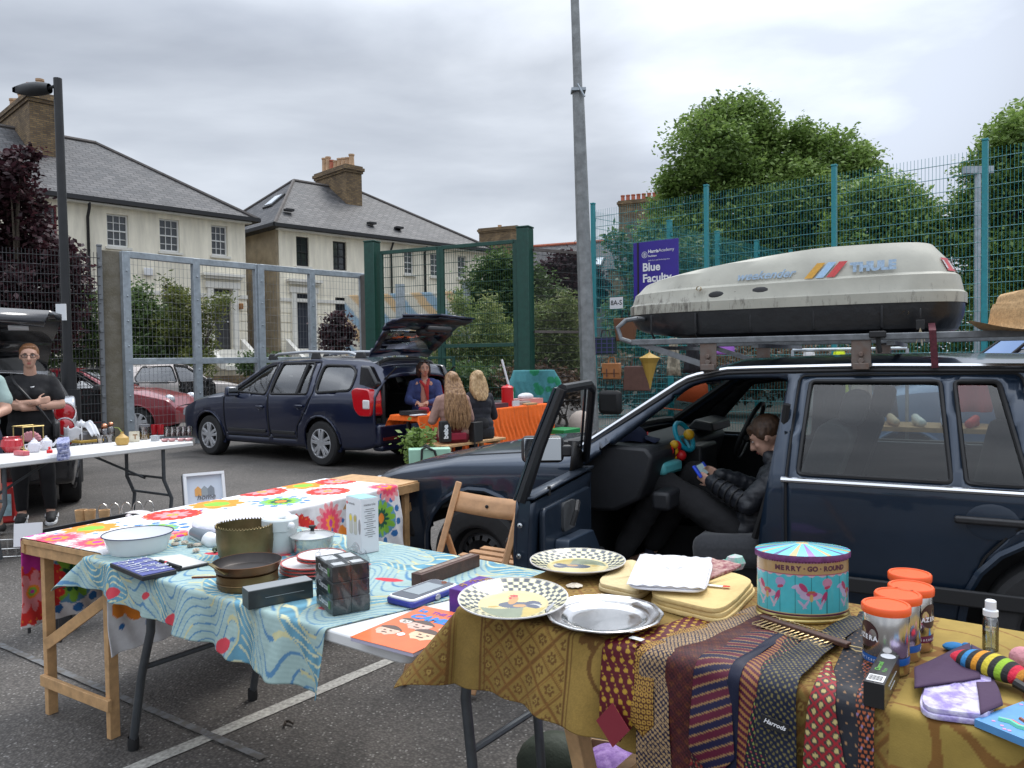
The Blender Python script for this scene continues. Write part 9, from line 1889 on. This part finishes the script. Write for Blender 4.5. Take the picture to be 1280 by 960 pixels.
# ---------------------------------------------------------------- orange table by the navy estate
OZ=R(53.1); oo=Vector((-1.12,9.77))+Vector((.6,.8))*-.10; ot=thing('trestle_table','long table hidden by the bright orange cloth','table',(oo.x,oo.y,0),OZ); g=G(); g.box((1.45,.24,.745),(2.9,.46,.02)); part('tabletop',g,PINE,ot)
for x in (.25,2.75):
 for y in (.06,.42): g=G(); g.box((x,y,.37),(.035,.035,.73)); part('leg',g,GM,ot)
def orc(a,b): c=np.tile(np.array([.80,.13,.010]),(len(a),1)); c[np.abs((a/.36)%1-.5)<.012]*=.6; return c
cloth('orange_cloth','bright orange creased tablecloth behind the bonnet of the near estate','tablecloth',(oo.x,oo.y,0),OZ,2.9,.48,.758,(.08,.08,.52,.15),orc,res=.012,rip=(.005,.9),seed=5,cf=.3,mtl=mat('orange_felt',rough=.9,attr=True,bump=(6,.5)))
def oi(name,label,cat,x,y,m,prof=None,box=None,rz=0,**k):
 q=oo+Vector((.6,.8))*x+Vector((-.8,.6))*y; g=G()
 if prof: g.lathe(prof,n=24)
 if box: g.box((0,0,box[2]/2),box)
 return solo(name,g,m,label,cat,(q.x,q.y,.761),OZ+rz,**k)
t=oi('red_canister','red lidded canister on the orange cloth','canister',2.05,.15,MC['toy_red'],[(.0001,0),(.085,0),(.088,.01),(.088,.26),(.0001,.265)]); g=G(); g.lathe([(.091,.255),(.091,.275),(.06,.30),(.02,.305),(.02,.32),(.0001,.322)],n=24); part('lid',g,MC['toy_red'],t)
g=G(); g.tube([(.09,0,.22),(.14,0,.2),(.14,0,.1),(.09,0,.08)],.008,6); part('handle',g,WHITEP,t)
oi('price_card','small white price card below the red canister','card',2.08,.02,WC,box=(.16,.02,.08)); oi('game_box','flat maroon edged board game box left of the red canister','box',1.72,.14,mat('maroon_edge',(.10,.03,.04),.5),box=(.34,.26,.06)); oi('book_pile','flat grey books on the orange cloth right of the red canister','books',2.38,.20,mat('book_grey',(.30,.28,.26),.6,var=(10,.4)),box=(.34,.24,.05),rz=.1); oi('white_tray','pink box holding a crumpled white cloth at the right end of the orange table','box',2.66,.26,mat('pink_box',(.55,.28,.26),.6),box=(.5,.28,.08),rz=-.1)
q=oo+Vector((.6,.8))*2.66+Vector((-.8,.6))*.26; g=G(); g.ball((0,0,.03),.12,14,sz=(1.4,.8,.5)); solo('white_cloth',g,mat('crumpled_white',(.60,.60,.62),.85,bump=(9,.9)),'crumpled white cloth lying in the pink box','cloth',(q.x,q.y,.84),OZ); oi('wooden_tray','small tan wooden tray at the front edge of the orange cloth','tray',2.45,.04,PINE,box=(.28,.1,.025)); oi('dark_hat','flat dark cap behind the red canister','cap',2.2,.40,BLACK,[(.0001,0),(.14,0),(.12,.04),(.06,.07),(.0001,.075)])
oi('black_laptop','slim dark case in front of the blue jacketed woman','case',.12,.2,DARK,box=(.3,.2,.05)); oi('white_leaflet','white leaflet edge lying on the left end of the orange cloth','leaflet',.05,.04,WC,box=(.22,.1,.01)); oi('crimson_purse','crimson purse on the left end of the orange table','purse',.34,.22,MC['crimson_cloth'],box=(.12,.1,.08),bev=.02)
q=(.50,13.0); def_=None
def dotty(a,b):
 c=np.tile(np.array([.05,.20,.22]),(len(a),1)); r=random.Random(2)
 for k in range(70): x,y,s=r.uniform(-.4,1.3),r.uniform(-.8,1.2),r.uniform(.05,.10); c[(a-x)**2+(b-y)**2<s*s]=(.01,.17,.08)
 return c
cloth('leafy_cloth','teal cloth with green leaf discs draped over a rail before the green gate','cloth',(q[0]-.45,q[1],0),R(5),.66,.30,1.26,(.30,.25,.55,.5),dotty,res=.016,rip=(.02,1.6),seed=7,cf=.3)
g=G(); g.box((.33,.15,.61),(.6,.22,1.22)); solo('clothes_rail_box',g,GRY,'tall grey box hidden under the teal leafy cloth','box',(q[0]-.45,q[1],0),R(5)); g=G(); g.tube([(0,0,0),(-.14,0,.55)],.02,6); solo('white_pole',g,WHITEP,'thin white pole leaning beside the teal leafy cloth','pole',(-.02,12.6,.9))
q=at(704,542,.30); g=G(); g.box((0,0,.15),(.42,.32,.3),taper=1.08); solo('green_crate',g,mat('crate_green',(.005,.20,.05),.45),'bright green plastic crate at the right end of the orange table','crate',(q[0],q[1],.08),OZ,bev=.01)
q=at(726,530,.3); g=G(); g.ball((0,0,.2),.2,16,sz=(1.1,.8,1.2)); solo('tote_bag',g,mat('cream_canvas',(.50,.42,.36),.85,bump=(8,.6)),'cream canvas bag slumped on the ground left of the teal corner post','bag',(q[0],q[1],.1))
# green shopper with plant
q=atY(537,575,8.2); t=thing('shopping_bag','mint green shopping bag with black handles and leaf print','bag',(q[0],8.2,0),R(8)); g=G(); g.box((0,0,.26),(.42,.16,.52),taper=1.05); part('bag_body',g,mat('mint_bag',(.33,.55,.42),.5,var=(3,.1),bump=(6,.4)),t,bev=.01)
for s in (-1,1): g=G(); g.tube([(-.09,s*.085,.36),(-.08,s*.088,.52),(-.03,s*.10,.54),(.05,s*.09,.50),(.09,s*.086,.36)],.013,6); part('handle',g,BLACK,t)
g=G(); g.ball((-.05,-.08,.30),.05,8,sz=(1,.1,1.5)); part('leaf_print',g,mat('leaf_print',(.25,.5,.12),.6),t)
t=thing('potted_plant','leafy green potted plant behind the mint shopping bag','plant',(q[0]-.14,8.5,0)); foliage('foliage',t,[(0,0,.60,.12,.1,.11),(-.08,0,.5,.09,.09,.10)],450,.035,LG,40,.6); g=G(); g.lathe([(.0001,0),(.09,0),(.12,.3),(.0001,.3)],n=20); part('pot',g,POT,t)
# ---------------------------------------------------------------- bags hanging on the court fence
def fb_(name,label,cat,px,py,w_,h_,m,d=.09,strap=True,taper=1,bev=.02,mt=None):
 p=fp(px,py,.16); t=thing(name,label,cat,p,frz); s=.0158; w_*=s; h_*=s; g=G(); g.box((0,0,0),(w_,d,h_),taper=taper); part('bag_body',g,m,t,bev=bev)
 if strap: g=G(); g.tube([(-w_*.22,0,h_*.48),(-w_*.15,0,h_*.85),(w_*.15,0,h_*.85),(w_*.22,0,h_*.48)],.012,6); part('handle',g,mt or BLACK,t)
 return t,w_,h_
TAN=mat('tan_leather',(.42,.17,.06),.5,var=(12,.15)); BRL=mat('brown_leather',(.13,.065,.05),.5,var=(12,.2))
t,a,b=fb_('handbag','dark green tartan handbag hanging beside the teal corner post','bag',757,432,31,22,mat('tartan',(.02,.04,.04),.85,var=(30,.2)),taper=.96)
for k in range(4):
 g=G(); g.box((-a*.38+a*.25*k,-.047,0),(.02,.004,b*.9)); g.box((0,-.048,-b*.36+b*.24*k),(a*.95,.003,.015)); part('tartan_line',g,mat('tartan_violet',(.07,.07,.18),.9),t)
t,a,b=fb_('satchel','tan leather satchel with two buckled straps on the teal fence','bag',765,464,24,20,TAN,mt=TAN); g=G(); g.box((0,-.05,b*.18),(a*1.03,.02,b*.62)); part('flap',g,TAN,t,bev=.01)
for s in (-1,1): g=G(); g.box((s*a*.22,-.064,-b*.1),(.025,.006,b*.5)); part('buckle_strap',g,BRL,t)
fb_('tote_bag','brown leather tote with a tall loop handle right of the tan satchel','bag',796,473,36,30,BRL,mt=BRL,taper=.9); fb_('round_bag','round black rucksack hanging low beside the teal corner post','bag',763,503,32,30,BLACK,d=.16,bev=.16)
fb_('brown_pouch','brown suede bag partly hidden behind the nose of the roof box','bag',782,412,24,28,mat('suede',(.16,.07,.035),.9),taper=1.3); fb_('lilac_cushion','bright lilac cushion under the middle of the roof box','cushion',905,433,24,18,mat('lilac',(.42,.16,.62),.8),strap=False,bev=.04)
p=fp(812,462,.16); t=thing('folded_umbrella','mustard yellow umbrella hanging point down on the teal fence','umbrella',p,frz); g=G(); g.lathe([(.02,-.36),(.05,-.2),(.14,.12),(.20,.22),(.04,.30),(.0001,.34)],n=10); part('canopy',g,MUS,t,smooth=10); g=G(); g.tube([(0,0,.3),(0,0,.5)],.012,6); part('handle',g,mat('pale_handle',(.5,.35,.3),.5),t)
for i,(px,py,c,w_,h_,l) in enumerate(((842,446,(.45,.40,.30),20,44,'cream patterned scarf hanging on the teal fence'),(866,448,(.02,.02,.025),26,34,'black net bag hanging on the teal fence right of the cream scarf'))):
 p=fp(px,py,.14); g=G(); g.grid(lambda u,v:((u-.5)*w_*.0158*(.5+.5*v),-.03*math.sin(u*9),(.5-v)*h_*.0158),16,6); solo('hanging_scarf' if i==0 else 'net_bag',g,mat('hang%d'%i,c,.9,var=(12,.12),col2=tuple(x*.4 for x in c)),l,'scarf' if i==0 else 'bag',p,frz,solid=.01)
p=fp(872,488,.5); g=G(); g.add([(-.42,0,-.18),(.22,0,-.25),(.16,0,.36)],[(0,1,2)]); g.tube([(-.7,0,-.33),(.3,0,-.40)],.012,5); g.tube([(-.15,0,-.30),(-.05,0,-.75)],.012,5); solo('orange_pennant',g,mat('pennant_orange',(.75,.12,.03),.7),'orange triangular pennant and tape seen through the windscreen','pennant',p,frz,solid=.006)
# ---------------------------------------------------------------- stall beyond the near estate, seen through its windows
st=thing('stall_table','wooden stall table with shoes, seen through the rear side window','table',(3.0,6.85,0),R(-30)); g=G(); g.box((.9,.3,.80),(1.9,.6,.04)); part('tabletop',g,PINE,st)
for x in (.05,1.75):
 for y in (.05,.55): g=G(); g.box((x,y,.39),(.05,.05,.78)); part('leg',g,PINE,st)
cols=((.65,.12,.08,'coral'),(.60,.45,.30,'sand'),(.70,.70,.66,'white'),(.30,.35,.50,'blue and white'),(.50,.03,.03,'red'),(.10,.04,.03,'brown'),(.70,.68,.66,'chunky white'),(.03,.03,.03,'black'),(.55,.10,.12,'crimson'))
for i,(r_,g_,b_,n_) in enumerate(cols):
 q=Vector((3.0,6.85))+Vector((math.cos(R(-30)),math.sin(R(-30))))*(.12+.2*i)+Vector((.5,.87))*.15; g=G(); cap(g,(0,-.10,.035),(0,.02,.05),.034,.038,12); cap(g,(0,.02,.05),(0,.10,.07),.038,.032,12); g.ball((0,.11,.03),.03,10); solo('shoe',g,mat('shoe%d'%i,(r_,g_,b_),.6),'single %s shoe on the stall beyond the near estate'%n_,'shoe',(q.x,q.y,.82),R(-30+20*math.sin(i)))
rk_=thing('clothes_rail','clothes rail beyond the near estate hung with jackets','clothes rail',(2.75,7.6,0),R(-25))
for x in (0,1.0): g=G(); g.tube([(x,0,0),(x,0,1.5)],.015,8); part('upright',g,GALV,rk_)
g=G(); g.tube([(0,0,1.5),(1.0,0,1.5)],.015,8); part('top_bar',g,GALV,rk_)
for x,c,n_ in ((.15,(.55,.55,.55),'pale grey shirt'),(.42,(.62,.75,.02),'fluorescent yellow vest'),(.62,(.50,.42,.38),'cream cardigan'),(.82,(.05,.06,.10),'navy coat'),):
 q=Vector((2.75,7.6))+Vector((math.cos(R(-25)),math.sin(R(-25))))*x; g=G(); g.grid(lambda u,v:((u-.5)*(.10+.12*v),.03*math.sin(u*8+v*3),-.62*v),14,8); solo('garment',g,mat('garment_'+n_.split()[0],c,.9,bump=(8,.4)),n_+' hanging on the clothes rail beyond the near estate','garment',(q.x,q.y,1.48),R(-25),solid=.02)
g=G(); g.grid(lambda u,v:((u-.5)*.5*(1-.3*v),.04*math.sin(u*14),-.5*v),20,6); solo('garment',g,mat('garment_red',(.50,.03,.06),.9,bump=(8,.4)),'crimson shawl hanging near the pale blue van','garment',(4.1,6.95,1.42),R(-30),solid=.02)
g=G(); g.grid(lambda u,v:((u-.5)*1.3,.03*math.sin(u*20),-.5*v),24,6); solo('blue_sheet',g,mat('royal_sheet',(.02,.02,.30),.8),'royal blue sheet pinned along the side of the pale blue van','sheet',(5.0,6.25,1.78),R(-43),solid=.01)
# ---------------------------------------------------------------- under the gold table
q=at(790,950,.24); t=thing('cardboard_box','open brown cardboard box on the ground under the gold cloth','box',(q[0],q[1],0),R(-20)); KR=mat('cardboard',(.30,.19,.11),.85,var=(14,.15))
for s in (-1,1): g=G(); g.box((s*.16,0,.11),(.006,.26,.22)); part('box_side',g,KR,t); g=G(); g.box((0,s*.13,.11),(.32,.006,.22)); part('box_side',g,KR,t)
g=G(); g.box((.20,0,.235),(.10,.25,.005),ry=R(-40)); part('box_flap',g,KR,t); g=G(); g.box((0,0,.10),(.31,.25,.01)); part('box_base',g,KR,t)
t=thing('flat_cap','lilac checked cap on top of the cardboard box','cap',(q[0]-.05,q[1]-.02,.20)); LC=mat('lilac_check',(.20,.10,.33),.9,var=(40,.14),col2=(.38,.24,.52),bump=(30,.4)); g=G(); g.grid(lambda u,v:(.12*math.cos(v*1.57)*math.cos(6.283*u)*1.05,.11*math.cos(v*1.57)*math.sin(6.283*u),.085*math.sin(v*1.57)+.007*math.sin(u*25)*math.cos(v*1.57)),40,10,cu=True); part('cap_crown',g,LC,t); g=G(); g.grid(lambda u,v:(.10+.07*v*math.cos((u-.5)*1.8),.11*math.sin((u-.5)*2.6),.012+.02*math.cos((u-.5)*2.5)-.03*v),13,4); part('peak',g,LC,t,solid=.004)
g=G(); g.ball((0,0,.09),.10,18,sz=(1.3,.9,1)); solo('green_holdall',g,mat('olive_bag',(.03,.04,.025),.7,bump=(10,.8)),'dark green crumpled bag on the ground behind the lilac cap','bag',(q[0]-.22,q[1]+.28,0))
TWG=mat('twig_brown',(.035,.025,.018),.9)
for i,(px,py,l,a,w_) in enumerate(((160,657,.30,.1,'thin brown twig on the asphalt under the far end of the white table'),(172,647,.18,.5,'short bent twig on the asphalt just behind the longer one'),(136,660,.10,-.3,'tiny twig left of the two longer twigs on the asphalt'),(425,578,.42,.05,'dark twig lying on the asphalt between the rear wheels of the navy estate'),(360,905,.05,.6,'dead leaf stem on the asphalt near the white parking line'))):
 p=at(px,py,.006); r=random.Random(i); g=G(); g.tube([(l*(k/5-.5),.02*math.sin(k*1.7+i),.004+.004*(k%2)) for k in range(6)],[.003,.006,.005,.006,.004,.002],5); solo('twig',g,TWG,w_,'twig',p,a)
